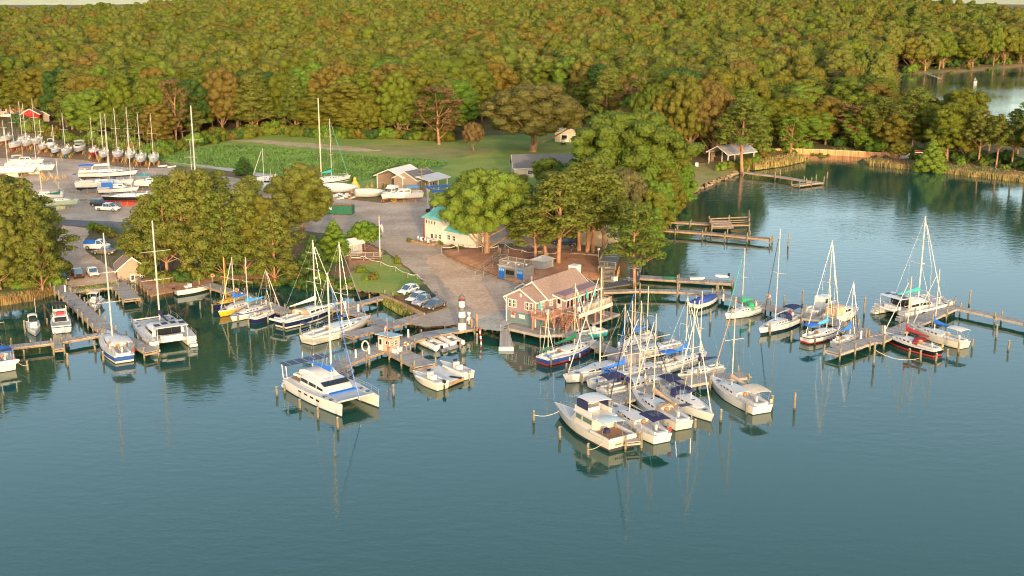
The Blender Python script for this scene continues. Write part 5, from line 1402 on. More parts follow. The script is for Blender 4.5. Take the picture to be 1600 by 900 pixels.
def simple_house(name, label, cat, px, py, w, d, h, rh, wm, rm, rz=0, windows=(), doors=(), along=True, over=.4, extra=None):
    p = G(px, py); t = thing(name, label, cat, p, rz)
    if along:
        walls(t, -w / 2, w / 2, 0, d, -.3, h, h + rh, wm); gable(t, -w / 2, w / 2, 0, d, h, h + rh + .05, rm, over)
        fr = lambda x, z: ((x, 0, z), (0, -1, 0))
    else:                                   # ridge runs away from the front
        t.rotation_euler = (0, 0, rz + R(90))
        walls(t, 0, d, -w / 2, w / 2, -.3, h, h + rh, wm); gable(t, 0, d, -w / 2, w / 2, h, h + rh + .05, rm, over)
        fr = lambda x, z: ((0, -x, z), (-1, 0, 0))
    for x, z, ww, hh in windows: window(t, *fr(x, z), ww, hh)
    for x, ww, hh in doors: door(t, *fr(x, hh / 2), ww, hh)
    return t
t = simple_house('cottage', "small tan boathouse with a steep brown roof beside the plank jetty", 'boathouse', 208, 431, 5.6, 6.5, 3.0, 2.2, W_TAN, ROOF_BR, R(20), [(1.7, 1.6, .7, .9)], [(-.1, .9, 2.0)], along=False)
simple_house('garden_shed', "long grey garden shed half behind the bushy cedar", 'shed', 549, 399, 5.5, 3.0, 2.4, .6, W_GREY, ROOF_WH, R(42), [(1.0, 1.4, .7, .8)], [(-.8, .9, 1.9)])
simple_house('barn', "small bright red barn with white trim beyond the boatyard", 'barn', 48, 193, 7.0, 6.0, 3.6, 2.0, W_RED, ROOF_BR, R(10), [], [(-1.5, 1.2, 2.2)], along=False)
simple_house('shed', "weathered grey shed right of the red barn", 'shed', 67, 190, 5, 5, 2.6, 1.6, WOODG, ROOF_GR, R(10), along=False)
simple_house('house', "cream house with a brown roof at the far left behind the boatyard", 'house', 2, 180, 20, 10, 4.2, 3.8, W_CREAM, ROOF_BR, R(4), [(6, 2.2, 1.6, 1.4), (1, 2.2, 1.6, 1.4)], [(-3, 1.2, 2.2)])
simple_house('garage', "pale cream garage with a white roof at the end of the lawn drive", 'garage', 887, 222, 9.0, 8, 3.4, 1.6, W_CREAM, ROOF_WH, R(-8), [(2.4, 1.8, 1.2, 1.0)], [(-1.2, 3.0, 2.6)], along=False)
simple_house('grey_house', "low house with a dark grey roof above the pines, half hidden by trees", 'house', 850, 277, 17, 9, 2.8, 3.0, W_CREAM, ROOF_GR, R(6), [(-4, 1.5, 1.3, 1.1), (3, 1.5, 1.3, 1.1)], [(0, 1, 2.1)])
simple_house('woodland_house', "dark grey house hidden among the trees above the retaining wall", 'house', 1404, 216, 9, 8, 5.0, 3.0, W_GREY, ROOF_GR, R(-10), [(-2, 3.6, 1.2, 1.2), (2, 3.6, 1.2, 1.2)], [(0, 1, 2.1)])
simple_house('beach_hut', "little pinkish hut above the orange retaining wall", 'hut', 1361, 232, 3.6, 3.0, 2.3, .5, mat("faded_pink_boards", (.42, .27, .23), .8), ROOF_WH, R(10), [(.9, 1.3, .6, .6)], [(-.6, .9, 1.9)])
# open sheds in the field
def pole_roof(name, label, px, py, w, d, h, rh, rz, rm, side=None, loads=()):
    p = G(px, py); t = thing(name, label, 'shed', p, rz)
    gable(t, -w / 2, w / 2, 0, d, h, h + rh, rm, .5)
    for x in (-w / 2 + .2, 0, w / 2 - .2):
        for y in (.2, d - .2): k = MB(); k.box((x, y, h / 2 - .1), (.22, .22, h + .2), TRIM); k.build('post', t)
    if side: k = MB(); k.box((0, d - .3, h * .5), (w - .5, .12, h), side); k.build('wall', t)
    return t
pole_roof('open_shed', "open-sided shed with a long white roof and orange gable in the field", 645, 294, 9.5, 8.5, 3.6, 1.8, R(62), ROOF_WH, W_TAN)
t = simple_house('field_shed', "tan shed with a grey roof between two white shed roofs in the field", 'shed', 668, 297, 8.5, 8, 3.2, 1.8, W_TAN, ROOF_GR, R(55), [(0, 1.8, 1.6, .5)], [(2.6, .9, 2.0)])
pole_roof('lean_to', "flat white lean-to roof right of the tan field shed, machinery beneath", 686, 298, 8.0, 7.5, 3.2, .7, R(55), ROOF_WH)
pole_roof('open_boathouse', "open white-posted boathouse with a silver roof on the creek bank", 1158, 258, 12, 8, 3.8, 2.0, R(38), mat("silver_roof", (.36, .36, .38), .45, .3, var=.25, scale=.6))
# bar shack with blue doors
def bar_shack():
    a, b = P(779, 434, GZ0), P(818, 441, GZ0); d = b - a; rz = math.atan2(d.y, d.x); L = d.length
    t = thing('bar_shack', "flat-topped timber bar shack with bright blue panels behind the dock house", 'shack', a, rz)
    w = MB(); w.box((L / 2, 1.6, 1.25), (L, 3.2, 2.5), WOODG); w.build('wall', t)
    for x, ww in ((.75, 1.3), (L - .8, 1.4)):
        k = MB(); k.box((x, -.03, 1.1), (ww, .08, 2.1), CBLUE); k.box((x, -.08, 1.75), (ww * .9, .04, .7), CLBLUE)
        for q in (-.3, .05, .35): k.box((x + q * ww, -.105, 1.72), (.16, .02, .32), WHITE)
        k.build('blue_panel', t)
    for x in (2.2, L - 2.6): k = MB(); k.box((x, -.03, 1.1), (1.2, .06, 2.0), WOODP); k.box((x, -.07, 1.4), (.9, .04, .8), GLASS); k.build('door', t)
    r = MB(); r.box((L / 2, 1.6, 2.56), (L + .3, 3.5, .12), DECKP); r.build('roof_deck', t)
    r = MB(); railing(r, (.1, 0.1, 2.62), (L - .1, .1, 2.62), .9, WOODG); railing(r, (.1, 3.1, 2.62), (L - .1, 3.1, 2.62), .9, WOODG); railing(r, (.1, .1, 2.62), (.1, 3.1, 2.62), .9, WOODG); r.build('railing', t)
    for k in range(4):
        s = tag(MB().box((0, 0, .25), (.5, .5, .08), WHITE).bar((0, 0, 0), (0, 0, .25), .12, WHITE).build('stool', loc=t.matrix_basis @ Vector((1.2 + k * 1.2, 1.4 + (k % 2) * .8, 2.62))), "white stool on the roof deck of the timber bar shack", 'stool', "stools on the bar shack roof")
bar_shack()
p = G(848, 424); t = thing('pavilion', "low grey hip-roofed kiosk between the bar shack and the dock house roof", 'kiosk', p, R(50))
k = MB(); k.box((0, 0, 1.2), (3.2, 2.6, 2.4), W_GREY); k.build('wall', t); k = MB(); k.add([(-2, -1.7, 2.4), (2, -1.7, 2.4), (2, 1.7, 2.4), (-2, 1.7, 2.4), (-.5, 0, 3.2), (.5, 0, 3.2)], [(0, 1, 5, 4), (1, 2, 5), (2, 3, 4, 5), (3, 0, 4), (0, 3, 2, 1)], mat("pale_roof", (.42, .43, .43), .8)); k.build('roof', t)
# painted deck with stairs, right of the stand of pines
def painted_deck():
    pts = [P(*q, 1.25) for q in ((937, 451), (998, 441), (1006, 402), (985, 398), (955, 402), (942, 436))]
    t = thing('painted_deck', "dark painted deck with turquoise and white motifs sloping down beside the right dock", 'deck', pts[0])
    o = pts[0]; L = [q - o for q in pts]
    lo = [(q.x, q.y) for q in L]
    d = MB(); d.prism(lo, -.3, 0, mat("charcoal_deck", (.085, .088, .095), .8, var=.25)); d.build('deck', t)
    for px, py, s, m in ((976, 421, 1.5, CTEAL), (966, 433, 1.1, CTEAL), (983, 436, 1.2, WHITE), (993, 419, 1.2, WHITE), (981, 408, 1.3, WHITE)):
        k = MB(); c = P(px, py, 1.25) - o; rr = random.Random(px)
        if m is CTEAL:
            for dx, dy, r in ((0, 0, .62), (.35, .65, .48), (.75, 1.45, .16), (1.0, 2.0, .16), (1.2, 2.5, .2)): k.lathe([(r * s, .004 + r * .02), (r * s, .02 + r * .02)], m, 14, (c.x + dx * s, c.y + dy * s, 0))
            k.lathe([(.2 * s, .036), (.2 * s, .05)], BLACKH, 10, (c.x, c.y, 0))
        else:
            for q in range(6):
                a = q * 1.05 + rr.uniform(0, .5); k.box((c.x + math.cos(a) * .5 * s, c.y + math.sin(a) * .9 * s, .012 + q * .003), (.9 * s, .26 * s, .01), m, a)
        k.build('painted_motif', t)
    st = thing('deck_stairs', "long timber stairs climbing from the dock to the upper deck by the pines", 'stairs', (0, 0, 0)); a, b = P(950, 441, 1.3), P(953, 417, 2.9)
    stair(st, a, b, 2.0, WOODG, 12, True, WOODO)
    u = thing('upper_landing', "raised grey landing with white chevrons at the head of the timber stairs", 'deck', P(955, 412, 2.9))
    k = MB(); pp = [P(*q, 2.9) - P(955, 412, 2.9) for q in ((935, 416), (962, 418), (972, 386), (950, 380))]; k.prism([(q.x, q.y) for q in pp], -.25, 0, mat("grey_landing", (.17, .19, .20), .8)); k.build('deck', u)
    for i in range(4):
        k = MB(); c = P(955, 401 - i * 3.4, 2.9) - P(955, 412, 2.9)
        for sg in (1, -1): k.box((c.x + sg * .6, c.y, .012 + .004 * (sg > 0)), (1.4, .34, .012), WHITE, sg * -.5)
        k.build('painted_chevron', u)
    k = MB(); railing(k, pp[0], pp[1], 1.0, WOODP); railing(k, pp[0], pp[3], 1.0, WOODP); k.build('railing', u)
    k = MB()
    for q in pp: k.bar(q, q - Vector((0, 0, 1.7)), .12, WOODP)
    k.build('post', u)
    c = thing('cooler', "white plastic cooler chest at the foot of the deck stairs", 'cooler', P(960, 439, 1.27), .5); k = MB(); k.box((0, 0, .4), (1.1, .7, .8), WHITE); k.build('body', c, bevel=.05); k = MB(); k.box((0, 0, .84), (1.14, .74, .1), WHITE); k.build('lid', c)
    q = thing('orange_fence', "short orange slatted fence beside the deck stairs", 'fence', P(964, 437, 1.3), R(80)); k = MB()
    for i in range(12): k.box((i * .45, 0, .7), (.2, .06, 1.5), mat("orange_boards", (.62, .26, .07), .7))
    k.build('slats', q); k = MB(); k.box((2.5, -.06, .4), (5.2, .06, .12), WOODO); k.box((2.5, -.06, 1.1), (5.2, .06, .12), WOODO); k.build('rail', q)
painted_deck()
# pale sheds and stored boats behind the pines on the right
simple_house('storage_tent', "pale weathered shed half hidden by the leaning pine", 'shed', 975, 385, 6, 9, 2.2, 1.6, mat("pale_boards", (.50, .47, .42), .8), ROOF_WH, R(60), [(0, 1.2, .8, .7)], [(1.6, .8, 1.8)])

# --- retaining wall across the cove, bulkheads
def wallrun(name, label, px, z0, z1, th, m, cap=None, posts=None, cat='wall', pz=0.0):
    pts = [P(x, y, pz) for x, y in px]; o = pts[0].copy(); o.z = 0; t = thing(name, label, cat, o)
    w = MB()
    for a, b in zip(pts, pts[1:]):
        d = b - a; c = (a + b) / 2 - o; ang = math.atan2(d.y, d.x); w.box((c.x, c.y, (z0 + z1) / 2), (d.length + th * .5, th, z1 - z0), m, ang)
    w.build('wall', t)
    if cap:
        w = MB()
        for a, b in zip(pts, pts[1:]): d = b - a; c = (a + b) / 2 - o; w.box((c.x, c.y, z1 + .06), (d.length + .3, th + .3, .12), cap, math.atan2(d.y, d.x))
        w.build('cap', t)
    if posts:
        for a, b in zip(pts, pts[1:]):
            n = max(1, int((b - a).length / posts)); nrm = Vector(((b - a).y, -(b - a).x, 0)).normalized()
            if nrm.y > 0: nrm = -nrm
            for i in range(n): w = MB(); q = a.lerp(b, (i + .5) / n) - o + nrm * (th * .5 + .13); w.bar((q.x, q.y, z0), (q.x, q.y, z1 + .15), .13, m, n=6); w.build('post', t)
    return t
ORANGEW = plank_mat("orange_bulkhead_boards", (.60, .30, .14), .6, .2, 0)
wallrun('retaining_wall', "bright orange timber retaining wall across the head of the creek", [(1196, 241),(1235, 240.5),(1300, 242.5),(1360, 246),(1410, 249)], -.6, 1.7, .3, ORANGEW, mat("pale_cap", (.62, .48, .34), .8), 2.4)
wallrun('bulkhead', "timber bulkhead with posts along the paved wharf by the lighthouse", [(637, 505),(664, 513),(735, 508.5),(752, 514.5)], -.6, 1.25, .25, WOODO, None, 1.6, pz=.0)
wallrun('parking_curb', "low log kerb along the water side of the parked cars", [(596, 462),(622, 472),(663, 492)], GZ0 - .6, GZ0 + .35, .3, WOODO, pz=GZ0)
wallrun('bulkhead', "grey timber bulkhead in front of the parked cars at the left cove", [(112, 455.5),(135, 455),(186, 446)], -.5, 1.2, .22, WOODG, None, 2.2)
wallrun('bulkhead', "timber edge of the pine bank behind the little jetty", [(214, 443),(236, 463.5),(262, 458),(300, 453),(325, 442)], -.5, 1.2, .22, WOODO, WOODG, 2.6)
wallrun('garden_edge', "low timber edging round the mulch garden beside the gravel road", [(690, 394),(703, 405),(736, 420),(776, 434)], GZ0, GZ0 + .4, .25, WOODO, pz=GZ0)
wallrun('terrace_wall', "low stone edging in front of the mulch bank behind the bar shack", [(830, 405),(880, 402),(935, 404)], GZ0, GZ0 + .9, .3, WOODG, pz=GZ0)
# rip-rap: loose stones, one mass
def riprap(name, px, n, r, spread=1.2):
    rng = random.Random(name); pts = [P(x, y, .2) for x, y in px]; mb = MB()
    for i in range(n):
        k = rng.randrange(len(pts) - 1); p = pts[k].lerp(pts[k + 1], rng.random()); p += Vector((rng.uniform(-spread, spread), rng.uniform(-spread * .5, spread), rng.uniform(0, .6)))
        q = r * rng.uniform(.5, 1.3); b = MB(); b.ball((0, 0, 0), (q, q * rng.uniform(.6, 1), q * .6), STONE, 6, 4)
        a = rng.uniform(0, 6.28); mb.add([(p.x + v[0] * math.cos(a) - v[1] * math.sin(a), p.y + v[0] * math.sin(a) + v[1] * math.cos(a), p.z + v[2]) for v in b.v], b.f, STONE)
    o = mb.build(name); o['kind'] = 'stuff'
riprap('shore_stones', [(1040, 328),(1060, 313),(1080, 300),(1112, 287),(1150, 272)], 160, .7)
riprap('bank_stones', [(752, 514),(785, 518),(800, 508)], 40, .5, .6)
riprap('cove_stones', [(470, 447),(510, 450),(556, 453),(590, 458)], 90, .5, .6)
riprap('lot_stones', [(890, 398),(915, 394),(945, 393)], 90, .45, 2.5)
# ------------------------------------------------------------------ docks and mooring piles
PIERS = [0]
def pier(label, px, width, z=1.15, step=3.2, ph=1.0, deckm=None, beam=None, name='pier', sides=(1, -1), piles=True, pm=None, ends=True):
    deckm = deckm or DECKP; beam = beam or WOODO; pm = pm or WOODP
    PIERS[0] += 1; z = z + .011 * (PIERS[0] % 9)
    pts = [P(x, y, z) for x, y in px]; o = pts[0].copy(); o.z = 0
    t = thing(name, label, name.replace('_', ' '), o); rng = random.Random(label)
    for si, (a, b) in enumerate(zip(pts, pts[1:])):
        d = b - a; L = d.length; ang = math.atan2(d.y, d.x); c = (a + b) / 2 - o; lift = .004 * (si % 2)
        k = MB(); k.box((0, 0, 0), (L + width * .45 * (si < len(pts) - 2), width, .1), deckm); k.build('deck', t, loc=(c.x, c.y, z - .05 + lift), rz=ang)
        k = MB()
        for sg in (1, -1): k.box((0, sg * (width / 2 - .06), 0), (L, .14, .26), beam)
        n = max(1, int(L / step))
        for i in range(n + 1): k.box((-L / 2 + .15 + (L - .3) * i / n, 0, -.16), (.2, width + .1, .24), beam)
        k.build('stringer', t, loc=(c.x, c.y, z - .23), rz=ang)
        if piles:
            u = d.normalized(); s = Vector((-u.y, u.x, 0))
            for i in range(n + 1):
                if i == n and si < len(pts) - 2: continue
                q = a.lerp(b, i / n)
                for sg in sides:
                    p = q + s * sg * (width / 2 + .12) - o; h = z + ph * rng.uniform(.55, 1.25); tx, ty = rng.uniform(-.08, .08), rng.uniform(-.08, .08)
                    m = MB(); m.bar((0, 0, -1.2), (0, 0, .35), .15, WOODW, n=7); m.bar((0, 0, .35), (tx, ty, h), .145, pm, .13, 7); m.build('piling', t, loc=(p.x, p.y, 0))
    return t
pier("long grey pier with black tyre fenders leading out from the left shore", [(85, 441),(168, 519)], 2.6)
_t = bpy.data.objects
def tyres(px, z, label, group):
    a, b = P(*px[0], z), P(*px[1], z)
    for i in range(10):
        p = a.lerp(b, (i + .5) / 10); m = MB(); n = 10
        for k in range(n):
            q, r = 2 * math.pi * k / n, 2 * math.pi * (k + 1) / n
            m.bar((0, .33 * math.cos(q), .33 * math.sin(q)), (0, .33 * math.cos(r), .33 * math.sin(r)), .15, RUBBER, n=6)
        tag(m.build('tyre_fender', loc=p, rz=math.atan2(b.y - a.y, b.x - a.x) + math.pi / 2), label, 'tyre', group)
tyres(((88, 452), (157, 517)), .75, "black tyre hanging as a fender on the long left pier", "tyre fenders on the left pier")
pier("narrow cross pier running left behind the small motorboat and the cabin cruiser", [(18, 541),(90, 533),(160, 521)], 1.8, step=4)
pier("short stub of pier poking out from the left cross pier", [(89, 534),(92, 545)], 1.3, step=2)
pier("pier finger between the blue sloop and the left catamaran", [(170, 519),(205, 532),(236, 549)], 2.0, step=3)
pier("plank jetty running down from the tan boathouse", [(183, 441),(206, 467)], 2.8, beam=WOODO, ph=.3)
pier("plank boardwalk along the cove in front of the parked cars", [(110, 455),(184, 446)], 1.6, ph=.9, step=5)
pier("long grey pier along the bank behind the yellow sloop", [(322, 443),(390, 465),(450, 488)], 2.4)
pier("walkway from the car park bank out to the white sloops", [(608, 461),(532, 481),(452, 488)], 1.8, ph=.8)
pier("diagonal pier behind the white sloop towards the paved wharf", [(535, 480),(606, 509)], 1.9, ph=.5)
pier("broad pier leading from the paved wharf to the white sloop", [(668, 490),(640, 499),(543, 524)], 2.8, ph=.1)
pier("long pier with the peach hut running out from the lighthouse", [(735, 511),(668, 522),(606, 542),(560, 557),(512, 578)], 2.6, ph=.7)
pier("wide grey pier from the peach hut down to the white floating platform", [(606, 541),(664, 571)], 3.4, ph=1.0, beam=WOODO)
pier("main grey pier running down from the dock house wharf", [(884, 519),(955, 547),(1019, 577),(1026, 598)], 2.4, beam=WOODG)
pier("cross pier between the two rows of sloops below the dock house", [(1162, 585),(1100, 592),(1020, 607),(940, 632)], 2.6, beam=WOODG)
pier("finger pier between the motor yacht and the navy-topped sloop", [(945, 635),(990, 690)], 1.8, beam=WOODG)
pier("narrow curved walkway from the painted deck towards the right docks", [(940, 455),(1000, 453),(1060, 454.5),(1121, 459)], 1.7, ph=1.9, step=7)
pier("grey pier behind the row of sloops at the right docks", [(1121, 459),(1188, 475),(1255, 494),(1296, 499),(1368, 524)], 2.5, beam=WOODG, ph=1.4, step=5)
pier("short wide pier end between the small blue-covered sloop and the red-covered one", [(1370, 527),(1300, 550)], 2.6, beam=WOODG)
pier("pier leading up to the right-hand catamaran", [(1367, 531),(1420, 508),(1487, 478)], 2.8, beam=WOODG, ph=1.4, step=5)
pier("narrow pier running out of view at the right edge", [(1487, 478),(1560, 494),(1660, 517)], 1.8, beam=WOODG, ph=1.4, step=5)
pier("grey floating pier with upturned dinghies beside the painted deck", [(998, 432),(1060, 436),(1145, 441)], 2.6, z=.7, ph=1.2, step=14, beam=WOODO)
pier("old brown pier with square posts, the nearer of the two above the right docks", [(1014, 357),(1100, 363),(1205, 373)], 1.9, deckm=DECKB, beam=WOODO, ph=.9, step=4.5)
pier("old brown pier with a boat lift, the farther of the two above the right docks", [(1018, 344),(1110, 349)], 1.9, deckm=DECKB, beam=WOODO, ph=.8, step=4.5)
pier("grey private pier below the open boathouse", [(1165, 269),(1215, 275),(1264, 283)], 1.9, ph=1.5, step=6)
pier("low floating end of the private pier below the boathouse", [(1243, 289),(1281, 284)], 2.6, z=.6, ph=1.6, step=4)
pier("tiny white pier on the far bank of the back inlet, left", [(1380, 121),(1398, 124)], 2.0, step=8)
pier("tiny thin pier on the far bank of the back inlet, right", [(1447, 115),(1468, 122)], 1.6, step=8)
# boat lift frame on the old pier
def boat_lift():
    t = thing('boat_lift', "wooden boat lift frame at the end of the far old brown pier", 'boat lift', P(1110, 349, 0)); o = t.location
    c = [P(*q, 1.2) - o for q in ((1108, 344), (1170, 341), (1171, 354), (1112, 356))]
    k = MB()
    for q in c + [c[1].lerp(c[2], .5), c[0].lerp(c[1], .5)]: k.bar((q.x, q.y, -1), (q.x, q.y, 3.2 if q.x > 8 else 2.2), .17, WOODP)
    k.build('post', t); k = MB()
    for a, b in zip(c, c[1:] + c[:1]): k.bar((a.x, a.y, 1.5), (b.x, b.y, 1.5), .16, WOODO, n=4)
    k.bar((c[1].x, c[1].y, 3.0), (c[2].x, c[2].y, 3.0), .14, WOODO, n=4)
    for f in (.25, .5, .75): a = c[0].lerp(c[3], f); b = c[1].lerp(c[2], f); k.bar((a.x, a.y, 1.3), (b.x, b.y, 1.3), .1, WOODO, n=4)
    k.build('beam', t); k = MB(); k.prism([(c[0].x, c[0].y), (c[0].x + 5, c[0].y - .2), (c[3].x + 5, c[3].y), (c[3].x, c[3].y)], 1.1, 1.2, DECKP); k.build('platform', t)
boat_lift()
def raft_platform(name, label, px, z, m, edge, cat='float'):
    pts = [P(*q, z) for q in px]; o = sum(pts, Vector()) / 4; o.z = 0; t = thing(name, label, cat, o)
    k = MB(); k.prism([(q.x - o.x, q.y - o.y) for q in pts], z - .14, z, m); k.build('deck', t)
    k = MB()
    for a, b in zip(pts, pts[1:] + pts[:1]):
        c = (a + b) / 2 - o; d = b - a; k.box((c.x, c.y, z - .32), (d.length - .1, .3, .5), edge, math.atan2(d.y, d.x))
    k.build('edge', t); return t
f = raft_platform('floating_platform', "white and grey floating platform between the two white skiffs", [(641, 574),(681, 568),(724, 588),(692, 601)], .75, mat("pale_float", (.58, .58, .57), .7, var=.12), WOODO)
for (px, py, w, d, m) in ((655, 575, 1.2, .7, CGREY), (712, 590, 1.9, .6, CDARK), (676, 571, 1.6, .4, CGREY), (668, 579, 1.5, 1.2, CTAN)):
    k = MB(); c = P(px, py, .75) - f.location; k.box((c.x, c.y, .79), (w, d, .06), m, R(-25)); k.build('hatch', f)
raft_platform('jet_drive_float', "small grey float under the two inflatable boats by the lighthouse pier", [(668, 528),(700, 521),(722, 537),(692, 547)], .35, mat("grey_float", (.30, .31, .32), .8), CGREY)
g = thing('gangway', "grey aluminium gangway sloping down to the water beside the dock house", 'gangway', P(791, 541, .5), 0)
a, b = P(791, 541, .5) - g.location, P(788, 514, 1.25) - g.location; d = b - a; s = Vector((1.0, .25, 0)); k = MB(); k.loft([[a - s, a + s, a + s - Vector((0, 0, .12)), a - s - Vector((0, 0, .12))], [b - s * .6, b + s * .6, b + s * .6 - Vector((0, 0, .12)), b - s * .6 - Vector((0, 0, .12))]], DECKP, close=True); k.build('deck', g)
k = MB(); k.box((a.x, a.y - .4, -.25), (2.3, .7, .5), WHITE); k.build('float', g); k = MB()
for sg in (1, -1): k.bar(a + s * sg + Vector((0, 0, .1)), b + s * sg * .6 + Vector((0, 0, .6)), .03, STEEL); k.bar(b + s * sg * .6, b + s * sg * .6 + Vector((0, 0, .9)), .03, STEEL)
k.build('handrail', g)

PILE_PX = [(40,525,501),(74,508,498),(38,563,547),(44,581,564),(106,573,552),(149,550,533),(162,566,549),(313,484,472),(332,491,476),(352,490,478),(372,504,491),(389,512,500),(419,505,492),(443,516,505),(469,526,514),
 (433,619,604),(469,640,624),(497,655,637),(528,671,652),(577,573,562),(615,619,601),(719,547,529),(745,540,521),(834,660,642),(875,687,667),(919,714,693),(1043,676,660),(1086,672,655),(1126,659,640),(1166,647,628),(1206,637,618),(1241,640,614),
 (885,588,568),(909,601,584),(935,616,598),(861,573,558),(998,692,675),(1253,482,454),(1350,492,464),(1514,478,454),(1556,529,507),(1110,505,484),(1170,521,500),(1203,524,505),(1236,534,517),(1365,570,536),(1519,544,530),(1575,548,532),(1273,538,526),(1438,566,548),
 (1231,386,366),(1292,280,269),(1405,521,508),(1420,560,545),(1497,552,535),(445,614,605),(1480,560,546),(1130,470,452),(1204,487,468),(1225,484,462),(1087,480,462),(1462,567,552)]
def unit_pile(h):
    m = MB(); m.bar((0, 0, -1.2), (0, 0, .3), .17, WOODW, n=8); m.bar((0, 0, .3), (random.uniform(-.1, .1), random.uniform(-.1, .1), h), .165, WOODP, .15, 8); m.lathe([(.155, h), (.12, h + .06)], WOODG, 8); return m
def place_piles():
    used = {}
    for px, py, top in PILE_PX:
        p = P(px, py, 0); h = max(.9, min(3.4, ZT(p.y, top)))
        best = min(BOATS, key=lambda b: (b[0].location - p).length); b = best[0].location; dx = p.x - b.x; dy = p.y - b.y
        side = ('right of' if dx > 0 else 'left of') if abs(dx) > abs(dy) * .8 else ('in front of' if dy < 0 else 'behind')
        lab = "mooring pile %s the %s" % (side, ' '.join(best[1].rstrip(',').split()[:10]))
        o = unit_pile(h).build('mooring_pile', loc=p); tag(o, lab, 'pile', lab.replace('mooring pile', 'mooring piles'))

# ------------------------------------------------------------------ cars and trucks
HEADL = mat("headlamp", (.6, .6, .6), .15); TAIL = mat("tail_lamp", (.4, .02, .02), .25)
def car(label, px, py, heading, kind, col, name=None, group=None, z=None, extra=None):
    """px, py = where the middle of the vehicle meets the ground; heading = direction of the nose"""
    p = G(px, py)
    L, W, H = {'sedan': (4.7, 1.82, 1.45), 'suv': (4.7, 1.9, 1.75), 'hatch': (4.4, 1.8, 1.5), 'pickup': (5.9, 2.0, 1.85), 'compact_pickup': (5.3, 1.85, 1.75), 'flatbed': (5.2, 2.0, 2.0)}[kind]
    t = thing(name or {'sedan': 'sedan', 'suv': 'sport_utility_vehicle', 'hatch': 'hatchback', 'flatbed': 'small_truck'}.get(kind, 'pickup_truck'), label, 'truck' if kind in ('flatbed',) else 'pickup' if 'pickup' in kind else 'car', p, heading, group)
    x0, x1 = -L / 2, L / 2; hw = W / 2; zb = .28; belt = H * .60
    tall = kind in ('suv', 'pickup', 'compact_pickup', 'flatbed')
    hood = belt * (.93 if tall else .86); truck = 'pickup' in kind or kind == 'flatbed'
    st = [(x0, .55, belt * .92, .86), (x0 + .15, zb, belt * .99, .96), (x0 + .9, zb, belt, 1), (0, zb, belt, 1), (x1 - 1.35, zb, belt * .98, 1), (x1 - .9, zb, hood, .99), (x1 - .2, zb, hood * .92, .93), (x1, .45, hood * .72, .82)]
    b = MB(); rr = []
    for x, z0, z1, w in st: w *= hw; rr.append([(x, w * .92, z0), (x, w, z0 + (z1 - z0) * .35), (x, w * .98, z0 + (z1 - z0) * .75), (x, w * .86, z1), (x, -w * .86, z1), (x, -w * .98, z0 + (z1 - z0) * .75), (x, -w, z0 + (z1 - z0) * .35), (x, -w * .92, z0)])
    b.loft(rr, col, close=True); b.build('body', t, smooth=True)
    if kind in ('sedan',): cs = [(x0 + .55, 0, .8), (x0 + 1.25, .92, .72), (x0 + 2.4, 1, .74), (x1 - 2.1, .96, .74), (x1 - 1.25, 0, .86)]
    elif kind == 'hatch': cs = [(x0 + .12, 0, .84), (x0 + .65, .9, .74), (x0 + 2.0, 1, .76), (x1 - 2.1, .96, .76), (x1 - 1.15, 0, .86)]
    elif kind == 'suv': cs = [(x0 + .1, 0, .88), (x0 + .4, .95, .78), (x0 + 1.6, 1, .8), (x1 - 2.0, .97, .8), (x1 - 1.3, 0, .88)]
    elif kind == 'flatbed': cs = [(x1 - 2.5, 0, .86), (x1 - 2.4, 1, .82), (x1 - 1.5, .98, .82), (x1 - .8, 0, .88)]
    else: cs = [(x0 + 2.0, 0, .86), (x0 + 2.15, .98, .80), (x0 + 3.0, 1, .80), (x1 - 2.15, .97, .80), (x1 - 1.4, 0, .88)]
    g = MB(); rr = [[(x, hw * .86, belt - .02), (x, hw * w, belt + (H - belt) * max(.02, h)), (x, -hw * w, belt + (H - belt) * max(.02, h)), (x, -hw * .86, belt - .02)] for x, h, w in cs]
    g.loft(rr, BGLASS); g.build('windows', t)
    r = MB(); rr = [[(x, hw * w * 1.01, belt + (H - belt) * h - .05), (x, hw * w * .96, belt + (H - belt) * h + .03), (x, -hw * w * .96, belt + (H - belt) * h + .03), (x, -hw * w * 1.01, belt + (H - belt) * h - .05)] for x, h, w in cs[1:-1]]
    r.loft(rr, col)
    for i in range(1, len(cs) - 1):
        x, h, w = cs[i]
        for sg in (1, -1): r.bar((x, sg * hw * .87, belt), (x, sg * hw * (w + .01), belt + (H - belt) * h), .045, col, n=4)
    for sg in (1, -1): r.bar((cs[-1][0], sg * hw * .84, belt), (cs[-2][0], sg * hw * cs[-2][2], H - .08), .045, col, n=4); r.bar((cs[0][0], sg * hw * .84, belt), (cs[1][0], sg * hw * cs[1][2], H - .12), .045, col, n=4)
    r.build('roof', t)
    if truck and kind != 'flatbed':
        d = MB(); d.box((x0 + 1.05, 0, belt + .01), (1.75, W * .74, .03), CDARK)
        d.build('bed', t)
        if extra == 'rack':
            k = MB()
            for x in (x0 + .2, x0 + 1.8):
                k.bar((x, -hw * .8, belt + .75), (x, hw * .8, belt + .75), .04, BLACKH, n=4)
                for sg in (1, -1): k.bar((x, sg * hw * .8, belt), (x, sg * hw * .8, belt + .75), .04, BLACKH, n=4)
            for sg in (1, -1): k.bar((x0 + .2, sg * hw * .8, belt + .75), (x0 + 3.2, sg * hw * .8, belt + .8), .04, BLACKH, n=4)
            k.build('ladder_rack', t)
    if kind == 'flatbed': d = MB(); d.box((x0 + 1.25, 0, belt + .25), (2.5, W * .96, .7), CBLUE); d.build('tarpaulin', t, bevel=.2)
    wr = .36 if not truck else .41
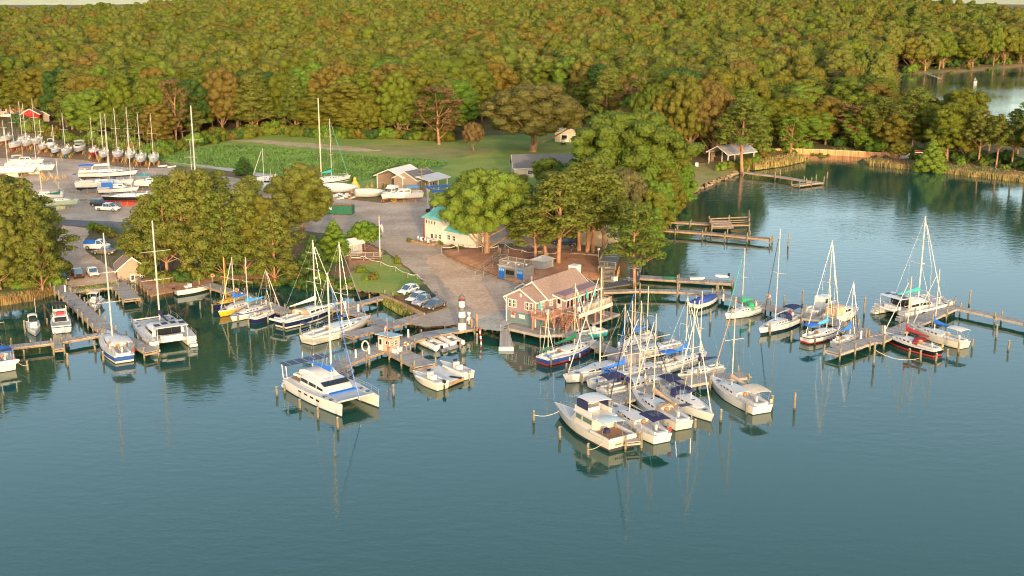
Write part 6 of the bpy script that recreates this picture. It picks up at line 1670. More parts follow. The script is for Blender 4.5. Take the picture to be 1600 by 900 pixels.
    for x in (x0 + L * .18, x1 - L * .18):
        for sg in (1, -1):
            w = MB(); w.bar((x, sg * (hw - .22), wr), (x, sg * (hw + .02), wr), wr, RUBBER, n=12); wo = w.build('wheel', t)
            w = MB(); w.bar((x, sg * (hw + .0), wr), (x, sg * (hw + .03), wr), wr * .6, STEEL, n=10); w.build('rim', wo)
    for sg in (1, -1):
        h = MB(); h.box((x1 - .12, sg * hw * .66, hood * .74), (.22, .34, .16), HEADL); h.build('headlight', t)
        h = MB(); h.box((x0 + .05, sg * hw * .74, belt * .8), (.14, .24, .26), TAIL); h.build('tail_light', t)
    k = MB(); k.box((x1 - .02, 0, .45), (.12, W * .8, .16), CDARK); k.box((x1 - .06, 0, hood * .62), (.1, W * .5, .18), CDARK); k.build('grille', t)
    return t
CARW = mat("white_car_paint", (.72, .72, .71), .25, var=.02); CARG = mat("grey_car_paint", (.15, .155, .17), .25, .4, var=.02); CARS = mat("silver_car_paint", (.36, .38, .42), .25, .5, var=.02)
CARB = mat("dark_blue_car_paint", (.02, .035, .09), .22, .2, var=.02); CARK = mat("black_car_paint", (.02, .022, .026), .22, var=.02); CARBR = mat("bronze_car_paint", (.22, .18, .14), .28, .4, var=.02)
hd = lambda a, b: math.atan2((P(*a, 1.3) - P(*b, 1.3)).y, (P(*a, 1.3) - P(*b, 1.3)).x)
H1 = hd((624, 461), (652, 452))
car("white hatchback, rearmost of the four cars parked by the grassy bank", 638, 458, H1, 'hatch', CARW)
car("white compact car second in the row of four by the log kerb", 651, 470, H1, 'hatch', CARW)
car("silver pickup with a black ladder rack between a white car and a dark sedan", 664, 475.5, H1, 'compact_pickup', CARS, extra='rack')
car("dark grey sedan nearest the wharf in the row of four parked cars", 679, 481, H1, 'sedan', CARG)
car("white crew-cab pickup on the gravel boatyard below the black-hulled yacht", 169, 329, R(-12), 'pickup', CARW)
car("black estate car just behind the white pickup in the boatyard", 157, 322, R(-8), 'suv', CARK)
H2 = hd((104, 441), (92, 432))
car("dark blue sedan leftmost of three parked by the left cove", 96, 437, hd((105, 443), (90, 433)), 'sedan', CARB)
car("black sport utility vehicle in the middle of three parked by the left cove", 121, 433, hd((114, 424), (126, 440)), 'suv', CARK)
car("white sedan rightmost of three parked by the left cove", 145, 430, hd((150, 436), (139, 424)), 'sedan', CARW)
car("bronze sport utility vehicle under the grove at the left edge", 72, 410, R(188), 'suv', CARBR)
car("small white truck with a blue tarpaulin on the weedy side of the dirt drive", 152, 389, R(-4), 'flatbed', CARW)
car("silver car beside the small blue-tarped truck", 163, 397, R(172), 'sedan', CARBR)
car("white pickup in front of the cream house at the far left", 11, 183, R(5), 'pickup', CARW)
car("dark pickup parked right of the cream house at the far left", 28, 183, R(175), 'pickup', CARG)
car("dark blue car behind the tall pines above the mulch bank", 884, 384, R(170), 'suv', CARB)
def golf_cart(px, py):
    t = thing('golf_cart', "little dark golf cart parked in front of the pale garage", 'golf cart', G(px, py), R(-80)); k = MB(); k.box((0, 0, .55), (2.4, 1.2, .45), CARK); k.build('body', t, bevel=.1)
    k = MB(); k.box((-.1, 0, 1.85), (1.8, 1.25, .08), CDARK)
    for x in (.7, -.9):
        for y in (.5, -.5): k.bar((x, y, .7), (x, y, 1.85), .03, BLACKH, n=4)
    k.build('canopy', t); k = MB(); k.box((-.2, 0, .95), (.6, 1.1, .35), CBEIGE); k.build('seat', t)
    for x in (.8, -.8):
        for y in (.6, -.6): k = MB(); k.bar((x, y - .08, .25), (x, y + .08, .25), .25, RUBBER, n=10); k.build('wheel', t)
golf_cart(880, 226)

# ------------------------------------------------------------------ small things on shore
def flagpole():
    p = P(594, 404, GZ0); H = ZT(p.y, 339) - GZ0
    t = thing('flagpole', "tall white flagpole flying a striped flag on the bank above the docks", 'flagpole', p)
    k = MB(); k.bar((0, 0, 0), (0, 0, H), .12, WHITE, .06, 8); k.ball((0, 0, H + .1), .14, YELLOWP, 8, 5); k.build('pole', t)
    k = MB(); flag_cloth(k, Vector((.12, 0, H - .4)), 1.7, 1.5, Vector((.45, .1, -1.1))); k.build('flag', t)
    b = MB(); b.lathe([(.5, 0), (.45, .15)], CONC, 10); b.build('base', t)
flagpole()
def pole(name, label, cat, px, py, top, r, m, cross=None, lamp=False):
    p = G(px, py); H = ZT(p.y, top) - p.z; t = thing(name, label, cat, p); k = MB(); k.bar((0, 0, -.3), (0, 0, H), r, m, r * .75, 7); k.build('pole', t)
    if cross: k = MB(); k.box((0, 0, H - .5), (cross, .14, .16), m, R(20)); k.box((0, 0, H - 1.6), (cross * .8, .14, .16), m, R(20)); k.build('crossarm', t)
    if lamp: k = MB(); k.lathe([(.1, H), (.3, H + .05), (.28, H + .4), (.05, H + .5)], WHITE, 8); k.build('lamp', t)
    return t
pole('utility_pole', "wooden utility pole between the two white shed roofs in the field", 'utility pole', 659, 300, 262, .18, WOODP, 2.2)
pole('utility_pole', "tall pale pole with white boxes left of the sloop at the meadow's corner", 'utility pole', 502, 276, 153, .2, TANSPAR)
pole('lamp_post', "white lamp post at the edge of the raised landing", 'lamp post', 935, 410, 391, .07, WHITE, None, True)
pole('lamp_post', "leaning white lamp post among trees above the retaining wall", 'lamp post', 1424, 240, 206, .12, WHITE, None, True)
pole('notice_post', "red lifebuoy post at the edge of the mulch bank by the pines", 'post', 854, 398, 390, .1, REDP)
def dumpster():
    t = thing('dumpster', "large dark green open dumpster with a rusty inside on the gravel lot", 'dumpster', G(529, 334), R(-8)); G_ = mat("dumpster_green", (.015, .12, .07), .5, var=.2); RU = mat("rust", (.26, .10, .06), .9, var=.3)
    w, d, h = 7.2, 2.6, 2.1; k = MB()
    for y in (-d / 2, d / 2): k.box((0, y, h / 2 + .15), (w, .1, h), G_)
    for x in (-w / 2, w / 2): k.box((x, 0, h / 2 + .15), (.1, d - .1, h), G_)
    for i in range(9): k.box((-w / 2 + .4 + i * .8, -d / 2 - .08, h / 2 + .15), (.12, .1, h), G_)
    k.box((0, -d / 2 - .03, h + .18), (w + .1, .2, .12), G_); k.build('body', t)
    k = MB(); k.box((0, 0, 1.3), (w - .2, d - .2, .1), RU)
    for y in (-d / 2 + .08, d / 2 - .08): k.box((0, y, 1.8), (w - .2, .03, .9), RU)
    k.build('load', t); k = MB(); k.box((-1.6, -d / 2 - .16, 1.5), (.7, .04, .6), WHITE); k.build('plate', t)
    for x in (-2.6, 2.6): k = MB(); k.bar((x, -1.0, .12), (x, 1.0, .12), .14, RUBBER, n=8); k.build('roller', t)
dumpster()
def travel_lift():
    t = thing('travel_lift', "tall blue boat hoist on wheels beside the white house", 'boat hoist', G(700, 335), R(20)); BL = mat("hoist_blue", (.03, .12, .33), .5)
    W_, L_, Hh = 6.5, 8, 6.0; k = MB()
    for x in (-L_ / 2, L_ / 2):
        for y in (-W_ / 2, W_ / 2): k.box((x, y, Hh / 2 + .3), (.4, .35, Hh - .2), STEEL)
    k.build('leg', t); k = MB()
    for y in (-W_ / 2, W_ / 2): k.box((0, y, Hh + .35), (L_ + 1.5, .45, .6), BL); k.box((0, y, .9), (L_ + .4, .4, .45), BL)
    k.box((-L_ / 2, 0, Hh + .37), (.45, W_ - .4, .55), BL); k.build('beam', t)
    k = MB(); k.box((-L_ / 2 - .2, -W_ / 2 - .2, 2.2), (1.9, 1.5, 2.2), mat("machine_navy", (.03, .05, .13), .5)); k.build('engine_box', t)
    for x in (-L_ / 2, L_ / 2):
        for y in (-W_ / 2, W_ / 2): k = MB(); k.bar((x, y - .22, .55), (x, y + .22, .55), .55, RUBBER, n=12); k.build('wheel', t)
travel_lift()
def rope_fence(label, px, name='rope_fence', sag=.28, h=1.0, pm=None, z=GZ0):
    pts = [P(x, y, z) for x, y in px]; o = pts[0]; t = thing(name, label, 'rope fence', o)
    for q in pts: k = MB(); k.bar((0, 0, -.2), (0, 0, h), .13, pm or WOODP, .12, 7); k.build('post', t, loc=q - o)
    for a, b in zip(pts, pts[1:]):
        k = MB(); prev = None
        for i in range(9): f = i / 8; c = a.lerp(b, f) - o + Vector((0, 0, h - .08 - sag * 4 * f * (1 - f))); k.bar(prev, c, .06, CWHITE, n=5) if prev else None; prev = c
        k.build('rope', t)
rope_fence("white rope fence on posts along the top of the mulch garden under the big oak", [(690, 395),(716, 391),(754, 394),(779, 393)], h=1.3, sag=.4, z=GZ0 + .9)
rope_fence("white rope fence right of the garden steps above the bar shack", [(789, 393),(815, 402),(838, 404),(872, 406)], h=1.6, sag=.4)
rope_fence("rope and post fence curving down the grassy bank below the flagpole", [(547, 408),(568, 407),(595, 416),(618, 424),(637, 434),(652, 436),(664, 444)])
rope_fence("post and chain fence along the stony lot above the pines", [(885, 410),(889, 403),(893, 396),(899, 388)], h=1.0, pm=CDARK)
s = thing('garden_steps', "weathered timber steps with handrails climbing the mulch garden", 'steps', (0, 0, 0))
stair(s, P(749, 432, GZ0), P(788, 396, GZ0 + 1.3), 1.7, WOODG, 14, True, WOODG)
k = thing('deck_bridge', "low plank landing and rail beside the grey garden shed", 'walkway', P(570, 405, GZ0), R(-8)); m = MB(); m.box((0, 0, .3), (7, 1.4, .12), WOODO); m.build('deck', k); m = MB(); railing(m, (-3.4, .6, .36), (3.4, .6, .36), .9, WOODG); m.build('railing', k)
# yellow parking blocks
for i, (x, y) in enumerate([(605, 464),(609, 466),(613, 468),(617, 469.5),(622, 472),(628, 474.5),(634, 477)]):
    tag(MB().box((0, 0, .12), (.8, .32, .24), YELLOWP).build('parking_block', loc=P(x, y, GZ0), rz=R(-30), bevel=.05), "yellow parking block in the grass in front of the white cars", 'parking block', "yellow parking blocks")
# white service pedestals on the docks
for x, y in [(137 + 563, 461 + 56),(617, 466)][:0] + [(638, 527),(622, 553),(577, 553),(556, 559),(967, 547),(974, 551),(1130, 470),(1382, 521),(1345, 529),(1467, 478),(1008, 598),(540, 482),(102, 456),(560, 487)]:
    k = MB(); k.bar((0, 0, 0), (0, 0, 1.15), .16, WHITE, .15, 8); k.ball((0, 0, 1.15), .17, WHITE, 8, 5); o = k.build('power_pedestal', loc=P(x, y, 1.15)); tag(o, "white power pedestal standing on the pier planks", 'pedestal', "white pedestals on the piers")
for x, y, lab in [(635, 549, "red and white fire extinguisher stand beside the peach hut"), (371, 463, "orange and white lifebuoy post on the long pier behind the yellow sloop"), (333, 440, "orange lifebuoy post at the shore end of the pier behind the yellow sloop"), (1200, 473, "orange lifebuoy post on the right-hand pier behind the navy-topped sloop")]:
    t = thing('lifebuoy_post', lab, 'lifebuoy post', P(x, y, 1.15)); k = MB(); k.bar((0, 0, 0), (0, 0, 1.5), .08, WOODP, n=5); k.build('post', t); k = MB()
    for i in range(10): a, c = 2 * math.pi * i / 10, 2 * math.pi * (i + 1) / 10; k.bar((.3 * math.cos(a), -.12, 1.2 + .3 * math.sin(a)), (.3 * math.cos(c), -.12, 1.2 + .3 * math.sin(c)), .1, ORANGE if i % 3 else WHITE, n=5)
    k.build('lifebuoy', t)
t = thing('dock_flag', "striped flag on a wooden post beside the peach hut", 'flag', P(606, 553, 1.15)); k = MB(); k.bar((0, 0, 0), (0, 0, 5.6), .08, WOODO, .06, 6); k.build('pole', t); k = MB(); flag_cloth(k, Vector((-.1, 0, 5.0)), 1.0, .9, Vector((-.3, 0, -1))); k.build('flag', t)
t = thing('rope_coil', "big rope-wound ring standing on the pier left of the peach hut", 'rope ring', P(571, 549, 1.15)); k = MB()
for i in range(14): a, c = 2 * math.pi * i / 14, 2 * math.pi * (i + 1) / 14; k.bar((.5 * math.cos(a), 0, .85 + .8 * math.sin(a)), (.5 * math.cos(c), 0, .85 + .8 * math.sin(c)), .12, LINE, n=6)
k.build('ring', t)
t = thing('white_post_sign', "white round-headed sign post beside the striped lighthouse", 'sign', P(733, 507, GZ0)); k = MB(); k.bar((0, 0, 0), (0, 0, 1.9), .1, WHITE); k.build('post', t); k = MB(); k.box((0, -.05, .95), (.7, .12, .5), WHITE); k.ball((0, -.05, 1.85), (.28, .12, .3), WHITE); k.build('sign_plate', t)
for x, y, a in ((745, 512, 2.4), (737, 513, 1.6)):
    tag(MB().bar((0, 0, -.5), (.0, 0, a), .2, WOODO, n=8).build('bollard_pile', loc=P(x, y, 1.0)), "orange-brown timber pile at the corner of the paved wharf", 'pile', "timber piles at the wharf corner")
t = thing('striped_marker', "leaning red and white striped marker pole in the water by the lighthouse", 'marker', P(752, 538, 0)); k = MB()
for i in range(6): k.bar(Vector((-.04 * i, 0, .45 * i)), Vector((-.04 * i - .04, 0, .45 * i + .45)), .13, REDP if i % 2 else FLAGW, n=6)
k.build('pole', t)
for x, y, c in ((1147, 441, 1),):
    pass
for x, y in ((617, 444), (583, 453)):
    pass
t = thing('lawn_chairs', "white garden chair on the worn lawn by the creek", 'chair', G(1089, 262)); k = MB(); k.box((0, 0, .5), (.9, .9, .1), WHITE); k.build('seat', t); k = MB(); k.box((0, .5, .95), (.9, .1, 1.0), WHITE); k.build('backrest', t); t.name = 'garden_chair'
# kayak rack, pontoon boat by the reeds
t = thing('kayak_rack', "rack of coloured kayaks at the end of the orange retaining wall", 'kayak rack', G(1441, 246)); k = MB()
for x in (-2.6, 2.6): k.box((x, 0, 1.2), (.15, 1.2, 2.6), WOODP)
k.build('rack', t)
for i, m in enumerate((CTEAL, YELLOWP, WHITE, CRED)): q = MB(); q.ball((0, 0, 0), (2.9, .35, .22), m, 10, 6); o = q.build('kayak', loc=t.location + Vector((0, 0, .5 + .6 * i))); tag(o, "%s kayak on the rack by the reed bed" % ("teal", "yellow", "white", "red")[i], 'kayak')
# red-roofed sign, picnic bits on the mulch bank
t = thing('wooden_bench', "pale wooden bench frame among the pines on the mulch bank", 'bench', P(848, 402, GZ0 + .8)); k = MB(); k.box((0, 0, .5), (1.9, .6, .08), WOODO); k.build('seat', t); k = MB(); k.box((0, .3, .95), (1.9, .08, .6), WOODO); k.build('backrest', t)
for x in (-.8, .8): k = MB(); k.box((x, 0, .25), (.1, .5, .5), WOODO); k.build('leg', t)
for x, y in ((851, 411), (856, 410.5)): tag(MB().lathe([(.25, 0), (.3, .7)], WHITE, 8).build('white_bin', loc=P(x, y, GZ0 + .8)), "small white bin on the mulch bank between the pines", 'bin', "white bins on the mulch bank")
# ------------------------------------------------------------------ boats at the docks
SB, PB = sailboat, powerboat
# left docks
SB("white sloop cut by the left edge with blue covers|", (-18, 546), (17, 586), 468, L=11.5, bim=CBLUE, cover=CBLUE, lifebuoy=REDP, mast=TANSPAR, arch=True, dinghy=HYPALON)
PB("small white motorboat with a windscreen and thin aerial| behind the left cross pier", (57, 529), (50, 507), L=6.4, style='centre')
PB("white cabin cruiser with a black flybridge top| stern-on at the left cross pier", (93, 492), (98, 528), L=9.6, style='cruiser', fly=True, canvas=CDARK, flag=True, seat=True, hm=WHITE, stripe=NAVY)
SB("dark blue sloop with a white hard top and tall mast| beside the left pier", (163, 527), (198, 571), 364, L=14.2, hm=BLUEH, stripe=WHITE, boot=CREAM, cabin='saloon', bim=CWHITE, dodger=CTAN, lifebuoy=REDP, jib=None, boom=None, mr=.12, spreaders=(.33, .62), deckm=DECKW)
catamaran("white sailing catamaran with navy sail cover and solar roof| at the left pier", (231, 505), (278, 551), 7.6, 346, L=14.0, cover=CNAVY, jib=None, dinghy=HYPALON, boom=-.38)
PB("small white open boat with a black waterline| at the shore pier's left end", (322, 455), (277, 462), L=6.2, style='skiff', boot=BLACKH, outboard=1, floor=WHITE)
SB("dark sloop with a golden mast and yellow deck| behind the yellow sloop", (335, 486), (384, 470), 402, L=8.2, hm=NAVY, deckm=YELLOWH, cabm=YELLOWH, mast=GOLDSPAR, jib=None, mf=.62, boom=-.35)
SB("yellow-hulled white-decked sloop| on the left docks", (344, 496), (400, 476), 402, L=9.0, hm=YELLOWH, stripe=WHITE, cover=CBLUE, mf=.60, boom=-.3)
SB("white sloop with a light blue boom cover| beside the yellow-hulled sloop", (364, 503), (424, 483), 402, L=9.4, hm=WHITE, stripe=BLUEH, boot=CREAM, cover=CLBLUE, jib=None, mf=.6, lifebuoy=CBLUE)
SB("little white and navy sloop with maroon seats and a dark mast|", (440, 489), (392, 507), 420, L=7.4, hm=NAVY, stripe=WHITE, mast=DARKSPAR, cockpit=CRED, boom=None, mf=.55)
SB("large white and navy pilothouse sloop with a tender on its stern|", (526, 486), (441, 512), 375, L=13.6, hm=NAVY, stripe=WHITE, boot=CREAM, cabin='saloon', dodger=CTAN, cover=CWHITE, dinghy=CWHITE, radar=True, mf=.60, boom=-.42, mr=.125, spreaders=(.35, .55, .8))
SB("big white centre-cockpit sloop| beside the broad wharf pier", (572, 508), (480, 538), 378, L=13.8, hm=CREAM, stripe=WHITE, arch=True, mf=.58, jib=CGREY, cover=CNAVY, cs=.5, spreaders=(.36,), fender=WHITE)
catamaran("large white sailing catamaran with stern solar panels and blue sail cover|", (566, 646), (476, 599), 7.4, 426, L=14.6, cover=CBLUE, jib=CBLUE, roof='dome', stern_solar=True, accent=CBLUE, boom=-.40, mf=.50, dinghy=HYPALON)
inflatable("white inflatable boat with a grey centre cover| on the small float by the lighthouse pier", (654, 532), (690, 548), L=6.4, canvas=CGREY)
inflatable("white inflatable boat with a blue-grey awning| nearest the lighthouse", (684, 525), (716, 542), L=6.4, canvas=mat("blue_grey_canvas", (.14, .22, .25), .85))
PB("white open skiff with a black outboard| left of the floating platform", (650, 592), (691, 609), L=6.6, style='skiff', outboard=1, hm=CREAM, B=2.3)
PB("white open skiff| right of the floating platform", (690, 575), (733, 594), L=6.6, style='skiff', outboard=1, hm=CREAM, B=2.3, obm=CGREY)
inflatable("grey flat tender| on the water near the floating catamaran's pier", (548, 583), (535, 592), L=3.6, m=CGREY, console=False)
inflatable("pale tender upside down| on the cross pier by the dark blue sloop", (152, 524), (136, 527), L=3.6, m=CGREY, console=False, outboard=False, z=1.2, flip=True)
PB("small pontoon boat with a white canopy| inside the long left pier", (158, 472), (140, 487), L=6.0, style='skiff', canvas=CWHITE, floor=TEAK, outboard=1, B=2.4)
# docks below the dock house
SB("blue-hulled ketch with green sail covers|", (925, 546), (849, 570), 443, L=11.6, hm=BLUEH, stripe=WHITE, boot=REDB, cover=CGREEN, mf=.62, mizzen=dict(mf=.12, H=8.4), mast=TANSPAR, lifebuoy=CBLUE, boom=-.36, fender=WHITE)
SB("white deck-saloon sloop with a grey cockpit enclosure|", (894, 597), (992, 578), 418, L=12.6, cabin='saloon', enclosure=CGREY, mf=.56, mast=TANSPAR, boom=-.38, hm=WHITE, mr=.12)
SB("white sloop with bright blue stack-pack and dodger| between the grey-enclosed and navy-topped sloops", (1006, 588), (927, 608), 475, L=10.2, cover=CBLUE, dodger=CBLUE, mf=.58, mast=TANSPAR, lifebuoy=CBLUE)
SB("white sloop with navy bimini and spray hood| bow-in on the cross pier", (1037, 600), (946, 621), 470, L=11.8, bim=CNAVY, dodger=CNAVY, mf=.56, jib=CNAVY, lifebuoy=YELLOWP, mast=TANSPAR)
SB("white sloop with a blue side stripe and wind generator| farthest left of the back row", (968, 553), (1018, 532), 449, L=9.8, stripe=BLUEH, cover=CBLUE, jib=CBLUE, mast=TANSPAR, mf=.55)
SB("plain white sloop with a long bare boom| at the back of the dock house slips", (987, 560), (1052, 547), 447, L=10.0, jib=CNAVY, mf=.62, mast=TANSPAR, hm=CREAM, boom=-.44)
SB("plain white sloop with a single pale furled headsail| in the middle of the crowded slips", (975, 592), (1040, 580), 490, L=10.4, mf=.60, mast=TANSPAR)
SB("cream sloop with bright blue bimini and boom cover| at the right of the crowded slips", (1098, 563), (1034, 581), 463, L=9.4, hm=CREAM, bim=CBLUE, cover=CBLUE, mf=.56, mast=TANSPAR)
SB("small cream sloop with a navy boom cover| behind the tan-covered sloop", (1068, 594), (1122, 583), 455, L=7.6, hm=CREAM, cover=CNAVY, mf=.55, mast=ALU, radar=False)
SB("white sloop with navy bimini, bow pointing out to open water|", (1108, 658), (1040, 618), 470, L=11.6, bim=CNAVY, dodger=CNAVY, cover=CNAVY, cs=.8, mf=.58, mast=ALU, jib=ALU, stripe=WHITE)
SB("cream sloop with a tan boom cover and tan hood| between the two navy-topped sloops", (990, 624), (1070, 673), 490, L=12.6, hm=CREAM, dodger=CTAN, enclosure=None, cover=CTAN, mf=.60, mast=TANSPAR, arch=True, boom=-.42)
SB("white sloop with a navy bimini and red cushions| beside the motor yacht", (955, 645), (1031, 691), 470, L=12.8, bim=CNAVY, lifebuoy=REDP, mf=.60, mast=TANSPAR, jib=CNAVY, bim_solar=True)
SB("white cruising sloop with tan cover and beige bimini| at the cross pier's right end", (1116, 605), (1187, 645), 464, L=12.4, bim=CBEIGE, cover=CTAN, mf=.60, mast=TANSPAR, jib=mat("pink_tan_sailcloth", (.52, .30, .20), .8), tr=.8, lifebuoy=CTAN, cs=.9)
PB("big cream motor yacht with navy flybridge curtains|, moored in front of the sloops", (876, 652), (972, 703), L=13.4, style='yacht', hm=CREAM, cabm=CREAM, canvas=CNAVY, atop=CLBLUE if False else mat("pale_blue_canvas", (.50, .60, .64), .8), letters=True, flag=True, glass=mat("green_glass", (.10, .16, .13), .1), boot=DARKB)
PB("small teal and white open boat| under the dock house's long deck", (905, 530), (942, 524), L=5.2, style='skiff', hm=CTEAL, stripe=WHITE, outboard=1)
# right docks
PB("white bowrider under a royal blue cover|", (1122, 471), (1081, 484), L=7.0, style='covered', canvas=mat("royal_canvas", (.02, .06, .30), .85), boot=BLACKH)
SB("white sloop with a bright green boom cover|", (1136, 499), (1187, 487), 388, L=8.2, cover=CBGREEN, dodger=CBGREEN, mf=.56, jib=CTEAL, mast=TANSPAR, lifebuoy=WHITE, boom=-.3)
SB("white sloop with a navy bimini and tall pale mast| at the right docks", (1187, 524), (1246, 502), 357, L=10.8, bim=CNAVY, dodger=CNAVY, mf=.62, jib=CDARK, mast=ALU, hm=WHITE, boot=NAVY, tr=.8, lifebuoy=REDP, boom=-.4)
PB("little white trawler with a wheelhouse| behind the tan-canvas cruiser", (1306, 480), (1263, 496), L=7.8, style='trawler', B=2.8)
PB("white power cruiser under tan camper canvas|", (1338, 492), (1292, 506), L=8.2, style='cruiser', canvas=CTAN, curtain=CTAN)
SB("white sloop with sky blue cover and tall twin stays| left of the small blue-covered sloop", (1313, 521), (1256, 537), 375, L=9.0, bim=CBLUE, cover=CLBLUE, mf=.60, stripe=NAVY, boot=REDB, mast=TANSPAR)
SB("small white sloop with a blue boom cover| at the wide pier end", (1344, 530), (1300, 545), 440, L=6.8, cover=CBLUE, mf=.62, jib=CNAVY, mast=ALU)
catamaran("white sailing catamaran with a teal sail cover and dark windows| at the right docks", (1472, 479), (1386, 496), 7.2, 338, L=13.0, cover=CTEAL, roof='hardtop', solar=True, mf=.54, boom=-.4, dinghy=HYPALON)
SB("black-hulled sloop with dark red covers|", (1380, 531), (1466, 558), 432, L=10.6, hm=BLACKH, stripe=WHITE, boot=REDB, cover=CRED, dodger=CRED, mf=.58, mast=TANSPAR, lifebuoy=YELLOWP)
SB("cream sloop with a blue boom cover and white bimini| nearest the right edge", (1428, 520), (1504, 544), 420, L=10.6, hm=CREAM, cover=CBLUE, bim=CWHITE, mf=.58, mast=ALU)
inflatable("white upturned dinghy| lying on the grey floating pier", (1100, 437), (1078, 436.5), L=3.0, z=.75, console=False, outboard=False, flip=True)
inflatable("white inflatable with a small outboard| at the outer end of the grey floating pier", (1118, 433), (1138, 433.5), L=3.0, z=.75, console=False)
PB("white pontoon boat| moored beside the kayak rack in the reeds", (1434, 249), (1407, 250), L=7.0, style='skiff', outboard=1, B=2.5)
inflatable("green upturned canoe-like dinghy| flat on the floating pier near the painted deck", (1058, 436), (1036, 435), L=3.4, z=.75, console=False, outboard=False, flip=True, m=CGREEN)
inflatable("tiny white dinghy| tied by the far old brown pier", (1058, 350.5), (1066, 349), L=2.6, console=False, outboard=False)
SB("tiny white sailboat| far off on the back inlet", (1521, 131), (1526, 130), 121, L=4.5, rail_on=False, mr=.06)

# ------------------------------------------------------------------ the boatyard: hulls ashore on yellow stands
def stand_mesh():
    m = MB()
    for a in (0, 2.1, 4.2): m.bar((.45 * math.cos(a), .45 * math.sin(a), 0), (0, 0, .95), .05, YELLOWP, .04, 4)
    m.bar((0, 0, .8), (0, 0, 1.35), .035, YELLOWP, n=4); m.box((0, 0, 1.37), (.3, .3, .05), WOODO); return m
STAND = None
def stands(root, L, B, lift, short):
    global STAND
    c, s = math.cos(root.rotation_euler.z), math.sin(root.rotation_euler.z)
    for f in (-.28, .02, .26):
        for sg in (1, -1):
            x, y = f * L, sg * B * .42
            if STAND is None: STAND = stand_mesh().build('boat_stand'); o = STAND
            else: o = STAND.copy(); COL.objects.link(o)
            o.location = root.location + Vector((x * c - y * s, x * s + y * c, 0)); o.rotation_euler = (0, 0, random.uniform(0, 6)); o.scale = (1, 1, max(.6, lift / 1.45))
            tag(o, "yellow stand under the " + short, 'boat stand', "yellow stands under the " + short)
def yard_sail(label, px, py, heading, L, top, lift=1.5, **k):
    p = G(px, py)
    r = sailboat(label, None, None, top, pose3=(p, heading, L), lift=lift, keel=True, name='sailboat', **k)
    stands(r[0], r[1], r[2], lift, BOATS.pop()[1]); return r
def yard_power(label, px, py, heading, L, lift=1.1, **k):
    p = G(px, py); r = powerboat(label, None, None, pose3=(p, heading, L), lift=lift, **k)
    stands(r, L, L * .34, lift, BOATS.pop()[1]); return r
NB = dict(jib=None, boom=None, rail_on=True)
yard_sail("pale sloop with a dark red bottom| at the far left of the back row ashore", 9, 226, R(-88), 9.0, 188, bottom=REDB, **NB)
yard_sail("pinkish white sloop with a bright red bottom| second in the back row ashore", 24, 236, R(-86), 10, 164, bottom=REDB, **NB)
yard_sail("white sloop peeping over its neighbours| in the left part of the back row ashore", 37, 227, R(-84), 9, 158, bottom=DARKB, **NB)
yard_sail("white sloop with a brown bottom| in the left part of the back row ashore", 43, 233, R(-80), 9.4, 162, bottom=PINKB, **NB)
yard_sail("tall-masted pink-bottomed sloop| in front of the red barn", 58, 230, R(-80), 10, 154, bottom=PINKB, **NB)
yard_sail("small cream sloop with a red bottom| right of the pink-bottomed sloop ashore", 67, 238, R(-78), 7, 187, hm=CREAM, bottom=REDB, lift=1.2, **NB)
yard_power("white motorboat with a tubular tower| behind the blue-bottomed sloop ashore", 80, 236, R(-70), 8.5, style='centre')
yard_sail("small white sloop with a navy blue bottom| ashore", 87, 244, R(-80), 7.5, 195, bottom=BLUEB, hm=WHITE, boot=NAVY, lift=1.2, **NB)
yard_sail("white sloop with a pale teal bottom| ashore", 104, 246, R(-80), 9.5, 176, bottom=TEALB, **NB)
yard_power("white cabin cruiser with a sloping windscreen| in the back row ashore", 124, 240, R(-78), 10.5, style='cruiser', canvas=CWHITE)
yard_sail("white-topped sloop with a crimson hull| ashore", 147, 248, R(-78), 8.5, 181, hm=REDH, stripe=WHITE, bottom=REDB, mast=TANSPAR, **NB)
yard_sail("dull white sloop| right of the crimson-hulled sloop ashore", 163, 251, R(-76), 9.5, 175, bottom=DARKB, **NB)
yard_sail("cream-hulled sloop with a tall mast| in the middle of the back row ashore", 185, 252, R(-76), 10.5, 168, hm=CREAM, boot=REDB, bottom=CREAM, **NB)
yard_sail("white sloop with a red awning| in the back row ashore", 204, 253, R(-76), 9.5, 167, bottom=DARKB, bim=REDP, **NB)
yard_sail("white sloop with a red keel| third from the meadow end of the back row ashore", 221, 258, R(-76), 10.5, 176, bottom=REDB, boot=WHITE, **NB)
yard_sail("cream-bottomed white sloop| last in the back row, beside the meadow", 241, 258, R(-76), 10, 177, bottom=CREAM, mast=TANSPAR, **NB)
# middle of the yard
yard_sail("white navy-striped ketch hull with blue tarpaulin| in the middle of the boatyard", 168, 284, R(14), 15, 178, stripe=NAVY, cover=CWHITE, bim=CBLUE, mf=.55, jib=None, boom=-.42, lift=1.7)
yard_sail("long plain white sloop| in front of the navy-striped ketch ashore", 162, 300, R(16), 14, 202, mf=.62, jib=None, boom=None, lift=1.6, cover=None, arch=True)
yard_power("white motorboat with a royal blue cabin curtain| ashore behind the black-hulled yacht", 184, 306, R(14), 9.5, style='cruiser', canvas=CWHITE, curtain=CBLUE, stripe=NAVY)
yard_sail("black-hulled yacht with a red bottom and pink-lit deck| in the boatyard", 202, 321, R(192), 11.5, 203, hm=BLACKH, stripe=WHITE, bottom=REDB, mf=.42, lift=1.4, **NB)
yard_sail("small green sloop with a dark green boom cover| on a trailer by the left grove", 94, 327, R(10), 8, 248, hm=mat("pale_green_hull", (.32, .42, .33), .4), bottom=mat("pale_green_hull", (.32, .42, .33), .4), cover=CGREEN, jib=None, mf=.52, lift=1.3)
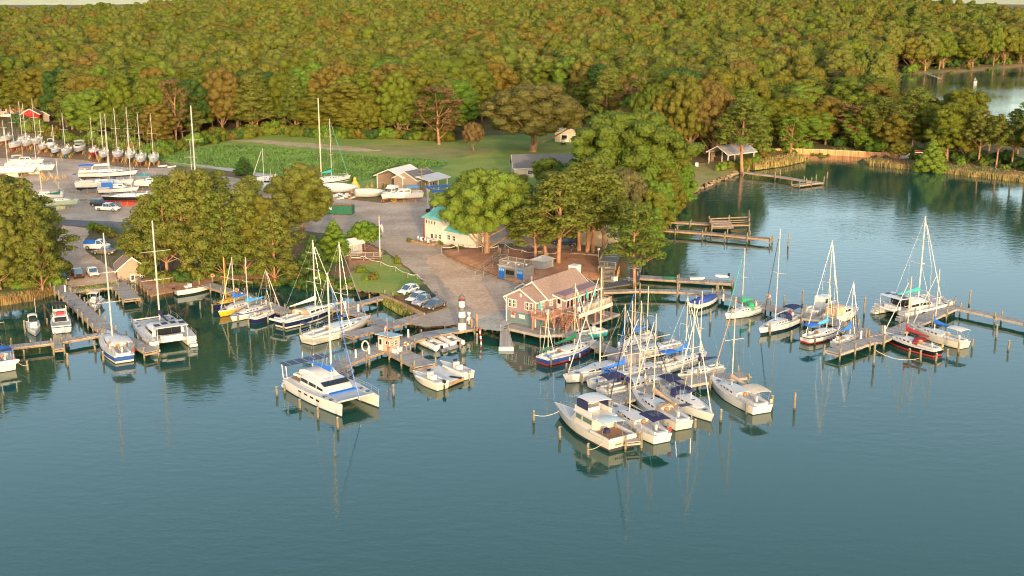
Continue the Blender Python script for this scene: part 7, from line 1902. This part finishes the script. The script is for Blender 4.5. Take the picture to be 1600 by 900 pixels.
yard_power("pale pink motor cruiser with a teal awning| beside the pine clump in the boatyard", 240, 296, R(10), 9.5, style='cruiser', canvas=CTEAL, hm=mat("pale_pink_hull", (.66, .54, .49), .4))
yard_sail("ketch with a very tall thick white mast| rising behind the pine clump", 306, 296, R(95), 13.5, 165, mf=.55, jib=None, boom=None, mr=.2, lift=1.6, mizzen=dict(mf=.2, H=13.5))
yard_power("white motorboat with a cream hood| at the far left of the boatyard", 40, 262, R(20), 9, style='cruiser', canvas=CBEIGE)
yard_sail("big white cruiser hull lying broadside| at the left edge of the boatyard", 18, 276, R(8), 12.5, 199, bim=CGREY, jib=None, boom=None, bottom=CREAM, lift=1.4, mf=.45)
yard_sail("white sloop with a thin mast beside the yellow stands| at the left of the boatyard", 52, 272, R(10), 11, 224, jib=None, boom=None, bottom=CREAM, lift=1.3, mf=.6, arch=True)
yard_sail("white sloop with an orange mast| at the left of the boatyard", 34, 268, R(14), 9, 226, mast=mat("orange_spar", (.62, .20, .10), .5), jib=None, boom=None, lift=1.2)
yard_sail("sloop with only its mast showing| behind the left grove", 72, 318, R(190), 9, 246, jib=None, boom=None)
yard_sail("little white sloop with a red hatch| by the meadow track", 415, 290, R(200), 7.2, 231, mf=.55, boom=None, lift=1.2, bottom=CREAM)
yard_power("white motorboat stern-on| between the pine clump and the round pine", 418, 302, R(-95), 7.5, style='centre')
yard_sail("white sloop with a dark stripe and teal sail cover| at the corner of the meadow", 516, 294, R(38), 11.5, 186, stripe=WHITE, boot=NAVY, bottom=CREAM, cover=CTEAL, mf=.55, jib=CTEAL, boom=-.4, spreaders=(.38, .68), lift=1.6)
yard_power("white flybridge cruiser| left of the blue-topped cruiser ashore", 612, 313, R(-112), 9.5, style='cruiser', fly=True, bottom=PINKB)
yard_power("white cruiser with a blue canvas top| ashore beside the travel lift", 632, 315, R(190), 9.5, style='cruiser', canvas=CLBLUE, bottom=PINKB)
# wrecks and litter by the meadow track
def wreck(label, px, py, rz, L, roll, hm, bottom):
    p = G(px, py); t = thing('derelict_boat', label, 'boat', p + Vector((0, 0, .9)), rz); make_hull(t, L, L * .3, 1.0, hm, None, None, bottom, DECKW, .7, deep=.8); t.rotation_euler = (roll, .08, rz); c = MB(); c.box((-.3, 0, 1.15), (L * .35, L * .17, .4), WHITE); c.build('cabin', t)
wreck("derelict white hull with a red bottom heeled over by the meadow track", 530, 301, R(25), 9.0, R(38), WHITE, REDB)
wreck("derelict cream hull tilted on the gravel left of the flybridge cruiser", 577, 309, R(30), 8.0, R(30), CREAM, CREAM)
rngd = random.Random(9)
def litter(name, label, cat, group, spots, fn):
    for x, y in spots: tag(fn().build(name, loc=G(x, y), rz=rngd.uniform(0, 6.28)), label, cat, group)
litter('scrap_board', "scrap of white fibreglass on the gravel by the red-bottomed wreck", 'scrap', "fibreglass scraps by the wreck", [(rngd.uniform(520, 572), rngd.uniform(303, 312)) for _ in range(22)], lambda: MB().box((0, 0, .2), (rngd.uniform(.6, 2.0), rngd.uniform(.4, 1.0), rngd.uniform(.15, .5)), rngd.choice([WHITE, CREAM, PINKB, WOODO]), 0, rngd.uniform(-.3, .3)))
litter('boat_stand', "spare yellow boat stand stacked near the wreck by the meadow track", 'boat stand', "spare stands near the wreck", [(rngd.uniform(546, 604), rngd.uniform(292, 305)) for _ in range(12)], stand_mesh)
litter('boat_stand', "spare yellow boat stand among the stacks in the middle of the boatyard", 'boat stand', "spare stands in the boatyard", [(rngd.uniform(62, 102), rngd.uniform(276, 284)) for _ in range(22)], stand_mesh)
litter('timber_block', "squared timber block lying on the boatyard gravel", 'timber', "timber blocks in the boatyard", [(rngd.uniform(100, 250), rngd.uniform(266, 318)) for _ in range(26)], lambda: MB().box((0, 0, .15), (rngd.uniform(.8, 1.8), .3, .3), rngd.choice([WOODO, WOODG, WOODP])))
litter('oil_drum', "blue oil drum standing among the stored hulls in the boatyard", 'drum', "oil drums in the boatyard", [(128, 289), (133, 291), (226, 312), (178, 314)], lambda: MB().lathe([(.3, 0), (.3, .9)], CBLUE, 10))
def ladder():
    m = MB()
    for y in (-.22, .22): m.bar((0, y, 0), (.9, y, 3.4), .035, STEEL, n=4)
    for i in range(9): m.bar((.9 * i / 9 + .05, -.22, 3.4 * i / 9 + .2), (.9 * i / 9 + .05, .22, 3.4 * i / 9 + .2), .025, STEEL, n=4)
    return m
litter('ladder', "aluminium ladder leaning beside a stored hull in the boatyard", 'ladder', "ladders in the boatyard", [(60, 242), (97, 252), (155, 255), (196, 260), (232, 264), (150, 306), (205, 292)], ladder)
t = thing('tarp_pile', "tall heap under a yellow tarpaulin beside the meadow track", 'tarpaulin', G(555, 297)); k = MB(); k.lathe([(1.5, 0), (1.2, 1.2), (.45, 2.6), (.35, 3.2), (.05, 3.6)], mat("yellow_tarp", (.62, .36, .08), .8, var=.3), 9); k.build('cover', t)
inflatable("white dinghy upside down| on the grass end of the boatyard row", (261, 260), (247, 261), L=3.2, m=HYPALON, z=GZ0, console=False, outboard=False, flip=True)
inflatable("white upturned tender| on the gravel right of the boatyard row", (275, 261), (262, 262), L=3.2, m=HYPALON, z=GZ0, console=False, outboard=False, flip=True)
for x, y in ((180, 256), (187, 262)): pass
place_piles()
# mooring lines
def line(label, a, b, za, zb, sag=.5):
    p, q = P(*a, za), P(*b, zb); k = MB(); prev = None; o = p.copy()
    for i in range(11): f = i / 10; c = p.lerp(q, f) - o - Vector((0, 0, sag * 4 * f * (1 - f))); k.bar(prev, c, .04, LINE, n=4) if prev else None; prev = c
    tag(k.build('mooring_line', loc=o), label, 'rope')
line("slack white mooring line from a lone pile to the motor yacht's bow", (834, 648), (874, 642), 1.6, 1.9, .4)
line("mooring line from a pile to the big motor yacht's side", (919, 702), (944, 690), 1.2, 1.2, .3)
line("mooring line from the tan-covered cruising sloop's stern to a pile", (1188, 630), (1206, 628), 1.3, 1.2, .3)
line("long slack line in front of the black-hulled sloop", (1365, 545), (1436, 560), 1.6, .9, .8)
line("mooring line from the cut-off white sloop to a pile", (22, 560), (44, 570), 1.4, 1.2, .5)
